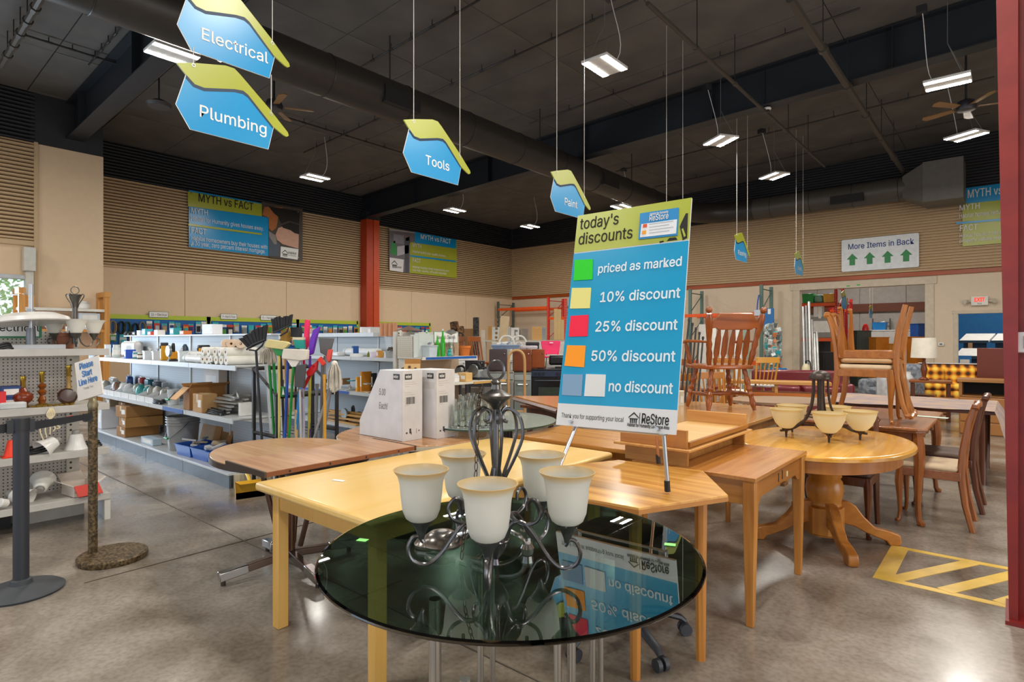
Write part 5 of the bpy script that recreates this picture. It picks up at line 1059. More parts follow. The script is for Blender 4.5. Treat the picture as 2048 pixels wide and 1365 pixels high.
for i in range(4):
    p = wY(765 + 8.8 * i, 674, 5.5); one('clay_tile', [lathe([(.042, 0), (.034, 0), (.034, .2), (.042, .2), (.042, 0)], 14, 0, 0, 0, pi)], C('#c98e68', .7), 'terracotta half round tile, %s from the grey carton' % words_[i], 'tile', (p.x, 5.5, 1.502), pi, 'terracotta tiles standing on the gondola')
# lumber bundles and papers on the lower deck beneath the broom rack
for i in range(6): one('wood_strip', box(-.5, .5, -.03, .03, 0, .025), W('#d8a860', '#b07c38', 0, 1, .4), 'pale timber strip on the second gondola deck, %s from the bottom' % words_[i], 'timber', (-8.0 + .06 * (i % 3), 5.25 + .07 * (i % 2), S0 + .002 + .03 * i), .04 * (i - 2), 'timber strips')
# ---- end cap facing the aisle (Lawn sign)
ec = T('end_cap', 'end cap shelf with bottles, glass vases and a clay pot', 'shelving', (0, 0, 0), 0, 'store gondolas')
obj('pegboard', box(-6.325, -6.30, 5.12, 6.15, .2, 1.5), PEG('#b99f83', 0, .026, .16, '#6d5a46'), ec, 'brown pegboard back'); obj('shelf', [box(-6.3, -5.8, 5.0, 6.02, 1.20, 1.215), box(-5.81, -5.79, 5.0, 6.02, 1.185, 1.225)], C('#d9d5cc', .4), ec)
obj('price_channel', box(-5.79, -5.786, 5.06, 6.0, 1.19, 1.22), C('#1d5fae', .4), ec, 'blue price channel'); obj('bracket', slab([(-6.3, 1.2), (-5.82, 1.2), (-6.3, 1.05)][::-1], 5.02, 5.026), C('#d9d5cc', .4), ec); obj('side_panel', box(-6.3, -6.0, 5.0, 5.01, 1.215, 1.5), PEG('#cdc6b6', 1, .026, .16, '#6d5a46'), ec)
obj('lower_shelf', [box(-6.3, -5.6, 5.2, 6.4, .85, .872)], C('#e2ddcf', .45), ec); obj('front_edge', box(-5.605, -5.585, 5.75, 6.4, .845, .875), C('#d9ab63', .5), ec, 'pale wood edge'); obj('leg_post', [box(-5.66, -5.62, 5.24, 5.28, 0, .85)], PEG('#d8cfae', 0, .04, .18, '#3c3833'), ec); obj('leg_post', [box(-5.66, -5.62, 6.3, 6.34, 0, .85)], C('#d8cfae', .5), ec)
GRN = '#2fae2a'
for a in [('bottle', 'tall green glass bottle standing in front on the end cap shelf', -5.86, 5.42, .065, .38, GRN), ('bottle', 'green glass bottle at the back of the end cap shelf', -6.05, 5.30, .06, .36, GRN), ('bottle', 'second green bottle touching the front one', -6.0, 5.45, .06, .30, '#3fbf36')]: stock(a[0], a[1], (a[2], a[3], 1.216), a[4], a[4], a[5], a[6], 0, 'green glass bottles on the end cap')
def pot(label, loc, r, h, col='#d5762c'):
    t = T('clay_pot', label, 'flower pot', loc); obj('pot_body', lathe([(0, 0), (r * .68, 0), (r * .92, h * .78), (r * .85, h * .78), (r * .6, .01), (0, .01)], 24), C(col, .7), t); obj('rim', lathe([(r * .9, h * .76), (r, h * .78), (r * 1.02, h), (r * .92, h), (r * .9, h * .76)], 24), C(col, .7), t)
pot('orange clay flower pot on the end cap shelf', (-5.88, 5.86, 1.216), .085, .15)
def glassv(label, loc, r, h, col='#e4eeee', prof=None):
    return one('glass_vase', lathe([(0, .004), (r * .9, 0), (r, h * .3), (r * .75, h * .7), (r, h), (r * .94, h), (r * .68, h * .7), (r * .93, h * .3), (r * .8, .012), (0, .014)] if not prof else prof, 18), GLASS('#f3f8f7'), label, 'vase', loc, 0, 'clear glass vases')
glassv('clear footed glass vase with silver funnel on the end cap shelf', (-5.95, 5.66, 1.216), .05, .3); glassv('clear straight glass vase beside the teal frog figure', (-5.86, 5.58, 1.216), .04, .2); glassv('clear wide tumbler behind the clay pot', (-6.1, 5.75, 1.216), .05, .17)
one('silver_funnel', lathe([(.012, 0), (.02, .01), (.09, .03), (.05, .06), (.02, .075)], 20), C('#cfcfcb', .25, .8), 'silver fluted funnel dish on top of the footed vase', 'dish', (-5.95, 5.66, 1.5165))
fg = T('frog_figurine', 'small teal frog figurine on the end cap shelf', 'figurine', (-5.84, 5.52, 1.216)); obj('body', ball((0, 0, .035), .034, 12, 1.1), C('#2aa9a5', .25), fg); obj('head', ball((.005, 0, .085), .026, 12), C('#2aa9a5', .25), fg); obj('eye', [ball((.012, .015, .108), .009, 8)], C('#1c7f80', .2), fg); obj('eye', [ball((.012, -.015, .108), .009, 8)], C('#1c7f80', .2), fg)
for i, (y, hgt, w) in enumerate([(5.12, .30, .07), (5.20, .32, .08), (5.27, .30, .06)]): stock('plainbox', 'upright white plastic panel, %s from the gondola corner on the end cap' % words_[i], (-6.02, y, 1.216), w, .2, hgt, '#cfd6d2', 0, 'white panels on the end cap')
stock('tub', 'clear plastic pitcher tub with a white tool on the end cap shelf', (-5.9, 5.22, 1.216), .16, .14, .16, '#c9d6de')
sgn = T('shelf_sign', 'framed white shelf sign reading Lawn and Garden', 'sign', (-6.2, 5.8, 1.4), pi / 2); obj('frame', [box(-.24, .24, 0, .012, 0, .17)], C('#8fa896', .5), sgn); obj('face', box(-.225, .225, -.002, 0, .012, .158), WHITE, sgn); txt('Lawn & Garden', .07, 0, -.004, .06, sgn, INK, width=.36, align='CENTER')
one('roof_tray', [([(-.16, -.13, 0), (.16, -.13, 0), (.16, .13, 0), (-.16, .13, 0), (0, 0, .07)], [(3, 2, 1, 0), (0, 1, 4), (1, 2, 4), (2, 3, 4), (3, 0, 4)])], C('#6b4a38', .6), 'brown pyramid lamp cover on the gondola corner', 'cover', (-6.42, 5.3, 1.575))
for a in [('carton', 'small open kraft carton on the lower end cap shelf', -5.8, 5.75, .2, .12, '#d8b070'), ('machine', 'grey bench machine on the lower end cap shelf', -5.95, 6.15, .22, .24, '#8d9193'), ('jar', 'white ceramic bowl on the lower end cap shelf', -5.75, 5.5, .18, .12, '#dfe1e2'), ('machine', 'tan motor on the lower end cap shelf', -6.0, 5.9, .2, .2, '#b89a70')]: stock(a[0], a[1], (a[2], a[3], .873), a[4], a[4] * .8, a[5], a[6], .2)
kc = T('open_carton', 'kraft carton with a tall dark flap and two oval holes behind the white cartons', 'box', (-5.45, 4.55, .90), radians(47)); kw = .095
obj('carton_body', tray(.19, .15, .17, .004), KRAFT, kc); obj('front_flap', mv(box(-kw, kw, -.002, .002, 0, .10), 0, -.072, .168, -.25), C('#d9b079', .75), kc, 'pale front flap'); obj('back_flap', mv(box(-kw, kw, -.002, .002, 0, .15), 0, .072, .168, -.12), C('#b47d3c', .75), kc, 'tall brown flap')
for x in (-.03, .04): obj('hand_hole', mv(cyl((0, -.004, 0), (0, -.002, 0), .017, n=14), x, -.072 + .01, .168 + .05 - x * .3, -.25), C('#5a452c', .8), kc)
one('carton_stand', [box(-.2, .2, -.12, .12, .86, .898)] + [box(x - .02, x + .02, y - .02, y + .02, 0, .86) for x in (-.17, .17) for y in (-.1, .1)], C('#8f8f8c', .5), 'low grey stand holding the kraft carton with raised flaps', 'stand', (-5.45, 4.55, 0), radians(30))
# ---- left end cap with light fittings
lg = T('end_cap', 'pegboard end cap of light fittings at the left edge of the view', 'shelving', (0, 0, 0), 0, 'store gondolas')
obj('pegboard', box(-6.02, -6.0, -.3, 1.34, .2, 1.52), PEGG, lg, 'grey white pegboard'); obj('slotted_post', box(-6.0, -5.965, 1.30, 1.345, .0, 1.56), PEG('#c9c3b4', 0, .045, .2, '#2c2824'), lg)
for z, x in ((1.375, -5.60), (.935, -5.585), (.575, -5.585)):
    obj('shelf', [box(-6.0, x, -.3, 1.50, z - .012, z), box(x - .012, x + .006, -.3, 1.50, z - .05, z + .004)], C('#bcb7b0', .4), lg, bev=.002)
    obj('bracket', slab([(-6.0, z - .012), (x - .03, z - .012), (-6.0, z - .10)][::-1], 1.46, 1.466), C('#8f8b86', .4), lg)
obj('base_deck', [box(-6.0, -5.56, -.3, 1.50, .19, .21), box(-5.57, -5.55, -.3, 1.50, .165, .214)], C('#bcb7b0', .4), lg, bev=.002); obj('kick_panel', box(-5.9, -5.88, .95, 1.4, 0, .19), C('#c8c2b8', .5), lg); obj('kick_panel', box(-5.9, -5.88, -.3, .93, 0, .19), C('#1f2022', .6), lg); obj('foot_panel', [box(-5.95, -5.6, 1.48, 1.495, .0, .19), box(-5.61, -5.56, 1.46, 1.50, 0, .19)], C('#cfcac2', .45), lg)
obj('side_board', box(-6.06, -6.02, -.3, 1.40, 0, 1.52), C('#cfc9c0', .5), lg)
els = T('shelf_sign', 'white Electrical shelf sign with green border behind the pole lamp', 'sign', (-5.93, .31, 1.475), pi / 2); obj('frame', slab([(x + .31, z + .065) for x, z in rrect(1.02, .155, .015)][::-1], 0, .012), C('#2f7f53', .5), els); obj('face', box(-.18, .80, -.003, 0, .003, .128), WHITE, els); txt('– Electrical', .075, .44, -.005, .042, els, INK, width=.362, bold=.01)
def wxz(px, py, X, z): p = wX(px, py, X); return (X, p.y, z)
# chandelier on the end cap
p = wX(150, 690, -5.78); c2 = T('chandelier', 'pewter chandelier with white glass shades on the left end cap top shelf', 'chandelier', (-5.78, p.y, 1.376))
PEW = C('#66645f', .35, .7, vary=.1)
obj('stem', [cyl((0, 0, .04), (0, 0, .42), .019, n=12), solid([(.03, .09), (.042, .11), (.042, .16), (.03, .175)], 16), solid([(.02, .34), (.03, .40), (.045, .43), (.047, .44)], 16)], PEW, c2); obj('hanging_loop', tube([(.0, .028 * cos(a), .475 + .03 * sin(a)) for a in [2 * pi * k / 18 for k in range(18)]], .004, 6, True), PEW, c2)
sr2 = [(.028, .125), (.038, .13), (.052, .17), (.062, .205), (.082, .235), (.085, .237), (.078, .237), (.058, .207), (.048, .17), (.034, .135), (0, .13)]
for k in range(3):
    a = pi / 2 + 2 * pi * k / 3 + .35
    obj('arm', tube(polar([(.03, .10), (.05, .05), (.09, .02), (.13, .035), (.15, .075), (.185, .085), (.2, .06), (.17, .02)], a), .005, 6), PEW, c2); obj('shade_cup', mv(solid([(.008, .07), (.015, .09), (.034, .118), (.036, .127)], 14), .15 * cos(a), .15 * sin(a)), PEW, c2)
    obj('bell_shade', lathe(sr2, 24), SHADE('#f2f0ea', '#f2f0ea', .1, .3), c2, loc=(.15 * cos(a), .15 * sin(a), 0))
for k in range(4):
    a = pi / 4 + k * pi / 2; obj('top_scroll', tube(polar([(.02, .33), (.035, .37), (.055, .40), (.07, .43), (.06, .445), (.045, .43)], a), .004, 6), PEW, c2)
pl_ = T('pole_lamp', 'grey pole lamp with a wide white saucer shade on the left end cap', 'lamp', (-5.72, wX(62, 690, -5.72).y, 1.376))
obj('base_sleeve', cyl((0, 0, .0), (0, 0, .165), .036, .028, 16), C('#7d8086', .35, .5), pl_); obj('pole', cyl((0, 0, .16), (0, 0, .50), .016, n=14), C('#b9bcc0', .3, .4), pl_); obj('saucer_shade', mv(lathe([(.02, .08), (.16, .065), (.24, .03), (.255, 0), (.245, -.008), (.15, .0), (.04, .02), (.02, .025)], 36), 0, 0, .205, .06, -.1), C('#dedbd6', .35), pl_, 'wide white shade'); obj('collar', cyl((0, 0, .27), (0, 0, .31), .026, n=14), C('#9a9ca0', .3, .4), pl_)
for a in [('plainbox', 'flat brushed metal tray lying on the end cap top shelf', -5.7, 60, .12, .42, .035, '#b9bcc0')]:
    stock(a[0], a[1], wxz(a[3], 690, a[2], 1.376), a[4], a[5], a[6], a[7], 0)
stock('coil', 'black power lead hanging over the end cap top shelf', wxz(5, 640, -5.66, 1.376), .1, .12, .05, '#1d1d1f')
pot('brown clay dome pot behind the pewter chandelier', wxz(128, 665, -5.92, 1.376), .09, .13, '#9a6048')
# wooden rack with boxes behind the end cap
wr = T('wooden_rack', 'orange pine rack with white top shelf by the wall beside the window', 'rack', (-13.95, 2.98, 0), pi / 2); PN = W('#e0a050', '#c07c2c', 2, 1, .45)
for x in (-.66, .66):
    for y in (-.22, .22): obj('post', box(x - .045, x + .045, y - .045, y + .045, 0, 2.36 if x > 0 else 2.28), PN, wr)
    obj('end_rail', box(x - .05, x + .05, -.28, .28, 2.30, 2.40), PN, wr)
for z in (.6, 1.60, 2.0): obj('shelf_board', box(-.68, .68, -.25, .25, z, z + .05), C('#e3dfd4', .5) if z > 1.9 else PN, wr)
for i, (x, z, c) in enumerate(((.38, 1.651, '#d4dbe2'), (.38, 1.81, '#cdd5de'), (-.2, 1.651, '#7a4a3a'))): stock('plainbox', ['lower white tool box with blue edge on the pine rack', 'upper white tool box with blue edge on the pine rack', 'dark brown box on the pine rack'][i], (-13.88, 2.98 + x, z), .34, .3, .155, c, pi / 2)
stock('jar', 'white paint pot with black lettering on top of the pine rack', (-13.9, 3.28, 2.052), .26, .26, .15, '#e9e9e6')
stock('plainbox', 'orange timber block on the pine rack beside the window', (-13.9, 2.42, 2.052), .22, .2, .22, '#d99a4c')
# middle shelf of the left end cap
def lamp_base(label, loc, cols, prof, h):
    t = T('brass_lamp', label, 'lamp', loc); obj('body', lathe(prof, 20), C(cols[0], .12, vary=.1), t); obj('socket', solid([(.012, h), (.016, h + .005), (.016, h + .05), (.019, h + .055), (.019, h + .085), (.012, h + .09)], 14), C('#c9a94a', .25, .9), t, 'brass socket'); obj('foot', solid([(.04, 0), (.045, .008), (.03, .02)], 18), C(cols[1], .25, .8), t); return t
lamp_base('amber glass oil style lamp base with pink sticker on the left end cap', wxz(46, 815, -5.70, .936), ('#7a2f12', '#9a7a3c'), [(0, .01), (.03, .015), (.032, .03), (.055, .05), (.064, .08), (.055, .105), (.03, .12), (.02, .15), (0, .155)], .15)
lamp_base('slim amber and brass lamp base beside the oil style lamp', wxz(84, 808, -5.74, .936), ('#8a4a16', '#b08c40'), [(0, .01), (.02, .02), (.028, .05), (.014, .08), (.03, .11), (.014, .13), (.03, .155), (.012, .175), (0, .18)], .18)
lamp_base('brass candle lamp base with ribbed stem behind the line sign', wxz(137, 800, -5.80, .936), ('#b08a48', '#a5843f'), [(0, .01), (.02, .02), (.028, .06), (.02, .12), (.014, .2), (.018, .22), (0, .225)], .22)
one('canopy_disc', mv(solid([(.06, 0), (.066, .012), (.05, .03), (.015, .035)], 24), 0, 0, 0, 0, radians(68)), C('#3a1f17', .35), 'dark brown lamp canopy disc leaning on the left end cap shelf', 'lamp part', wxz(134, 800, -5.68, 1.0))
for i, (px, pt, hh) in enumerate(((20, 0, .1), (19, 0, .1))): stock('plainbox', ['lower blue bulb carton with green sticker', 'upper blue bulb carton with green sticker'][i] + ' on the left end cap', wxz(19, 810, -5.76, .936 + .082 * i), .12, .14, .08, '#24407c', pi / 2)
stock('plainbox', 'red carton cut by the left edge of the view', wxz(0, 815, -5.66, .936), .06, .06, .13, '#d0262e')
one('brass_leaf_spray', [mv(solid([(.014, 0), (.02, .01), (.006, .016)], 8), 0, .035 * k - .12, .002, random.uniform(-.3, .3)) for k in range(8)], C('#b0923f', .3, .8), 'brass leaf light trim lying along the left end cap shelf', 'lamp part', wxz(105, 812, -5.64, .936))
bg_ = stock('bag', 'clear plastic bag of parts at the shelf front, left end cap', wxz(25, 815, -5.63, .936), .16, .05, .05, '#c9cccb', pi / 2)
cb = T('cord_bundle', 'bundle of cream cord tied with red string hanging from the end cap shelf', 'cord', wxz(100, 820, -5.565, .93))
for k in range(5): obj('cord_strand', tube(spline([(0, .004 * k, .0), (.006, -.02 + .012 * k, -.05), (.004, .0, -.10), (.008, .03 * (k - 2), -.15), (.0, .02 * (k - 2), -.24 + .02 * k)], 4), .0045, 6), C('#e3d5ae', .6), cb)
obj('tie', tube([(.012 * cos(a), .022 * sin(a), -.10) for a in [2 * pi * k / 10 for k in range(10)]] + [(.01, .06, -.085), (.01, .14, -.07)], .003, 5), C('#d0303a', .5), cb, 'red string')
# lower shelves of the left end cap
def shade_part(label, loc, rot, col='#e6e4df', r=.08, h=.12):
    t = T('lamp_shade', label, 'lamp shade', loc, 0, 'white lamp shades on the left end cap', rot); obj('shade_body', lathe([(.03, 0), (.045, .01), (.055, h * .5), (r, h), (r * .96, h), (.05, h * .5), (.04, .014), (.028, .004)], 24), C(col, .2), t); obj('socket', solid([(.022, -.03), (.028, -.02), (.028, .01), (.018, .015)], 16), C('#8d8a85', .4), t); return t
shade_part('white glass bell shade lying with its mouth down left of the brown post', wxz(152, 885, -5.70, .696), (pi, 0, 0)); shade_part('white glass bell shade tipped toward the aisle on the third shelf', wxz(112, 890, -5.66, .665), (radians(118), 0, radians(20)))
shade_part('white clamp lamp reflector lying open on the base deck', wxz(80, 985, -5.70, .30), (radians(-70), 0, radians(70)), '#dfddd5', .085, .13); shade_part('white clamp lamp reflector at the far left of the base deck', wxz(22, 985, -5.72, .29), (radians(-110), 0, radians(-40)), '#e3e1da', .08, .13)
tl_ = T('spot_lamp', 'small white vented spotlight head on the base deck front', 'lamp', wxz(15, 1012, -5.62, .245), 0, None, (radians(70), 0, radians(30))); obj('head', solid([(.02, 0), (.03, .01), (.034, .06), (.03, .065)], 16), C('#e0ded8', .35), tl_); obj('vent_ring', tube([(.02 * cos(a), .02 * sin(a), -.001) for a in [2 * pi * k / 12 for k in range(12)]], .004, 5, True), C('#3c3a38', .5), tl_)
cn = T('traffic_cone', 'small orange marker cone on the third end cap shelf', 'cone', wxz(21, 914, -5.68, .576)); obj('cone_body', solid([(.042, .006), (.018, .12), (.014, .125)], 20), C('#f23c16', .45), cn); obj('cone_base', cbox(0, 0, .004, .1, .1, .008), C('#e8380f', .5), cn)
stock('coil', 'heap of black cable on the third end cap shelf behind the post', wxz(74, 900, -5.75, .576), .16, .2, .06, '#161618'); stock('coil', 'coil of black wire at the end of the left end cap shelf', (-5.72, 1.42, .576), .05, .12, .05, '#24262a')
bx = stock('open', 'red and white motion light carton with torn lid on the base deck', wxz(160, 998, -5.70, .215), .17, .22, .085, '#dcd0c4', pi / 2 + .15); txt('LED Floodlight', .022, -.08, -.1125, .03, bx, C('#b02a26', .6), width=.15)
# ---- queue posts
sp1 = T('stanchion', 'black queue post with retracting belt at the left edge', 'stanchion', (-4.33, .73, 0)); BKP = C('#2e3138', .5)
obj('post_tube', cyl((0, 0, .04), (0, 0, .95), .038, n=20), BKP, sp1); obj('base', solid([(.20, 0), (.205, .012), (.19, .022), (.07, .04), (.055, .05), (.05, .075), (.04, .08)], 36), C('#3a3d42', .6), sp1); obj('belt_head', [cyl((0, 0, .93), (0, 0, 1.0), .042, n=20), cbox(.0, .045, .955, .04, .03, .075), cbox(.0, -.05, .955, .04, .03, .075)], C('#25272c', .5), sp1)
bl_ = obj('belt', [([(0, .06, .925), (0, .06, .975), (-.26, .41, .97), (-.26, .41, .935), (-.12, .23, .972), (-.12, .23, .93)], [(0, 5, 4, 1), (5, 3, 2, 4)])], C('#23252a', .7), sp1, 'stretched black belt'); obj('belt', [([(0, -.06, .925), (0, -.06, .975), (.1, -.5, .95), (.1, -.5, .90)], [(0, 3, 2, 1)])], C('#23252a', .7), sp1)
sp2 = T('stanchion', 'mottled brown queue post holding the Please Start Line Here card', 'stanchion', (-4.63, 1.15, 0)); MB_ = MIX2('#3a2f1c', '#7a6546', 60, 'mottled_bronze', .5, .4, .65, .3)
obj('post_tube', cyl((0, 0, .04), (0, 0, 1.0), .027, n=18), MB_, sp2); obj('base_disc', mv(solid([(.195, 0), (.2, .01), (.2, .035), (.19, .045)], 36), .105, .085, 0), MB_, sp2); obj('belt_clip', cbox(.02, -.035, .94, .05, .04, .05), C('#1d1e21', .5), sp2); obj('finial', [solid([(.028, 1.0), (.031, 1.02), (.02, 1.06), (.008, 1.07)], 16), cyl((0, 0, 1.06), (0, 0, 1.12), .006)], C('#8c8163', .4, .5), sp2)
cdp = panel('queue_card', 'tilted card reading Please Start Line Here on the brown queue post', 'sign', ad(158, 803, 3.80), ad(207, 797, 3.76) - ad(158, 803, 3.80), ad(142, 731, 3.86) - ad(158, 803, 3.80))
cw, chh = (ad(207, 797, 3.76) - ad(158, 803, 3.80)).length, (ad(142, 731, 3.86) - ad(158, 803, 3.80)).length
obj('card', box(0, cw, 0, .006, 0, chh), C('#e2dbd2', .5), cdp.root); obj('lower_flap', box(0, cw, -.004, 0, 0, chh * .34), C('#d9d0c6', .5), cdp.root)
for s_, z, w in (('Please', .82, .55), ('Start', .61, .4), ('Line Here', .41, .75)): txt(s_, .055, cw * (.5 - w / 2 - .04), -.003, chh * z - .01, cdp.root, C('#2a78c0', .5, vary=0), width=cw * w, bold=.02)
txt('Thank You', .022, cw * .26, -.006, chh * .24, cdp.root, C('#8f8a84', .5), width=cw * .4)
def ad6(px, py, d): return ad(px, py, d * 1.1)
# ---- broom and mop rack
RK = C('#1d1e21', .45); rk = T('broom_rack', 'black angle iron rack full of brooms and mops behind the laminate table', 'rack', (0, 0, 0))
X0, X1, Y0_, Y1_ = -5.62, -5.17, 2.71, 3.34
for x, y, h in ((X0, Y0_, 1.18), (X0, Y1_, 1.18), (X1, Y0_, .94), (X1, Y1_, .94)): obj('post', box(x - .014, x + .014, y - .014, y + .014, 0, h), RK, rk)
def bar(a, b, w=.014): return tube([a, b], w * 1.35, 4)
for y in (Y0_, Y1_): obj('sloping_rail', bar((X0, y, 1.17), (X1, y, .93)), RK, rk); obj('low_rail', bar((X0, y, .55), (X1, y, .55)), RK, rk); obj('floor_rail', bar((X0, y, .06), (X1, y, .06)), RK, rk)
obj('front_rail', bar((X1, Y0_, .93), (X1, Y1_, .93), .02), RK, rk); obj('back_rail', bar((X0, Y0_, 1.17), (X0, Y1_, 1.17)), RK, rk); obj('floor_pan', box(X0, X1, Y0_, Y1_, .04, .05), RK, rk)
for k in range(5): obj('grid_wire', cyl((X0 + .02, Y0_ + .1 + .1 * k, .55), (X1, Y0_ + .1 + .1 * k, .55), .004, n=5), RK, rk)
obj('grid_wire', cyl((X1 - .12, Y0_, .72), (X1 - .12, Y1_, .72), .004, n=5), RK, rk)
gq = 'brooms, mops and dustpans in the black rack'
def cam_poly(pts, d, th, o):
    """solid outline standing across the view at distance d, with thickness th, relative to o"""
    F = Vector((FW[0], FW[1], 0)); q = [ad6(px, py, d) - Vector(o) for px, py in pts]
    ar = sum(pts[i][0] * pts[(i + 1) % len(pts)][1] - pts[(i + 1) % len(pts)][0] * pts[i][1] for i in range(len(pts)))
    if ar > 0: q = q[::-1]
    v = [tuple(p) for p in q] + [tuple(p + F * th) for p in q]; m = len(q)
    return v, [tuple(range(m)), tuple(range(m, 2 * m))[::-1]] + [(i, m + i, m + (i + 1) % m, (i + 1) % m) for i in range(m)]
def pole(t, o, a, b, d0, d1, r, mat, lab=None, name='handle'):
    return obj(name, cyl(ad6(a[0], a[1], d0) - o, ad6(b[0], b[1], d1) - o, r, n=10), mat, t, lab)
def tool(name, label, cat, base, d):
    p = ad6(base[0], base[1], d); p.z = .052; return T(name, label, cat, p, 0, gq), p
def hpole(t, o, top, d, r, mat, lab=None):   # handle from its foot in the rack up to the pixel
    return obj('handle', cyl(Vector((0, 0, 0)), ad6(top[0], top[1], d) - o, r, n=10), mat, t, lab)
BR = C('#2b2b30', .8, vary=.2); dkm = C('#35353a', .5)
def bristles(pts, d, th, o, t, n=7):
    (x0, y0), (x1, y1), (x2, y2), (x3, y3) = pts    # tips a-b, roots d-c
    for k in range(n):
        a, b = k / n + .012, (k + 1) / n - .008; mixp = lambda u, p, q: (p[0] + (q[0] - p[0]) * u, p[1] + (q[1] - p[1]) * u)
        j = random.uniform(-2.5, 2.5)
        obj('bristle_tuft', cam_poly([mixp(a, pts[0], pts[1]), (mixp(b, pts[0], pts[1])[0] + j * .3, mixp(b, pts[0], pts[1])[1] + j), mixp(b, pts[3], pts[2]), mixp(a, pts[3], pts[2])], d + random.uniform(0, .006), th, o), BR, t)
t, o = tool('broom', 'black angle broom leaning out to the left at the top of the rack', 'broom', (530, 880), 5.05); hpole(t, o, (512, 702), 5.0, .012, dkm)
bristles([(476, 678), (533, 648), (529, 682), (496, 698)], 4.98, .04, o, t); obj('head_frame', [tube([ad6(*p, 4.97) - o for p in ((493, 700), (505, 690), (530, 680), (524, 692), (512, 702), (498, 700))], .009, 6)], dkm, t)
t, o = tool('broom', 'black angle broom standing highest in the middle of the rack', 'broom', (572, 880), 5.15); hpole(t, o, (560, 680), 5.12, .012, C('#2a2a2a', .5))
bristles([(541, 638), (584, 630), (580, 652), (546, 664)], 5.1, .04, o, t); obj('head_frame', [tube([ad6(*p, 5.09) - o for p in ((546, 666), (562, 660), (578, 652), (574, 664), (560, 672))], .009, 6)], dkm, t)
def smop(label, pts, hx, base, padc, bc, hc, d=4.8):
    t, o = tool('sponge_mop', label, 'mop', base, d + .15); hpole(t, o, hx, d + .02, .012, C(hc, .4)); obj('sponge_pad', cam_poly(pts, d, .07, o), C(padc, .8), t, bev=.006)
    ys = max(p[1] for p in pts); obj('clamp', cam_poly([(hx[0] - 14, ys - 3), (hx[0] + 14, ys - 3), (hx[0] + 4, ys + 12), (hx[0] - 4, ys + 12)], d + .01, .04, o), C(bc, .4), t, 'coloured clamp'); return t, o
smop('cream sponge mop with green clamp and yellow handle', [(528, 690), (535, 679), (572, 684), (578, 688), (566, 700), (528, 695)], (558, 712), (559, 880), '#d6c88e', '#1f8a3e', '#e0cf72')
smop('white flat sponge mop with green pole', [(563, 712), (566, 698), (614, 700), (613, 720), (600, 722), (563, 718)], (587, 730), (571, 880), '#d9d2c4', '#e4ded4', '#1f8f38', 4.75)
t, o = tool('sponge_refill', 'teal boxed sponge refill head sticking up in the rack', 'mop', (600, 880), 5.0); hpole(t, o, (597, 700), 5.0, .011, C('#7c8a8e', .4)); obj('refill_box', cam_poly([(586, 680), (607, 680), (608, 698), (591, 697)], 4.95, .07, o), C('#1b9a90', .5), t); obj('sponge', cam_poly([(585, 675), (607, 675), (607, 681), (585, 681)], 4.95, .07, o), C('#d8cdb2', .8), t)
t, o = tool('dustpan', 'long pink dustpan standing upright in the rack', 'dustpan', (604, 880), 5.05); hpole(t, o, (608, 700), 5.05, .012, C('#c8104c', .4)); obj('pan', cam_poly([(609, 640), (617, 640), (616, 690), (611, 700), (606, 690)], 5.0, .05, o), C('#f0135a', .35), t, bev=.006)
t, o = tool('dustpan', 'purple dustpan with a curved blade beside the pink one', 'dustpan', (617, 880), 5.0); hpole(t, o, (620, 712), 5.0, .012, C('#5a1fa0', .4)); obj('pan', cam_poly([(626, 660), (639, 653), (633, 672), (625, 708), (616, 712), (618, 684)], 4.95, .05, o), C('#6a22b8', .35), t, bev=.006)
t, o = tool('dustpan', 'square black dustpan behind the teal sponge box', 'dustpan', (592, 880), 5.2); hpole(t, o, (591, 678), 5.2, .011, dkm); obj('pan', cam_poly([(580, 655), (602, 655), (602, 676), (581, 674)], 5.18, .04, o), C('#1f1f22', .4), t, bev=.004)
t, o = tool('broom', 'corn broom with golden straw in the back of the rack', 'broom', (580, 880), 5.25); hpole(t, o, (570, 690), 5.25, .012, OAKZ); obj('straw_head', cam_poly([(562, 664), (578, 656), (582, 676), (570, 690), (560, 682)], 5.22, .06, o), C('#c89a48', .8), t)
t, o = tool('shovel', 'dark grey plastic shovel blade at the right of the rack', 'shovel', (640, 880), 5.0); hpole(t, o, (650, 712), 4.98, .013, C('#86888b', .35, .5)); obj('blade', cam_poly([(637, 676), (667, 677), (660, 706), (655, 714), (640, 706)], 4.9, .035, o), C('#5b5a5b', .5), t, bev=.006)
t, o = tool('broom', 'red and grey broom crossing at the right of the rack', 'broom', (640, 880), 4.95); hpole(t, o, (645, 716), 4.88, .013, C('#6e7074', .4)); obj('red_head', cam_poly([(655, 700), (663, 699), (660, 722), (656, 726), (652, 716)], 4.84, .05, o), C('#d94a40', .5), t, bev=.005); obj('red_collar', cam_poly([(634, 720), (641, 714), (650, 728), (645, 732)], 4.85, .045, o), C('#e8391f', .5), t)
t, o = tool('squeegee', 'red squeegee handle leaning left across the rack', 'squeegee', (606, 790), 4.9); obj('handle', cyl(ad6(607, 775, 4.9) - o, ad6(630, 730, 4.85) - o, .018, n=8), C('#c3191c', .4), t); obj('grip', cam_poly([(612, 745), (620, 735), (634, 722), (632, 740), (622, 752), (614, 752)], 4.84, .05, o), C('#cf1c1f', .4), t); obj('lower_pole', cyl(ad6(607, 775, 4.9) - o, Vector((0, 0, 0)), .01, n=8), C('#8d8f92', .4, .4), t)
t, o = tool('dustpan', 'flat charcoal dustpan hanging in front of the poles', 'dustpan', (605, 880), 4.78); hpole(t, o, (600, 780), 4.78, .012, C('#c4c4c2', .3, .5)); obj('pan', cam_poly([(592, 732), (611, 728), (607, 776), (588, 774)], 4.74, .035, o), C('#4a494a', .55), t, bev=.004)
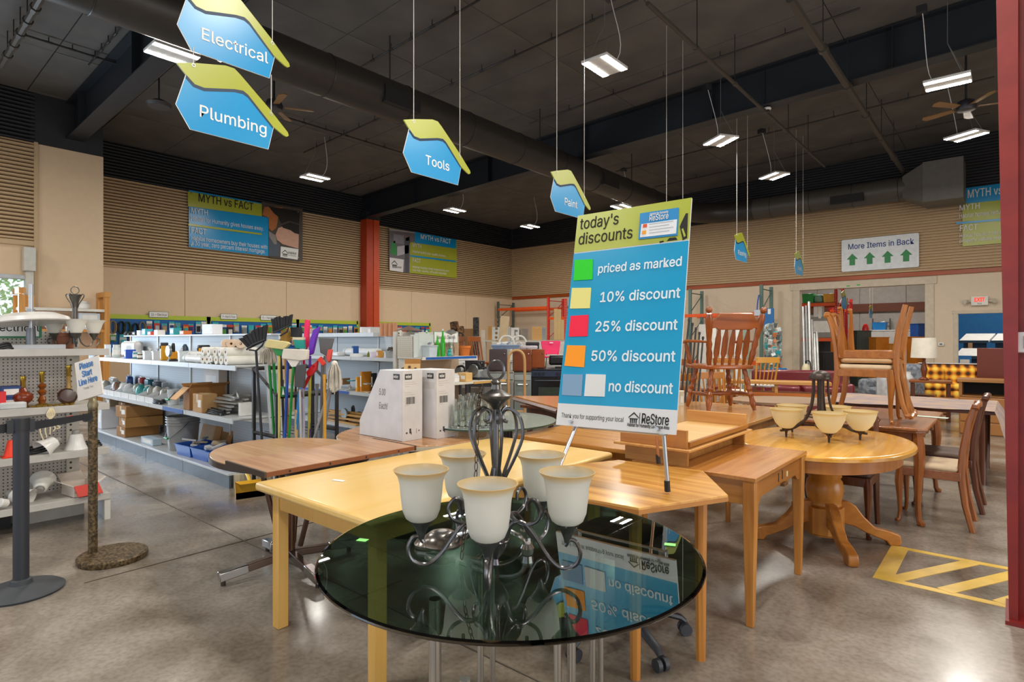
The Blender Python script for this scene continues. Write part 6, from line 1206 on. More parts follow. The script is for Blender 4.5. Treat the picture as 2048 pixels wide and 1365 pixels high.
def stringmop(label, cx, y0, y1, w, base, d, hc):
    t, o = tool('string_mop', label, 'mop', base, d + .1); hpole(t, o, (cx, y0 + 4), d + .05, .012, C(hc, .35, .3)); rnd = random.Random(cx); pr = []
    for k in range(46):
        a = rnd.uniform(-1, 1); x1 = cx + a * w; ye = y1 - abs(a) * (y1 - y0) * .18 - rnd.uniform(0, (y1 - y0) * .18); pr.append(tube([ad6(cx + a * w * .25, y0, d + rnd.uniform(-.02, .02)) - o, ad6(cx + a * w * .85, y0 + (ye - y0) * .35, d - .05 * rnd.random()) - o, ad6(x1, ye, d - .04 * rnd.random()) - o], .0055, 4))
    obj('cotton_strands', pr, C('#cfc6b8', .9, vary=.15), t, 'loose cotton strands', kind='stuff'); obj('clamp', mv(ball((0, 0, 0), .03), *(ad6(cx, y0 + 2, d) - o)), C('#dcd6ca', .5), t)
stringmop('white string mop hanging at the left of the rack', 536, 694, 733, 17, (556, 880), 4.9, '#1f8f38'); stringmop('white string mop drooping over the right end of the rack', 669, 726, 790, 14, (630, 880), 4.8, '#9a9c9f')
for lab, top, bx_, r, c, d in [('blue painted pole in the broom rack', (576, 722), (565, 880), .013, '#1f4fb0', 4.85), ('bright green pole at the left of the broom rack', (547, 720), (562, 880), .013, '#169032', 4.95), ('light blue pole crossing low in the broom rack', (598, 790), (582, 880), .014, '#2a86c8', 4.85), ('pale wooden handle in the middle of the broom rack', (593, 822), (589, 880), .015, '#d9b27c', 4.85),
                            ('silver aluminium pole slanting in the broom rack', (664, 758), (596, 880), .011, '#a8a8a6', 4.9), ('golden wooden handle at the right of the broom rack', (649, 752), (650, 880), .014, '#e0a238', 4.8), ('yellow pole with a pink dot in the broom rack', (620, 748), (616, 880), .013, '#c9bf4a', 5.0), ('grey steel pole with pink tag in the broom rack', (634, 770), (629, 880), .014, '#85868a', 4.95), ('violet and silver pole in the broom rack', (607, 800), (608, 880), .013, '#b7b3c4', 4.9), ('white plastic pole leaning at the back left of the rack', (533, 735), (551, 880), .016, '#cfd3da', 5.1)]:
    t, o = tool('pole', lab, 'pole', bx_, d); v = ad6(*top, d) - o; obj('shaft', cyl((0, 0, 0), v, r, n=10), C(c, .35), t); obj('end_cap', cyl(v * .97, v * 1.01, r * 1.15, n=10), C(c, .5), t)
t, o = tool('spray_can', 'green canister hanging inside the broom rack', 'can', (567, 800), 4.9); obj('can_body', cyl(ad6(567, 793, 4.9) - o, ad6(567, 774, 4.9) - o, .04, n=16), C('#178a44', .35), t); obj('mark', cam_poly([(564, 790), (566, 776), (569, 790)], 4.855, .004, o), WHITE, t); obj('hanger_wire', cyl(ad6(567, 774, 4.9) - o, ad6(567, 760, 4.9) - o, .004, n=5), RK, t); obj('stand_wire', cyl(ad6(567, 793, 4.9) - o, (0, 0, 0), .004, n=5), RK, t)
# ---- blue pegboards on the left wall
ORD = words_ + ['tenth', 'eleventh', 'twelfth', 'thirteenth', 'fourteenth', 'fifteenth', 'sixteenth']; PBX = -16.15; bpeg = C('#0e5fa6', .55, vary=.04); lime = C('#b3c53a', .5, vary=.02); rp_ = random.Random(5)
pal = [('teal', '#2fb0b8'), ('white', '#dcdcd8'), ('grey', '#8a8c8c'), ('red', '#c8392e'), ('clear', '#b9c2c6'), ('black', '#26282c'), ('orange', '#e08a2c'), ('navy', '#2a3f78'), ('green', '#4f9a3c'), ('tan', '#b59a72')]
def pegwall(label, pa, pb, nm, firsts, n1, n2, sign=None, ytop=2.06):
    ya, yb_ = wX(pa, 650, PBX).y, wX(pb, 650, PBX).y; t = T('pegboard', label, 'pegboard', (PBX, ya, 1.15), pi / 2, 'blue pegboards on the left wall'); w = yb_ - ya
    obj('blue_board', box(0, w, 0, .03, 0, .8), bpeg, t)
    for b in (box(-.05, w + .05, -.012, .03, .8, .905), box(-.09, 0, -.012, .03, 0, .905), box(w, w + .09, -.012, .03, 0, .905)): obj('lime_frame', b, lime, t)
    g = 'packs hanging on the ' + nm + ' pegboard'; k = 0
    for row, n, zz in ((0, n1, .74), (1, n2, .42)):
        for i in range(n):
            y = ya + (i + .6 + rp_.uniform(-.15, .15)) * w / n; z0 = 1.15 + zz + rp_.uniform(-.05, .04); cname, c = rp_.choice(pal); lab = '%s pack in the %s row of the %s pegboard, %s from the window side' % (cname, ['upper', 'lower'][row], nm, ORD[i])
            h = rp_.uniform(.17, .33); wd_ = min(rp_.uniform(.14, .3), w / n * .78)
            if row == 0 and i < firsts:
                c2n, c2 = [('beige', '#8a7a5c'), ('black', '#1f1d1c'), ('dark green', '#26452c'), ('black', '#17181a'), ('grey', '#77766e')][i]
                t2 = T('cord_hank', '%s hank of cord on the %s pegboard, %s from the window side' % (c2n, nm, ORD[i]), 'cord', (PBX - .0 + .05, y, z0), 0, g); obj('hook', cyl((-.05, 0, 0), (.03, 0, 0), .005, n=5), CHROME, t2)
                for q in range(3): obj('cord_loop', tube([(.015 * q - .01, .045 * cos(a) * (1 + .3 * q), -.16 + .15 * sin(a)) for a in [2 * pi * m / 14 for m in range(14)]], .014, 6, True), C(c2, .7), t2)
                continue
            t2 = T('hanging_pack', lab, 'pack', (PBX + .05, y, z0 - h), pi / 2, g); obj('card', box(-wd_ / 2, wd_ / 2, 0, .004, 0, h), C(c, .5), t2); obj('blister', mv(cbox(0, 0, 0, wd_ * .7, .03, h * .5), 0, -.015, h * .36), C(rp_.choice(pal)[1], .25), t2, bev=.008); obj('header', box(-wd_ / 2, wd_ / 2, -.003, 0, h * .8, h), C(rp_.choice(['#2fb0b8', '#e6e6e2', '#2fb0b8', '#d0402f']), .5), t2); obj('hook', cyl((0, .05, h * .92), (0, -.04, h * .92), .004, n=5), CHROME, t2)
    if sign:
        st = T('shelf_sign', 'small white sign reading %s above the blue pegboard' % sign[0], 'sign', (PBX + .03, wX(sign[1], 640, PBX).y, sign[2]), pi / 2); ww = wX(sign[3], 640, PBX).y - wX(sign[1], 640, PBX).y
        obj('plate', box(0, ww, 0, .015, 0, .15), C('#7a8a80', .5), st); obj('face', box(.012, ww - .012, -.003, 0, .012, .138), WHITE, st); txt(sign[0], .09, ww * .1, -.005, .042, st, INK, width=ww * .8)
pegwall('blue pegboard framed in lime green at the window end of the left wall', 214, 413, 'electrical', 5, 14, 12, ('16 — Electrical', 297, 2.0, 336))
pegwall('second blue lime framed pegboard behind the brooms', 421, 592, 'nails', 0, 13, 12, ('9—Nail & Floor', 440, 2.0, 473))
pegwall('third blue lime framed pegboard next to the red post', 598, 713, 'hardware', 0, 11, 10, ('8 — Hardware', 520, 2.0, 553))
pegwall('blue lime framed pegboard to the right of the red post', 752, 858, 'paint', 0, 9, 8)
for px, py, s_, c in ((409, 668, .28, '#eeeef2'),): stock('plainbox', 'bright white carton on top of the gondola before the second pegboard', (wY(px + 12, 660, 3.05).x, 3.07, 1.516), .3, .12, .12, c)
for i in range(7):
    px = 212 + 26 * i + (i % 2) * 6; cn_, cc = [('black', '#26282c'), ('white', '#dfe2e6'), ('teal', '#3fb0c4'), ('red', '#d4503c'), ('white', '#e6e2de'), ('teal', '#2aa0a8'), ('orange', '#d8702c')][i]
    stock('plainbox', 'small %s box on top of the gondola, %s from the window end' % (cn_, words_[i]), (max(wY(px, 672, 3.05).x, -10.1 + .22 * i), 3.07, 1.516), .14, .1, .05 + .02 * (i % 3), cc, 0, 'small boxes on the gondola top')
stock('coil', 'black bundle of leads on the gondola top at the window end', (-10.26, 3.02, 1.516), .2, .14, .05, '#222222')
# ================================================================== MIDDLE AND BACK OF THE STORE
def spot(pxl, pxr, pyt, d, z0):
    """centre on the floor plan, width and height for something facing the camera at distance d"""
    a = ad(pxl, HORY, d); b = ad(pxr, HORY, d); c = (a + b) / 2; return (c.x, c.y, z0), (b - a).length, CAMZ + (HORY - pyt) / FPX * d - z0
def YR(px): return YAW - math.atan((px - 1024) / FPX)
def bgs(kind, label, pxl, pxr, pyt, d, z0, col, depth=None, rz=None, group=None, name=None):
    p, w, h = spot(pxl, pxr, pyt, d, z0); return stock(kind, label, p, w, depth or w * .8, max(h, .015), col, YR((pxl + pxr) / 2) if rz is None else rz, group, name)
# ---- glass table with vases
vt = T('glass_table', 'round clear glass table crowded with glass vases, behind the iron chandelier', 'table', (-3.256, 3.50, 0))
obj('glass_top', prism(circle(.56, 64), .787, .80), C('#b7c4bd', .02, alpha=.55, vary=0, spec=.9), vt, smooth=False); obj('glass_edge', lathe([(.56, .787), (.562, .793), (.56, .80)], 64), C('#2f4a40', .1), vt, 'dark green edge'); obj('column', [cyl((.05, .2, .0), (.05, .2, .78), .04, n=12), solid([(.2, 0), (.19, .03), (.05, .05)], 20, .05, .2)], C('#2d2522', .4), vt)
vp = [(911, 856, .17), (924, 857, .19), (938, 857, .20), (952, 857, .17), (966, 856, .19), (979, 855, .17), (915, 848, .19), (930, 847, .21), (946, 846, .21), (960, 847, .19), (974, 846, .2), (988, 848, .18), (1000, 845, .18), (925, 839, .2), (942, 838, .21), (958, 838, .2)]
for i, (px, py, h) in enumerate(vp):
    p = at(px, py, .801); row = 'front' if i < 6 else ('middle' if i < 13 else 'back'); k = i if i < 6 else (i - 6 if i < 13 else i - 13)
    glassv('clear vase in the %s row on the round glass table, %s from the cartons' % (row, (words_ + ['tenth'])[k]), (p.x, p.y, .801), .036, h, '#dfe8e6')
one('table_leaf', [prism([(-3.14, 4.31), (-2.6, 4.62), (-3.55, 5.4), (-4.16, 4.9)], .79, .835)], W('#d08c48', '#aa6426', 0, .8, .25, coat=.3), 'dark edged orange oak tabletop leaf beyond the glass vases', 'table leaf', (0, 0, 0))
obj('dark_edge', [tube([(-3.14, 4.31, .80), (-4.16, 4.9, .80)], .022, 4), tube([(-3.14, 4.31, .80), (-2.6, 4.62, .80)], .022, 4)], DKW, bpy.data.objects['table_leaf.001'], 'dark brown edge')
plain_table('wooden_table', 'low dark table carrying the orange oak leaf', -3.42, 4.85, .8, .5, .788, DKW, DKW)
# ---- appliances
GAP = C('#8f9896', .35, .4); GAPD = C('#6f7876', .35, .4)
def appliance(label, pxl, pxr, pyt, d, col, kind):
    p, w, h = spot(pxl, pxr, pyt, d, 0); t = T({'stove': 'stove', 'dish': 'dishwasher', 'oven': 'oven'}[kind], label, kind if kind != 'dish' else 'dishwasher', p, YR((pxl + pxr) / 2)); m = C(col, .3, .2); D = .6
    obj('body', box(-w / 2, w / 2, -D / 2, D / 2, .06, h - .02), m, t, bev=.006); obj('plinth', box(-w / 2 + .03, w / 2 - .03, -D / 2 + .04, D / 2, 0, .06), INK, t); obj('top_panel', box(-w / 2, w / 2, -D / 2 - .01, D / 2, h - .02, h), C('#2a2c31' if kind == 'stove' else col, .3), t, bev=.004)
    obj('control_panel', box(-w / 2 + .01, w / 2 - .01, -D / 2 - .02, -D / 2, h - .13, h - .03), C('#2b3550' if kind == 'stove' else '#a4abaa', .35), t)
    obj('door_front', box(-w / 2 + .01, w / 2 - .01, -D / 2 - .02, -D / 2, .1, h - .15), C('#141416' if kind == 'stove' else col, .18 if kind == 'stove' else .35), t, bev=.004)
    obj('handle', tube([(-w / 2 + .06, -D / 2 - .02, h - .2), (-w / 2 + .07, -D / 2 - .06, h - .2), (w / 2 - .07, -D / 2 - .06, h - .2), (w / 2 - .06, -D / 2 - .02, h - .2)], .012, 8), C('#3a3d44', .25, .7) if kind == 'stove' else CHROME, t)
    if kind == 'stove':
        obj('oven_window', box(-w * .3, w * .3, -D / 2 - .023, -D / 2 - .019, h * .3, h * .66), C('#3d463f', .1), t)
        for x in (-.3, -.22, -.14, .14, .22, .3): obj('knob', cyl((x * w / .8, -D / 2 - .02, h - .08), (x * w / .8, -D / 2 - .05, h - .08), .022, n=12), C('#1c1f28', .3), t)
        for x in (-.2, .2):
            for y in (-.12, .14): obj('burner_grate', [tube([(x * w / .8 + .09 * cos(a), y + .09 * sin(a), h + .015) for a in [2 * pi * k / 16 for k in range(16)]], .008, 5, True)], INK, t)
    return t
appliance('black gas stove with oven window just left of the discount board', 1062, 1140, 737, 10.6, '#17181b', 'stove'); appliance('grey green dishwasher between the hand truck and the black stove', 1028, 1062, 744, 10.4, '#87918d', 'dish'); appliance('grey built-in oven front left of the hand truck', 968, 1026, 742, 10.2, '#8f8c84', 'oven')
def cab(label, pxl, pxr, pyt, d, z0, col, name='cabinet', depth=.5, nd=1, rz=None, wood=False, drawers=0):
    p, w, h = spot(pxl, pxr, pyt, d, z0); t = T(name, label, 'cabinet', p, YR((pxl + pxr) / 2) if rz is None else rz); m = W(col, col, 2, .8, .3) if wood else C(col, .35); D = depth
    obj('carcass', box(-w / 2, w / 2, -D / 2, D / 2, 0, h), m, t, bev=.004)
    n = max(nd, 0)
    for k in range(n):
        a = -w / 2 + w * k / n; dr = obj('door', box(a + .008, a + w / n - .008, -D / 2 - .018, -D / 2, .02, h - .02), m, t, bev=.004); obj('handle', ball((a + w / n * (.85 if k == 0 else .15), -D / 2 - .03, h * .8), .014, 8), CHROME, dr)
    for k in range(drawers):
        z = h * k / drawers; dr = obj('drawer', box(-w / 2 + .012, w / 2 - .012, -D / 2 - .018, -D / 2, z + .012, z + h / drawers - .012), m, t, bev=.004); obj('knob', [ball((s_ * w * .25, -D / 2 - .03, z + h / drawers / 2), .014, 8) for s_ in (-1, 1)][0], C('#4a3018', .4), dr)
    return t
cab('dark plum mini refrigerator standing on the built-in oven', 979, 1014, 699, 10.2, .915, '#4a3c40', 'mini_refrigerator', .5); cab('brown wood grain mini refrigerator with badge on the dishwasher', 1026, 1062, 699, 10.4, .90, '#7a3a18', 'mini_refrigerator', .5); cab('orange brown cabinet beside the wood grain refrigerator', 1063, 1089, 699, 10.62, .935, '#93450f', 'cabinet', .4)
bgs('tub', 'shallow blue and white trays on top of the plum refrigerator', 982, 1040, 690, 10.2, 1.29, '#8fa8c8', .3); bgs('bag', 'pile of pale cloths on top of the wood grain refrigerator', 1040, 1075, 692, 10.5, 1.29, '#c9c3cc', .2)
ht = T('hand_truck', 'tan hand truck with arched handle in front of the refrigerators', 'hand truck', ad(1033, HORY, 9.4) - Vector((0, 0, CAMZ)), YAW)
obj('arched_frame', tube(spline([(-.13, 0, 0), (-.13, 0, .6), (-.13, 0, 1.1), (-.09, 0, 1.24), (0, 0, 1.28), (.09, 0, 1.24), (.13, 0, 1.1), (.13, 0, .6), (.13, 0, 0)], 5), .022, 8), C('#c69a62', .4), ht); obj('cross_bar', [cyl((-.13, 0, z), (.13, 0, z), .014) for z in (.3, .6)][0], C('#c69a62', .4), ht); obj('toe_plate', box(-.18, .18, -.22, 0, 0, .012), C('#7d6a52', .5), ht)
for s_ in (-1, 1): obj('wheel', cyl((s_ * .17, .05, .11), (s_ * .22, .05, .11), .11, n=16), INK, ht)
cab('white countertop microwave at the left of the appliances', 912, 930, 722, 9.6, .95, '#d4d4d0', 'microwave', .35); cab('black microwave next to the white one', 930, 969, 722, 9.7, .95, '#1a1c1e', 'microwave', .35); plain_table('work_bench', 'grey bench under the two microwaves', ad(938, HORY, 9.65).x, ad(938, HORY, 9.65).y, .56, .45, .945, C('#9aa09f', .5), C('#6a6e70', .5), rz=YAW)
bgs('bag', 'white plastic bag heap on top of the microwaves', 914, 955, 715, 9.65, 1.11, '#e9e7e8', .3); bgs('machine', 'grey cash register beside the kraft carton', 960, 980, 736, 8.6, .875, '#8f9699', .25); bgs('bucket', 'red brown bucket chair back behind the white cartons', 898, 920, 731, 9.0, .9, '#a8391c', .2)
for a in (('card_table', 'metal table beneath the cash register', 967, 8.75),): plain_table(a[0], a[1], ad(a[2], HORY, a[3]).x, ad(a[2], HORY, a[3]).y, .6, .5, .872, C('#8b8f92', .4), C('#55595c', .5), rz=YAW)
plain_table('card_table', 'low stand beneath the red brown bucket', ad(909, HORY, 9.1).x, ad(909, HORY, 9.1).y, .3, .3, .895, C('#8b8f92', .4), C('#55595c', .5), rz=YAW)
# ---- simple chairs used in the middle distance
def spindle_chair(label, loc, rz, wood, group=None, seatc=None, sc=1.0):
    t = T('spindle_chair', label, 'chair', loc, rz, group, scale=sc); m = W(wood, wood, 2, .9, .35)
    obj('seat', mv(prism(rrect(.44, .42, .08), 0, .035), 0, 0, .43), C(seatc, .6) if seatc else m, t, bev=.008)
    for sx in (-1, 1):
        for sy in (-1, 1): obj('leg', cyl((sx * .2, sy * .19, 0), (sx * .16, sy * .15, .435), .016, .02, 8), m, t)
        obj('back_post', cyl((sx * .18, .18, .45), (sx * .21, .27, .95), .018, .015, 8), m, t)
    for k in range(4): obj('spindle', cyl((-.11 + .073 * k, .18, .46), (-.125 + .083 * k, .26, .86), .010, n=6), m, t)
    obj('crest_rail', mv(prism(rrect(.46, .02, .008), 0, .1), 0, .265, .86), m, t, bev=.004); obj('stretcher', [cyl((-.18, 0, .18), (.18, 0, .18), .01), cyl((-.18, -.17, .18), (-.18, .17, .18), .01), cyl((.18, -.17, .18), (.18, .17, .18), .01)][0], m, t)
    return t
gch = 'wooden chairs in the middle of the store'
def on(px, d, z): p = ad(px, HORY, d); return (p.x, p.y, z)
spindle_chair('brown spindle chair behind the orange clay pot', on(946, 11.2, .555), YR(946) + 1.25, '#8a4a20', gch); spindle_chair('smaller orange brown spindle chair right of the one behind the clay pot', on(971, 11.6, .555), YR(970) + 1.0, '#a85a22', gch)
one('platform', box(-.5, .5, -.45, .45, 0, .55), C('#6d6257', .7), 'low grey platform under the two spindle chairs', 'platform', on(956, 11.4, 0), YAW)
for i, (px, d, rz, c, sc_col, lb) in enumerate([(1470, 9.4, 2.6, '#c4802e', '#e4e0d8', 'golden oak chair with white seat right of the Windsor armchair'), (1440, 8.6, .2, '#c07a2a', None, 'golden spindle chair seen between the Windsor armchair legs'), (1400, 8.2, .6, '#bb7226', None, 'golden chair just right of the discount board'), (1518, 10.6, 3.3, '#d39a3a', '#dcdcdc', 'yellow oak ladder chair near the green rack upright'), (1385, 9.6, 2.2, '#a9622a', '#5a2a2c', 'darker chair with maroon seat near the discount board edge'), (1450, 10.2, 2.9, '#b9742e', '#8a2a18', 'red seated oak chair behind the Windsor armchair')]):
    spindle_chair(lb, on(px, d, 0.0 if i in (1, 2) else .18), YAW + rz, c, gch, sc_col)
one('platform', box(-1.3, 1.3, -.45, .45, 0, .175), C('#7d6a52', .7), 'low wooden platform under the golden oak chairs', 'platform', on(1452, 9.9, 0), YAW)
for i, (px, d) in enumerate(((1013, 12.3), (1038, 12.3))):
    t = T('bentwood_chair', 'white bentwood chair back above the plum refrigerator' if i == 0 else 'white bentwood chair back above the wood grain refrigerator', 'chair', on(px, d, .56), YAW, 'white bentwood chairs'); wm = C('#e9e6df', .4)
    obj('back_hoop', tube(spline([(-.16, .2, .44), (-.16, .24, .8), (-.1, .26, .94), (0, .265, .97), (.1, .26, .94), (.16, .24, .8), (.16, .2, .44)], 5), .02, 8), wm, t); obj('inner_hoop', tube(spline([(-.08, .2, .44), (-.08, .235, .74), (0, .25, .84), (.08, .235, .74), (.08, .2, .44)], 5), .014, 8), wm, t); obj('seat', solid([(.19, .42), (.2, .44), (.19, .455)], 20), wm, t)
    for a in range(4): obj('leg', cyl((.17 * cos(pi / 4 + a * pi / 2), .17 * sin(pi / 4 + a * pi / 2), 0), (.14 * cos(pi / 4 + a * pi / 2), .14 * sin(pi / 4 + a * pi / 2), .42), .016, n=8), wm, t)
ct = cab('long white counter running below the leaning doors', 985, 1140, 684, 13.2, 0, '#d9d4ca', 'counter', .6, 6); one('platform', box(-.35, .35, -.25, .25, 0, .555), C('#6d6257', .7), 'grey stand under the white bentwood chairs', 'platform', on(1026, 12.3, 0), YAW)
pk = T('plastic_chair', 'bright pink plastic chair standing high beside the discount board', 'chair', on(1105, 11.6, .74), YAW + .1); pm = C('#ef1566', .35)
obj('back_shell', mv(slab([(-.16, 0), (.16, 0), (.2, .24), (.19, .27), (-.19, .27), (-.2, .24)], -.012, .012), 0, .18, .42, -.15), pm, pk, bev=.006); obj('seat', mv(prism(rrect(.38, .36, .06), 0, .02), 0, 0, .36), pm, pk, bev=.006); obj('hand_slot', mv(cbox(0, 0, 0, .07, .03, .025), 0, .145, .65), C('#f4d2de', .4), pk)
for sx in (-1, 1): obj('back_post', cyl((sx * .13, .16, .37), (sx * .14, .18, .45), .014, n=8), pm, pk)
for sx in (-1, 1):
    for sy in (-1, 1): obj('leg', cyl((sx * .17, sy * .16, 0), (sx * .14, sy * .13, .36), .011, n=8), CHROME, pk)
cab('white wire drawer unit under the pink chair', 1090, 1122, 724, 11.7, 0, '#cfcfcb', 'drawer_unit', .45, 0, drawers=3); bgs('toolcase', 'black plastic hamper behind the refrigerators', 1052, 1078, 684, 12.0, 1.1, '#26272b', .3); bgs('bag', 'black padded car seat leaning beside the stove', 1098, 1135, 711, 11.0, .98, '#17181b', .3)
# ---- goods standing against the back and left walls
gl = 'doors and panels leaning near the far corner'
def lean(label, pxl, pxr, pyt, d, z0, col, name='door_panel', wood=True, rails=True, group=gl, tilt=-.12):
    p, w, h = spot(pxl, pxr, pyt, d, z0); t = T(name, label, 'panel', p, YR((pxl + pxr) / 2), group); m = W(col, col, 2, .9, .4) if wood else C(col, .5)
    obj('leaf', mv(box(-w / 2, w / 2, -.018, .018, 0, h), 0, 0, .003, tilt), m, t, bev=.003)
    if rails:
        for x in (-w * .42, w * .42): obj('stile', mv(box(x - w * .08, x + w * .08, -.028, -.018, 0, h), 0, 0, .003, tilt), m, t)
        for z in (.06, .5, .9): obj('rail', mv(box(-w * .34, w * .34, -.026, -.018, h * z - .03, h * z + .03), 0, 0, .003, tilt), m, t)
    return t
shf = one('long_shelf', [box(-2.3, 2.3, -.3, .3, 1.40, 1.44)] + [box(x - .03, x + .03, -.25, .25, 0, 1.40) for x in (-2.2, -1.1, 0, 1.1, 2.2)], C('#cfc8ba', .5), 'long cream shelf carrying the leaning doors in the far corner', 'shelf', on(1048, 16.6, 0), YAW)
for a in [('narrow pine door frame, first from the left along the far shelf', 976, 984, 653, '#c08a3c'), ('grey panelled white door next to the pine frame', 984, 1008, 655, '#cfd0cc'), ('light grey blind set along the far shelf', 1010, 1021, 654, '#b9bcbe'), ('white panel beside the light grey blind', 1022, 1038, 656, '#e6e2de'), ('dark grey slatted shutter along the far shelf', 1029, 1042, 660, '#7b7670'), ('taupe slatted shutter next to the dark one', 1043, 1056, 658, '#8d8178'), ('pine cabinet door with glass panes along the far shelf', 1064, 1084, 654, '#d8a45a'), ('silver grey slats leaning at the red upright', 1083, 1092, 655, '#9aa1a4')]:
    lean(a[0], a[1], a[2], a[3], 16.5, 1.441, a[4], wood=a[4] in ('#c08a3c', '#d8a45a'))
for i, (a, b, c) in enumerate(((1108, 1115, 618), (1115, 1122, 619), (1122, 1128, 640))): lean('tall pale pine plank by the red upright, %s from the left' % words_[i], a, b, c, 16.3, 1.441, '#e2bd7e', 'plank', True, False, 'pine planks by the red upright', -.05)
for lb, a, b, r, c, d in [('brown paper wrapped carpet roll leaning at the left of the far corner', (930, 700), (908, 645), .10, '#7c5230', 13.4), ('second brown roll leaning against the first', (934, 690), (921, 654), .08, '#93683c', 13.2), ('dark grey speckled carpet roll standing upright', (953, 700), (952, 636), .075, '#4a4a49', 14.0)]:
    p = ad(*a, d); p.z = 0; q_ = ad(*b, d + .3); t = T('carpet_roll', lb, 'roll', p); v = q_ - p; obj('rolled_carpet', cyl((0, 0, .02), v, r, n=16), MIX2(c, '#2a2420', 22, 'carpet', .9, .4, .6), t); obj('roll_end', cyl(v * .999, v * 1.003, r * .6, n=12), C('#b59a78', .7), t)
rpn = T('craft_panel', 'pale cut-out craft board leaning in front of the green rack post', 'panel', on(994, 14.6, 0), YAW); w, h = .22, CAMZ + 48 / FPX * 14.6
obj('board', mv(box(-w / 2, w / 2, -.01, .01, h - .62, h), 0, 0, 0, 0, .1), C('#d8bf98', .6), rpn); obj('prop_leg', cyl((0, 0, 0), (.0, 0, h - .6), .03), C('#b79a70', .6), rpn)
for k in range(5): obj('cut_out', mv(cyl((0, -.014, 0), (0, -.008, 0), .035, n=12), -.02 + .02 * (4 - k) * .2, 0, h - .1 - .11 * k, 0, .1), C('#8a6a3e', .6), rpn)
for i, (a, b, pt, c) in enumerate([(928, 946, 657, '#9a6a34'), (962, 970, 660, '#d9cdbb')]): lean(['brown panel leaning on the left wall behind the carpet rolls', 'cream panel right of the grey carpet roll'][i], a, b, pt, 14.6, 0, c, wood=i == 0)
# ---- pallet racks
GRNR = PEG('#5d7a72', 1, .05, .2, '#2c3a38'); REDR = PEG('#c8281a', 1, .06, .16, '#f0d8d0'); ORB = C('#e8581a', .45)
def prack(label, posts, beams, y0, y1):
    t = T('pallet_rack', label, 'rack', (0, 0, 0), 0, 'orange beamed pallet racks')
    for x, h, m in posts:
        for y in (y0, y1): obj('upright', [box(x - .045, x + .045, y - .035, y + .035, 0, h)], m, t)
        for z in (.6, 1.5, 2.3):
            if z < h - .1: obj('cross_brace', [cyl((x, y0, z), (x, y1, min(z + .6, h - .1)), .016, n=6)], m, t)
        obj('cross_brace', cyl((x, y0, h - .12), (x, y1, h - .12), .016, n=6), m, t)
    for x0, x1, z in beams:
        for y in (y0 - .03, y1 + .03): obj('beam', box(x0, x1, y - .025, y + .025, z - .1, z), ORB, t, bev=.004)
    return t
r1 = prack('pallet rack with green and red uprights in the far corner', [(-15.9, 3.0, C('#55635f', .5)), (-13.35, 3.05, REDR)], [(-15.86, -13.4, 2.72), (-15.86, -13.4, .9)], 17.75, 18.7)
for xx in (-12.55,): obj('upright', box(xx - .045, xx + .045, 17.7, 17.78, 0, 2.98), REDR, r1)
obj('beam', box(-13.3, -12.5, 17.72, 17.76, 2.2, 2.3), ORB, r1); obj('beam', box(-13.3, -12.6, 18.66, 18.72, 2.66, 2.76), C('#9a5f22', .5), r1)
r2 = prack('pallet rack with green uprights behind the Windsor armchair', [(-7.78, 3.05, GRNR), (-5.60, 3.06, GRNR)], [(-7.95, -5.65, 2.26), (-7.95, -5.65, .8)], 17.8, 18.72)
hb = T('hanging_bag', 'blue bag with white tag hanging on the green rack upright', 'bag', wY(1537, 617, 17.72)); obj('bag_body', box(-.12, .16, -.06, -.01, -.52, 0), C('#2f6fae', .5), hb, bev=.01); obj('tag', box(.0, .08, -.064, -.06, -.17, -.02), WHITE, hb); obj('strap', cyl((0, -.03, -.02), (-5.60 - hb.location.x, .08, .06), .012), C('#2f6fae', .5), hb); rp2 = T('rope_coil', 'blue rope with white pouch hanging near the rack top', 'rope', wY(1518, 590, 17.72)); obj('rope', tube([(0, 0, 0), (-.03, -.02, -.2), (-.05, -.02, -.45)], .02, 6), C('#3b5fb8', .6), rp2); obj('pouch', box(-.13, .05, -.06, 0, -.62, -.44), C('#c9d0dc', .5), rp2, bev=.02)
rk2 = T('parts_carousel', 'wire tower hung with clear and teal parcels beside the green rack upright', 'display', on(1546, 14.1, 0), YAW); obj('tower_pole', cyl((0, 0, 0), (0, 0, 1.86), .03), C('#9aa0a2', .4, .5), rk2); obj('tower_base', solid([(.2, 0), (.18, .04), (.04, .06)], 16), C('#6a6e70', .5), rk2)
rq = random.Random(11)
for k in range(84):
    a = rq.uniform(0, 2 * pi); z = .70 + 1.12 * k / 84; c = ['#8fa6a4', '#2fa3ab', '#c9cfce', '#7f8480', '#b9c4c2', '#a9b4b2', '#5f6a68', '#39aeb6', '#d9dedd', '#8a8f8c', '#c0764c'][k % 11]
    obj('parcel', mv(cbox(0, 0, 0, rq.uniform(.06, .12), .04, rq.uniform(.07, .14)), .17 * cos(a), .17 * sin(a), z, rq.uniform(-.3, .3), rq.uniform(-.4, .4), a + pi / 2), C(c, .3), rk2, bev=.008)
bgs('tub', 'bright blue bin at the foot of the parcel tower', 1543, 1572, 737, 13.2, .5, '#1683cf', .3); plain_table('card_table', 'plain stand below the bright blue bin', on(1558, 13.3, 0)[0], on(1558, 13.3, 0)[1], .34, .3, .495, C('#bdb6a8', .5), C('#8d8678', .5), rz=YAW)
for i in range(5):
    t = T('black_rod', 'black rod leaning behind the discount board edge, %s from the board' % words_[i], 'rod', on(1352 + 9 * i, 8.0, 0)); q_ = ad(1378 + 7 * i, 640 + 9 * i, 8.4) - t.location; obj('shaft', cyl((0, 0, 0), q_, .012, n=6), C('#17171a', .4), t); obj('tip', cyl(q_ * .99, q_ * 1.01, .018, n=8), C('#2c2c30', .6), t); t['group'] = 'black rods behind the discount board'
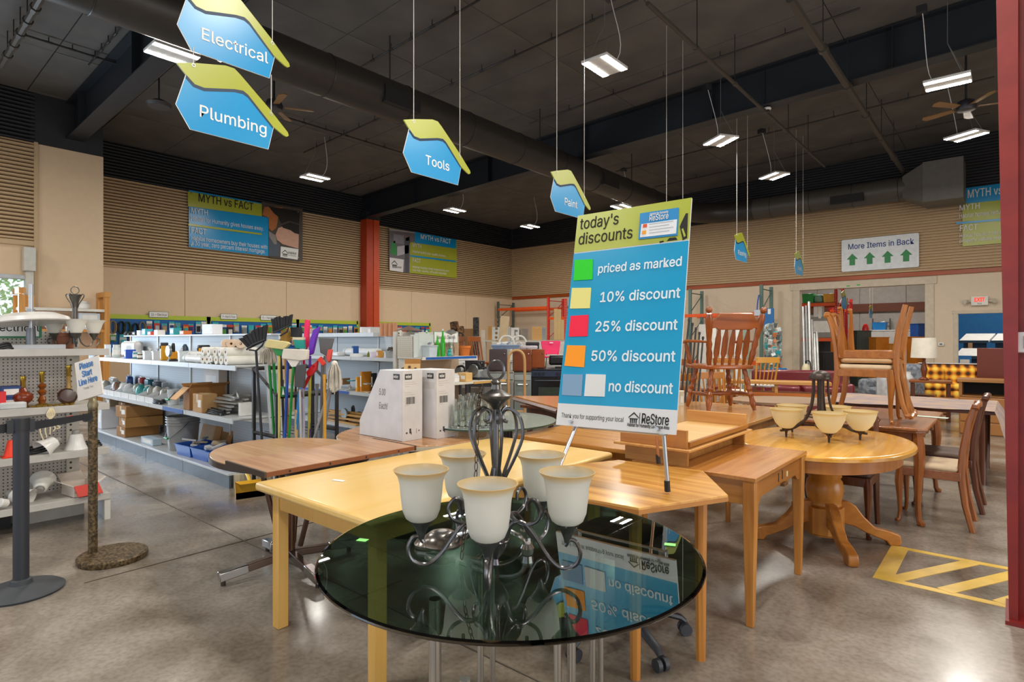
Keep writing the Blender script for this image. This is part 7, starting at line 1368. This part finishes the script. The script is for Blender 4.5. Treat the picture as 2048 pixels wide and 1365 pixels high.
for i, (px, col) in enumerate(((1425, '#e3dfd6'), (1446, '#d9d5cc'), (1476, '#eceae6'), (1492, '#8fa08f'), (1405, '#c9c4bb'))): lean('leaning %s seen through the Windsor armchair back' % ['white panel', 'cream panel', 'white trim board', 'grey green blade', 'beige panel'][i], px - 7, px + 7, 648, 15.6, .0, col, 'panel_board', False, False, 'panels leaning behind the armchair')
# ---- benches and tables in the middle right
def bench(label, pxl, pxr, py, z, depth, d, top, legm, shelf=True):
    p, w, h = spot(pxl, pxr, py, d, 0); t = T('coffee_table', label, 'table', p, YR((pxl + pxr) / 2)); obj('tabletop', box(-w / 2, w / 2, -depth / 2, depth / 2, z - .04, z), top, t, bev=.004)
    for sx in (-1, 1):
        for sy in (-1, 1): obj('leg', box(sx * w * .42 - .03, sx * w * .42 + .03, sy * depth * .4 - .03, sy * depth * .4 + .03, 0, z - .04), legm, t)
    if shelf: obj('lower_shelf', box(-w * .47, w * .47, -depth * .45, depth * .45, .12, .16), legm, t)
    return t
bn = T('pine_bench', 'long pale pine bench table with a lower shelf behind the Windsor armchair', 'bench', on(1552, 10.0, 0), YR(1552) + .02)
obj('top_board', box(-.82, .82, -.22, .22, .70, .75), PINEX, bn, bev=.004); obj('lower_board', box(-.78, .78, -.2, .2, .49, .56), W('#cf7a34', '#a9561c', 0, .8, .4), bn, bev=.004)
for x in (-.7, 0, .7): obj('upright', box(x - .025, x + .025, -.17, .17, .0, .70), PINE, bn)
one('round_table_top', [prism(circle(.58, 48, ry=.42), .735, .765), cyl((0, 0, 0), (0, 0, .735), .05), solid([(.3, 0), (.28, .04), (.05, .08)], 20)], W('#b79474', '#977558', 0, .8, .3, coat=.2), 'grey brown oval laminate table between the armchair table and the oval oak table', 'table', (-2.02, 7.12, 0), .7)
plain_table('wooden_table', 'orange pine table left of the Windsor armchair legs', -3.75, 6.35, .95, .9, .74, W('#d08a3c', '#ab6824', 0, .8, .3, coat=.2), OAKZ); bgs('carton', 'cream box with dark base beside the discount board edge', 1352, 1368, 782, 6.2, .741, '#d8d3bd', .12)
plain_table('wooden_table', 'light orange table behind the discount board', -4.6, 7.9, 1.1, .8, .76, W('#d98f42', '#b56c24', 0, .8, .3, coat=.2), OAKZ)
sofa_m = C('#6e1f27', .3, coat=.3)
sf = T('leather_sofa', 'maroon leather sofa behind the pine bench', 'sofa', on(1600, 11.9, 0), YR(1600) + .1); obj('seat_base', box(-.9, .9, -.4, .4, .0, .42), sofa_m, sf, bev=.04); obj('backrest', box(-.9, .9, .22, .42, .3, .82), sofa_m, sf, bev=.05)
for s_ in (-1, 1): obj('armrest', box(s_ * .78 - .13, s_ * .78 + .13, -.42, .4, .08, .6), sofa_m, sf, bev=.05); obj('seat_cushion', box(s_ * .36 - .33, s_ * .36 + .33, -.42, .2, .40, .53), sofa_m, sf, bev=.04)
# fire extinguisher and pipes by the opening
fx = T('gas_cylinder', 'cream gas cylinder with black hose by the back opening', 'cylinder', on(1612, 15.2, 0), YAW); obj('tank', solid([(.09, 0), (.1, .03), (.1, .72), (.07, .8), (.03, .83)], 18), C('#e3d5b0', .4), fx); obj('valve', [cyl((0, 0, .82), (0, 0, .9), .025), cyl((0, -.03, .88), (.06, -.03, .9), .014)][0], INK, fx); obj('hose', tube(spline([(0, 0, .9), (.1, 0, .88), (.13, 0, .6), (.12, 0, .2)], 5), .014, 6), INK, fx)
for i, (px, pt, c, r) in enumerate(((1606, 614, '#c9c9c7', .03), (1612, 612, '#9d9fa1', .03), (1618, 604, '#dcdcd9', .035), (1624, 640, '#b9babb', .025), (1629, 668, '#e4e4e0', .03), (1634, 664, '#d2d4d4', .03))):
    q_ = ad(px, pt, 16.5); one('metal_tube', [cyl((0, 0, .01), (q_.x - on(px + 4, 15.8, 0)[0], q_.y - on(px + 4, 15.8, 0)[1], q_.z), r, n=12)], C(c, .3, .5), 'tall grey tube standing in the back opening, %s from its left jamb' % words_[i], 'tube', on(px + 4, 15.8, 0), 0, 'grey tubes standing in the back opening')
# ---- right side: draped table, lamp, sofa, cabinets
dtp = T('draped_table', 'large table draped with a grey patterned cloth beyond the dining table', 'table', (-.75, 8.05, 0))
obj('tabletop', box(-.95, .62, -.62, .62, .71, .74), DKW, dtp); 
for sx in (-.85, .52):
    for sy in (-1, 1): obj('leg', cyl((sx, sy * .52, 0), (sx, sy * .52, .71), .03, .04), DKW, dtp)
CLOTH = MIX2('#8d7f80', '#a98d7a', 7, 'printed_cloth', .9, .4, .6)
v = []; f = []; NX, NY = 30, 16
for j in range(NY + 1):
    for i in range(NX + 1):
        x = -1.0 + 2.02 * i / NX; y = -.66 + 1.32 * j / NY; z = .748
        if x > .62:
            d_ = x - .62; z = .748 - d_ * 1.35 - .02 * sin(y * 9) * d_ * 3; x = .63 + d_ * .45 + .03 * sin(y * 11) * min(1, d_ * 6)
        z += .004 * sin(9 * x + 4 * y)
        v.append((x, y, z))
for j in range(NY):
    for i in range(NX): a = j * (NX + 1) + i; f.append((a, a + 1, a + NX + 2, a + NX + 1))
cl_ = one('tablecloth', (v, f), CLOTH, 'faded patterned cloth hanging off the right side of the far table', 'tablecloth', (-.75, 8.05, .002)); sm_ = cl_.modifiers.new('thick', 'SOLIDIFY'); sm_.thickness = .004
stock('bag', 'crumpled white sheet piled left of the plaid sofa', on(1790, 11.5, .0), .6, .4, .8, '#cfd0d2', YAW); one('platform', box(-.2, .2, -.2, .2, 0, .4), DKW, 'dark box beneath the lamp table', 'platform', on(1846, 11.3, 0))
lm = T('table_lamp', 'table lamp with white drum shade and turned wooden base', 'lamp', on(1848, 10.6, .72)); TW = W('#8a4a28', '#5e2c14', 2, .9, .3)
obj('turned_base', solid([(.07, 0), (.08, .02), (.03, .06), (.045, .14), (.055, .2), (.03, .3), (.022, .36), (.03, .38), (.015, .42)], 16), TW, lm); zsh = CAMZ + (HORY - 716) / FPX * 10.6 - .72; obj('lamp_shade', lathe([(.205, zsh), (.18, zsh + .36), (.176, zsh + .36), (.2, zsh)], 28), C('#e9e2d2', .7, sss=.1), lm); obj('lamp_rod', cyl((0, 0, .4), (0, 0, zsh + .1), .01), CHROME, lm)
bench('red brown side table under the drum shade lamp', 1826, 1895, 770, .72, .5, 10.6, W('#a4602c', '#7c431c', 0, .8, .3), DKW, True)
def PLAID():
    mt, nt, b = newmat('plaid_fabric'); Lk = nt.links.new; tc = nt.nodes.new('ShaderNodeTexCoord'); sp = nt.nodes.new('ShaderNodeSeparateXYZ'); Lk(tc.outputs['Object'], sp.inputs[0]); outs = []
    for ax in (0, 2):
        w = nt.nodes.new('ShaderNodeMath'); w.operation = 'SINE'; m = nt.nodes.new('ShaderNodeMath'); m.operation = 'MULTIPLY'; m.inputs[1].default_value = 40.0; Lk(sp.outputs[ax], m.inputs[0]); Lk(m.outputs[0], w.inputs[0]); outs.append(w)
    a = nt.nodes.new('ShaderNodeMath'); a.operation = 'ADD'; Lk(outs[0].outputs[0], a.inputs[0]); Lk(outs[1].outputs[0], a.inputs[1])
    mr = nt.nodes.new('ShaderNodeMapRange'); mr.inputs[1].default_value = -2; mr.inputs[2].default_value = 2; Lk(a.outputs[0], mr.inputs[0]); cr = nt.nodes.new('ShaderNodeValToRGB'); e = cr.color_ramp.elements
    e[0].position = .15; e[0].color = lin('#4a2a14'); e[1].position = .9; e[1].color = lin('#f0c850'); k = e.new(.45); k.color = lin('#c8761c'); k2 = e.new(.62); k2.color = lin('#dca02c'); Lk(mr.outputs[0], cr.inputs[0]); Lk(cr.outputs[0], b.inputs['Base Color']); b.inputs['Roughness'].default_value = .95; return mt
plaid = PLAID(); ps = T('plaid_sofa', 'orange and yellow plaid sofa near the blue doorway', 'sofa', on(1922, 12.2, 0), YR(1922) + .12)
obj('seat_base', box(-.85, .85, -.42, .4, .1, .42), plaid, ps, bev=.05); obj('backrest', box(-.85, .85, .15, .45, .35, .93), plaid, ps, bev=.09)
for k in range(3): obj('back_cushion', box(-.8 + .54 * k, -.29 + .54 * k, .02, .2, .46, .88), plaid, ps, bev=.07); obj('seat_cushion', box(-.8 + .54 * k, -.29 + .54 * k, -.42, .15, .41, .55), plaid, ps, bev=.05)
gr_ = T('armchair', 'grey blue patterned armchair left of the plaid sofa', 'armchair', on(1785, 12.3, 0), YR(1785) - .5); gm_ = MIX2('#8b8d92', '#5d6470', 14, 'printed_fabric', .95, .4, .6)
obj('seat_base', box(-.42, .42, -.4, .4, .1, .45), gm_, gr_, bev=.06); obj('backrest', box(-.42, .42, .2, .46, .35, .95), gm_, gr_, bev=.1)
for s_ in (-1, 1): obj('armrest', box(s_ * .4 - .1, s_ * .4 + .1, -.42, .3, .1, .62), gm_, gr_, bev=.07)
th_ = one('sofa_throw', mv(prism(rrect(1.5, .34, .05), 0, .012), 0, 0, 0), C('#c9c2c0', .9), 'pale throw lying along the top of the plaid sofa', 'throw', (on(1922, 12.48, 0)[0], on(1922, 12.48, 0)[1], .935), YR(1922) + .12)
cab('tall red brown cabinet beside the red column', 1965, 2040, 697, 9.6, .62, '#6b2f1c', 'cabinet', .35, 0, wood=True)
dr = cab('three drawer wooden media cabinet with open top shelf beside the red column', 1936, 2060, 795, 9.0, 0, '#a8713c', 'dresser', .55, 0, None, True, 3)
obj('top_bay', [box(-.46, .46, -.27, .27, .575, .595), box(-.48, -.44, -.27, .27, .58, .80), box(.44, .48, -.27, .27, .58, .80), box(-.5, .5, -.3, .29, .80, .84)], W('#b07a44', '#8a5a2c', 0, .8, .35), dr); obj('bay_back', box(-.44, .44, .2, .22, .59, .80), C('#17130f', .7), dr)
one('platform', box(-.3, .3, -.17, .17, 0, .615), DKW, 'dark plinth under the tall red brown cabinet', 'platform', on(2002, 9.7, 0), YR(2002))
bench('golden wooden end table in front of the media cabinet', 1866, 1938, 800, .5, .5, 9.4, W('#b98048', '#935f2c', 0, .8, .3), W('#b98048', '#935f2c', 2, .8, .3), False)
# ---- through the wide opening
prack('red pallet rack with orange shelf seen through the wide opening', [(-7.9, 3.3, REDR), (-4.22, 3.2, REDR)], [(-7.9, -4.22, 2.62), (-7.9, -4.22, 1.5)], 20.6, 21.6); prack('narrow dark red rack deeper in the back room', [(-4.9, 2.9, C('#a8201c', .5)), (-4.4, 2.9, C('#a8201c', .5))], [(-4.9, -4.4, 2.5)], 23.0, 23.8)
def yb(kind, label, pxl, pxr, pyt, Y, z, col, d=.4, group=None):
    a = wY(pxl, 650, Y).x; b = wY(pxr, 650, Y).x; h = max(.03, wY((pxl + pxr) / 2, pyt, Y).z - z); return stock(kind, label, ((a + b) / 2, Y + d / 2, z), b - a, d, h, col, 0, group)
one('rack_deck', box(-7.9, -4.22, 20.6, 21.6, 2.62, 2.64), KRAFTD, 'brown board deck on the orange rack beam in the back room', 'board', (0, 0, 0)); one('rack_deck', box(-7.9, -4.22, 20.6, 21.6, 1.5, 1.52), KRAFTD, 'lower board deck of the red rack in the back room', 'board', (0, 0, 0))
yb('tub', 'green crate with white print on the orange rack shelf', 1604, 1627, 588, 20.6, 2.641, '#1e9a4a'); yb('tub', 'yellow crate at the right of the orange rack shelf', 1646, 1670, 588, 20.6, 2.641, '#eaa61c'); yb('bag', 'tan and sea green cloth between the crates', 1627, 1646, 590, 20.7, 2.641, '#7fae9a'); yb('carton', 'white carton on the lower deck of the red rack', 1627, 1644, 612, 20.6, 1.96, '#e2e2e0', .3); yb('plainbox', 'grey slab shelf box below the white carton', 1620, 1668, 634, 20.6, 1.52, '#8d8b87', .4)
xa, xb_ = wY(1742, 660, 25.1).x, wY(1850, 660, 25.1).x; bc = T('counter', 'white counter along the wall of the back room', 'cabinet', ((xa + xb_) / 2, 25.4, 0)); hw = (xb_ - xa) / 2; bh = wY(1790, 660, 25.1).z
obj('carcass', box(-hw, hw, -.3, .3, 0, bh - .04), C('#dcdad6', .4), bc); obj('worktop', box(-hw - .02, hw + .02, -.33, .3, bh - .04, bh), C('#e6e4e0', .4), bc)
for k in range(4): obj('door', box(-hw + hw / 2 * k + .01, -hw + hw / 2 * (k + 1) - .01, -.318, -.3, .05, bh - .06), C('#d6d4d0', .4), bc)
yb('tub', 'blue tote with white lid on the back room counter', 1744, 1772, 645, 25.15, bh + .001, '#2a86cf', .4)
ld = T('step_ladder', 'grey step ladder leaning behind the blue tote', 'ladder', (wY(1762, 680, 25.74).x, 25.74, 0))
for s_ in (-.28, .28): obj('rail', cyl((s_, 0, 0), (s_, .08, 2.25), .025, n=6), C('#6d7073', .4, .4), ld)
for k in range(7): obj('rung', cyl((-.28, .01 * k, .3 + .3 * k), (.28, .01 * k, .3 + .3 * k), .016, n=6), C('#6d7073', .4, .4), ld)
for i, (a, b, pt, c, lb) in enumerate([(1628, 1642, 640, '#6a3a22', 'dark brown chair back piled in the back room'), (1640, 1655, 650, '#4a4f55', 'dark grey plinth stand in the back room'), (1654, 1664, 655, '#e0861c', 'orange box standing in the back room'), (1707, 1735, 662, '#3d4642', 'black wire cart of bags in the back room'), (1745, 1770, 675, '#c8781c', 'golden cabinet in front of the white counter'), (1772, 1800, 688, '#c9852c', 'second lower golden cabinet by the counter'), (1780, 1792, 688, '#e9e9ea', 'white box on the golden cabinets'), (1822, 1850, 674, '#c9781c', 'golden cabinet hidden behind the drum shade lamp'), (1640, 1668, 705, '#232426', 'black media stand in the back opening'), (1828, 1852, 648, '#1f4f9a', 'blue board standing on the back counter')]):
    p, w, h = spot(a, b, pt, [20.6, 19.6, 20.4, 18.6, 18.2, 18.0, 18.1, 17.6, 17.4, 20.2][i], 0); h_ = h
    t = T(['stacked_chair', 'plinth_stand', 'orange_box', 'wire_cart', 'cabinet', 'cabinet', 'box', 'cabinet', 'media_stand', 'board'][i], lb, ['chair', 'stand', 'box', 'cart', 'cabinet', 'cabinet', 'box', 'cabinet', 'stand', 'board'][i], p, YAW)
    obj('body', box(-w / 2, w / 2, -.2, .2, .0, h_), C(c, .5), t, bev=.006); obj('front_panel', box(-w * .42, w * .42, -.212, -.2, h_ * .1, h_ * .9), C(c, .4), t); obj('top_edge', box(-w * .53, w * .53, -.22, .21, h_ - .02, h_ + .006), C(c, .5), t)
bgs('helmet', 'red ball cushion on the wire cart in the back room', 1725, 1737, 648, 18.7, 1.74, '#d8281f'); yb('plainbox', 'brown wooden crate on the back counter', 1828, 1847, 650, 25.15, bh + .001, '#7a4a30', .3)
# ---- through the right doorway
def tray_table(label, x0, x1, y, z): 
    t = T('display_tray', label, 'display', (0, 0, 0), 0, 'tilted white display trays in the blue room'); obj('tray_board', [([(x0, y, z), (x1, y, z), (x1 + .15, y + .6, z + .22), (x0 + .15, y + .6, z + .22), (x0, y, z - .05), (x1, y, z - .05), (x1 + .15, y + .6, z + .17), (x0 + .15, y + .6, z + .17)], [(0, 1, 2, 3), (7, 6, 5, 4), (0, 4, 5, 1), (1, 5, 6, 2), (2, 6, 7, 3), (3, 7, 4, 0)])], C('#e3e0da', .5), t, smooth=False); obj('dark_lip', box(x0, x1, y - .03, y, z - .07, z + .01), C('#1c3a50', .5), t); obj('support', box(x0 + .1, x1 - .05, y + .2, y + .3, 0, z), C('#123a5c', .6), t)
for i, (x0, x1, z) in enumerate(((-1.25, -.55, 1.42), (-.5, .5, 1.42), (-1.3, -.7, .98), (-.65, .4, .98))): tray_table(['upper left tilted white tray in the blue room', 'upper right tilted white tray in the blue room', 'lower left tilted white tray in the blue room', 'lower right tilted white tray in the blue room'][i], x0, x1, 22.4 if i < 2 else 21.2, z)
lean('wooden board leaning in the right doorway', 1937, 1944, 686, 17.2, 0, '#b48a58', 'door_panel', True, False); bgs('plainbox', 'bright blue crate on the floor of the right doorway', 1919, 1940, 712, 16.6, .5, '#1470b8', .3); one('platform', box(-.2, .2, -.2, .2, 0, .495), C('#a0623c', .5), 'orange brown stool under the bright blue crate', 'stool', on(1930, 16.8, 0), YAW)
# ---- trees beyond the side window
def tree(label, x, y, h, r, c1, c2):
    t = T('tree', label, 'tree', (x, y, 0)); obj('trunk', cyl((0, 0, 0), (0, 0, h * .6), .15, .08, 8), C('#5a4a3a', .9), t); rn = random.Random(int(h * 100)); v = []; f = []
    for k in range(2600):
        a, b, rr = rn.uniform(0, 2 * pi), rn.uniform(-1, 1), r * (rn.random() ** .4); q = sqrt(1 - b * b); c = Vector((rr * q * cos(a), rr * q * sin(a), h * .55 + rr * b * .9)); s_ = rn.uniform(.05, .11); e = Vector((rn.uniform(-1, 1), rn.uniform(-1, 1), rn.uniform(-1, 1))).normalized(); g_ = e.orthogonal().normalized(); n0 = len(v)
        v += [tuple(c - e * s_), tuple(c + g_ * s_ * .5), tuple(c + e * s_), tuple(c - g_ * s_ * .5)]; f.append((n0, n0 + 1, n0 + 2, n0 + 3))
    obj('crown', (v, f), MIX2(c1, c2, 3, 'leaf_green', .7, .4, .6), t, kind='stuff', smooth=False)
tree('leafy green tree filling the side window', -19.0, 1.6, 4.2, 2.0, '#8fc866', '#d4ecb0'); tree('second leafy tree beyond the side window', -21.5, -2.6, 4.6, 2.2, '#7fba66', '#c8e6a4')
struct('ground_outside', box(-40, -16.4, -20, 20, -.12, -.02), C('#9aa87a', .9))
fit_text()
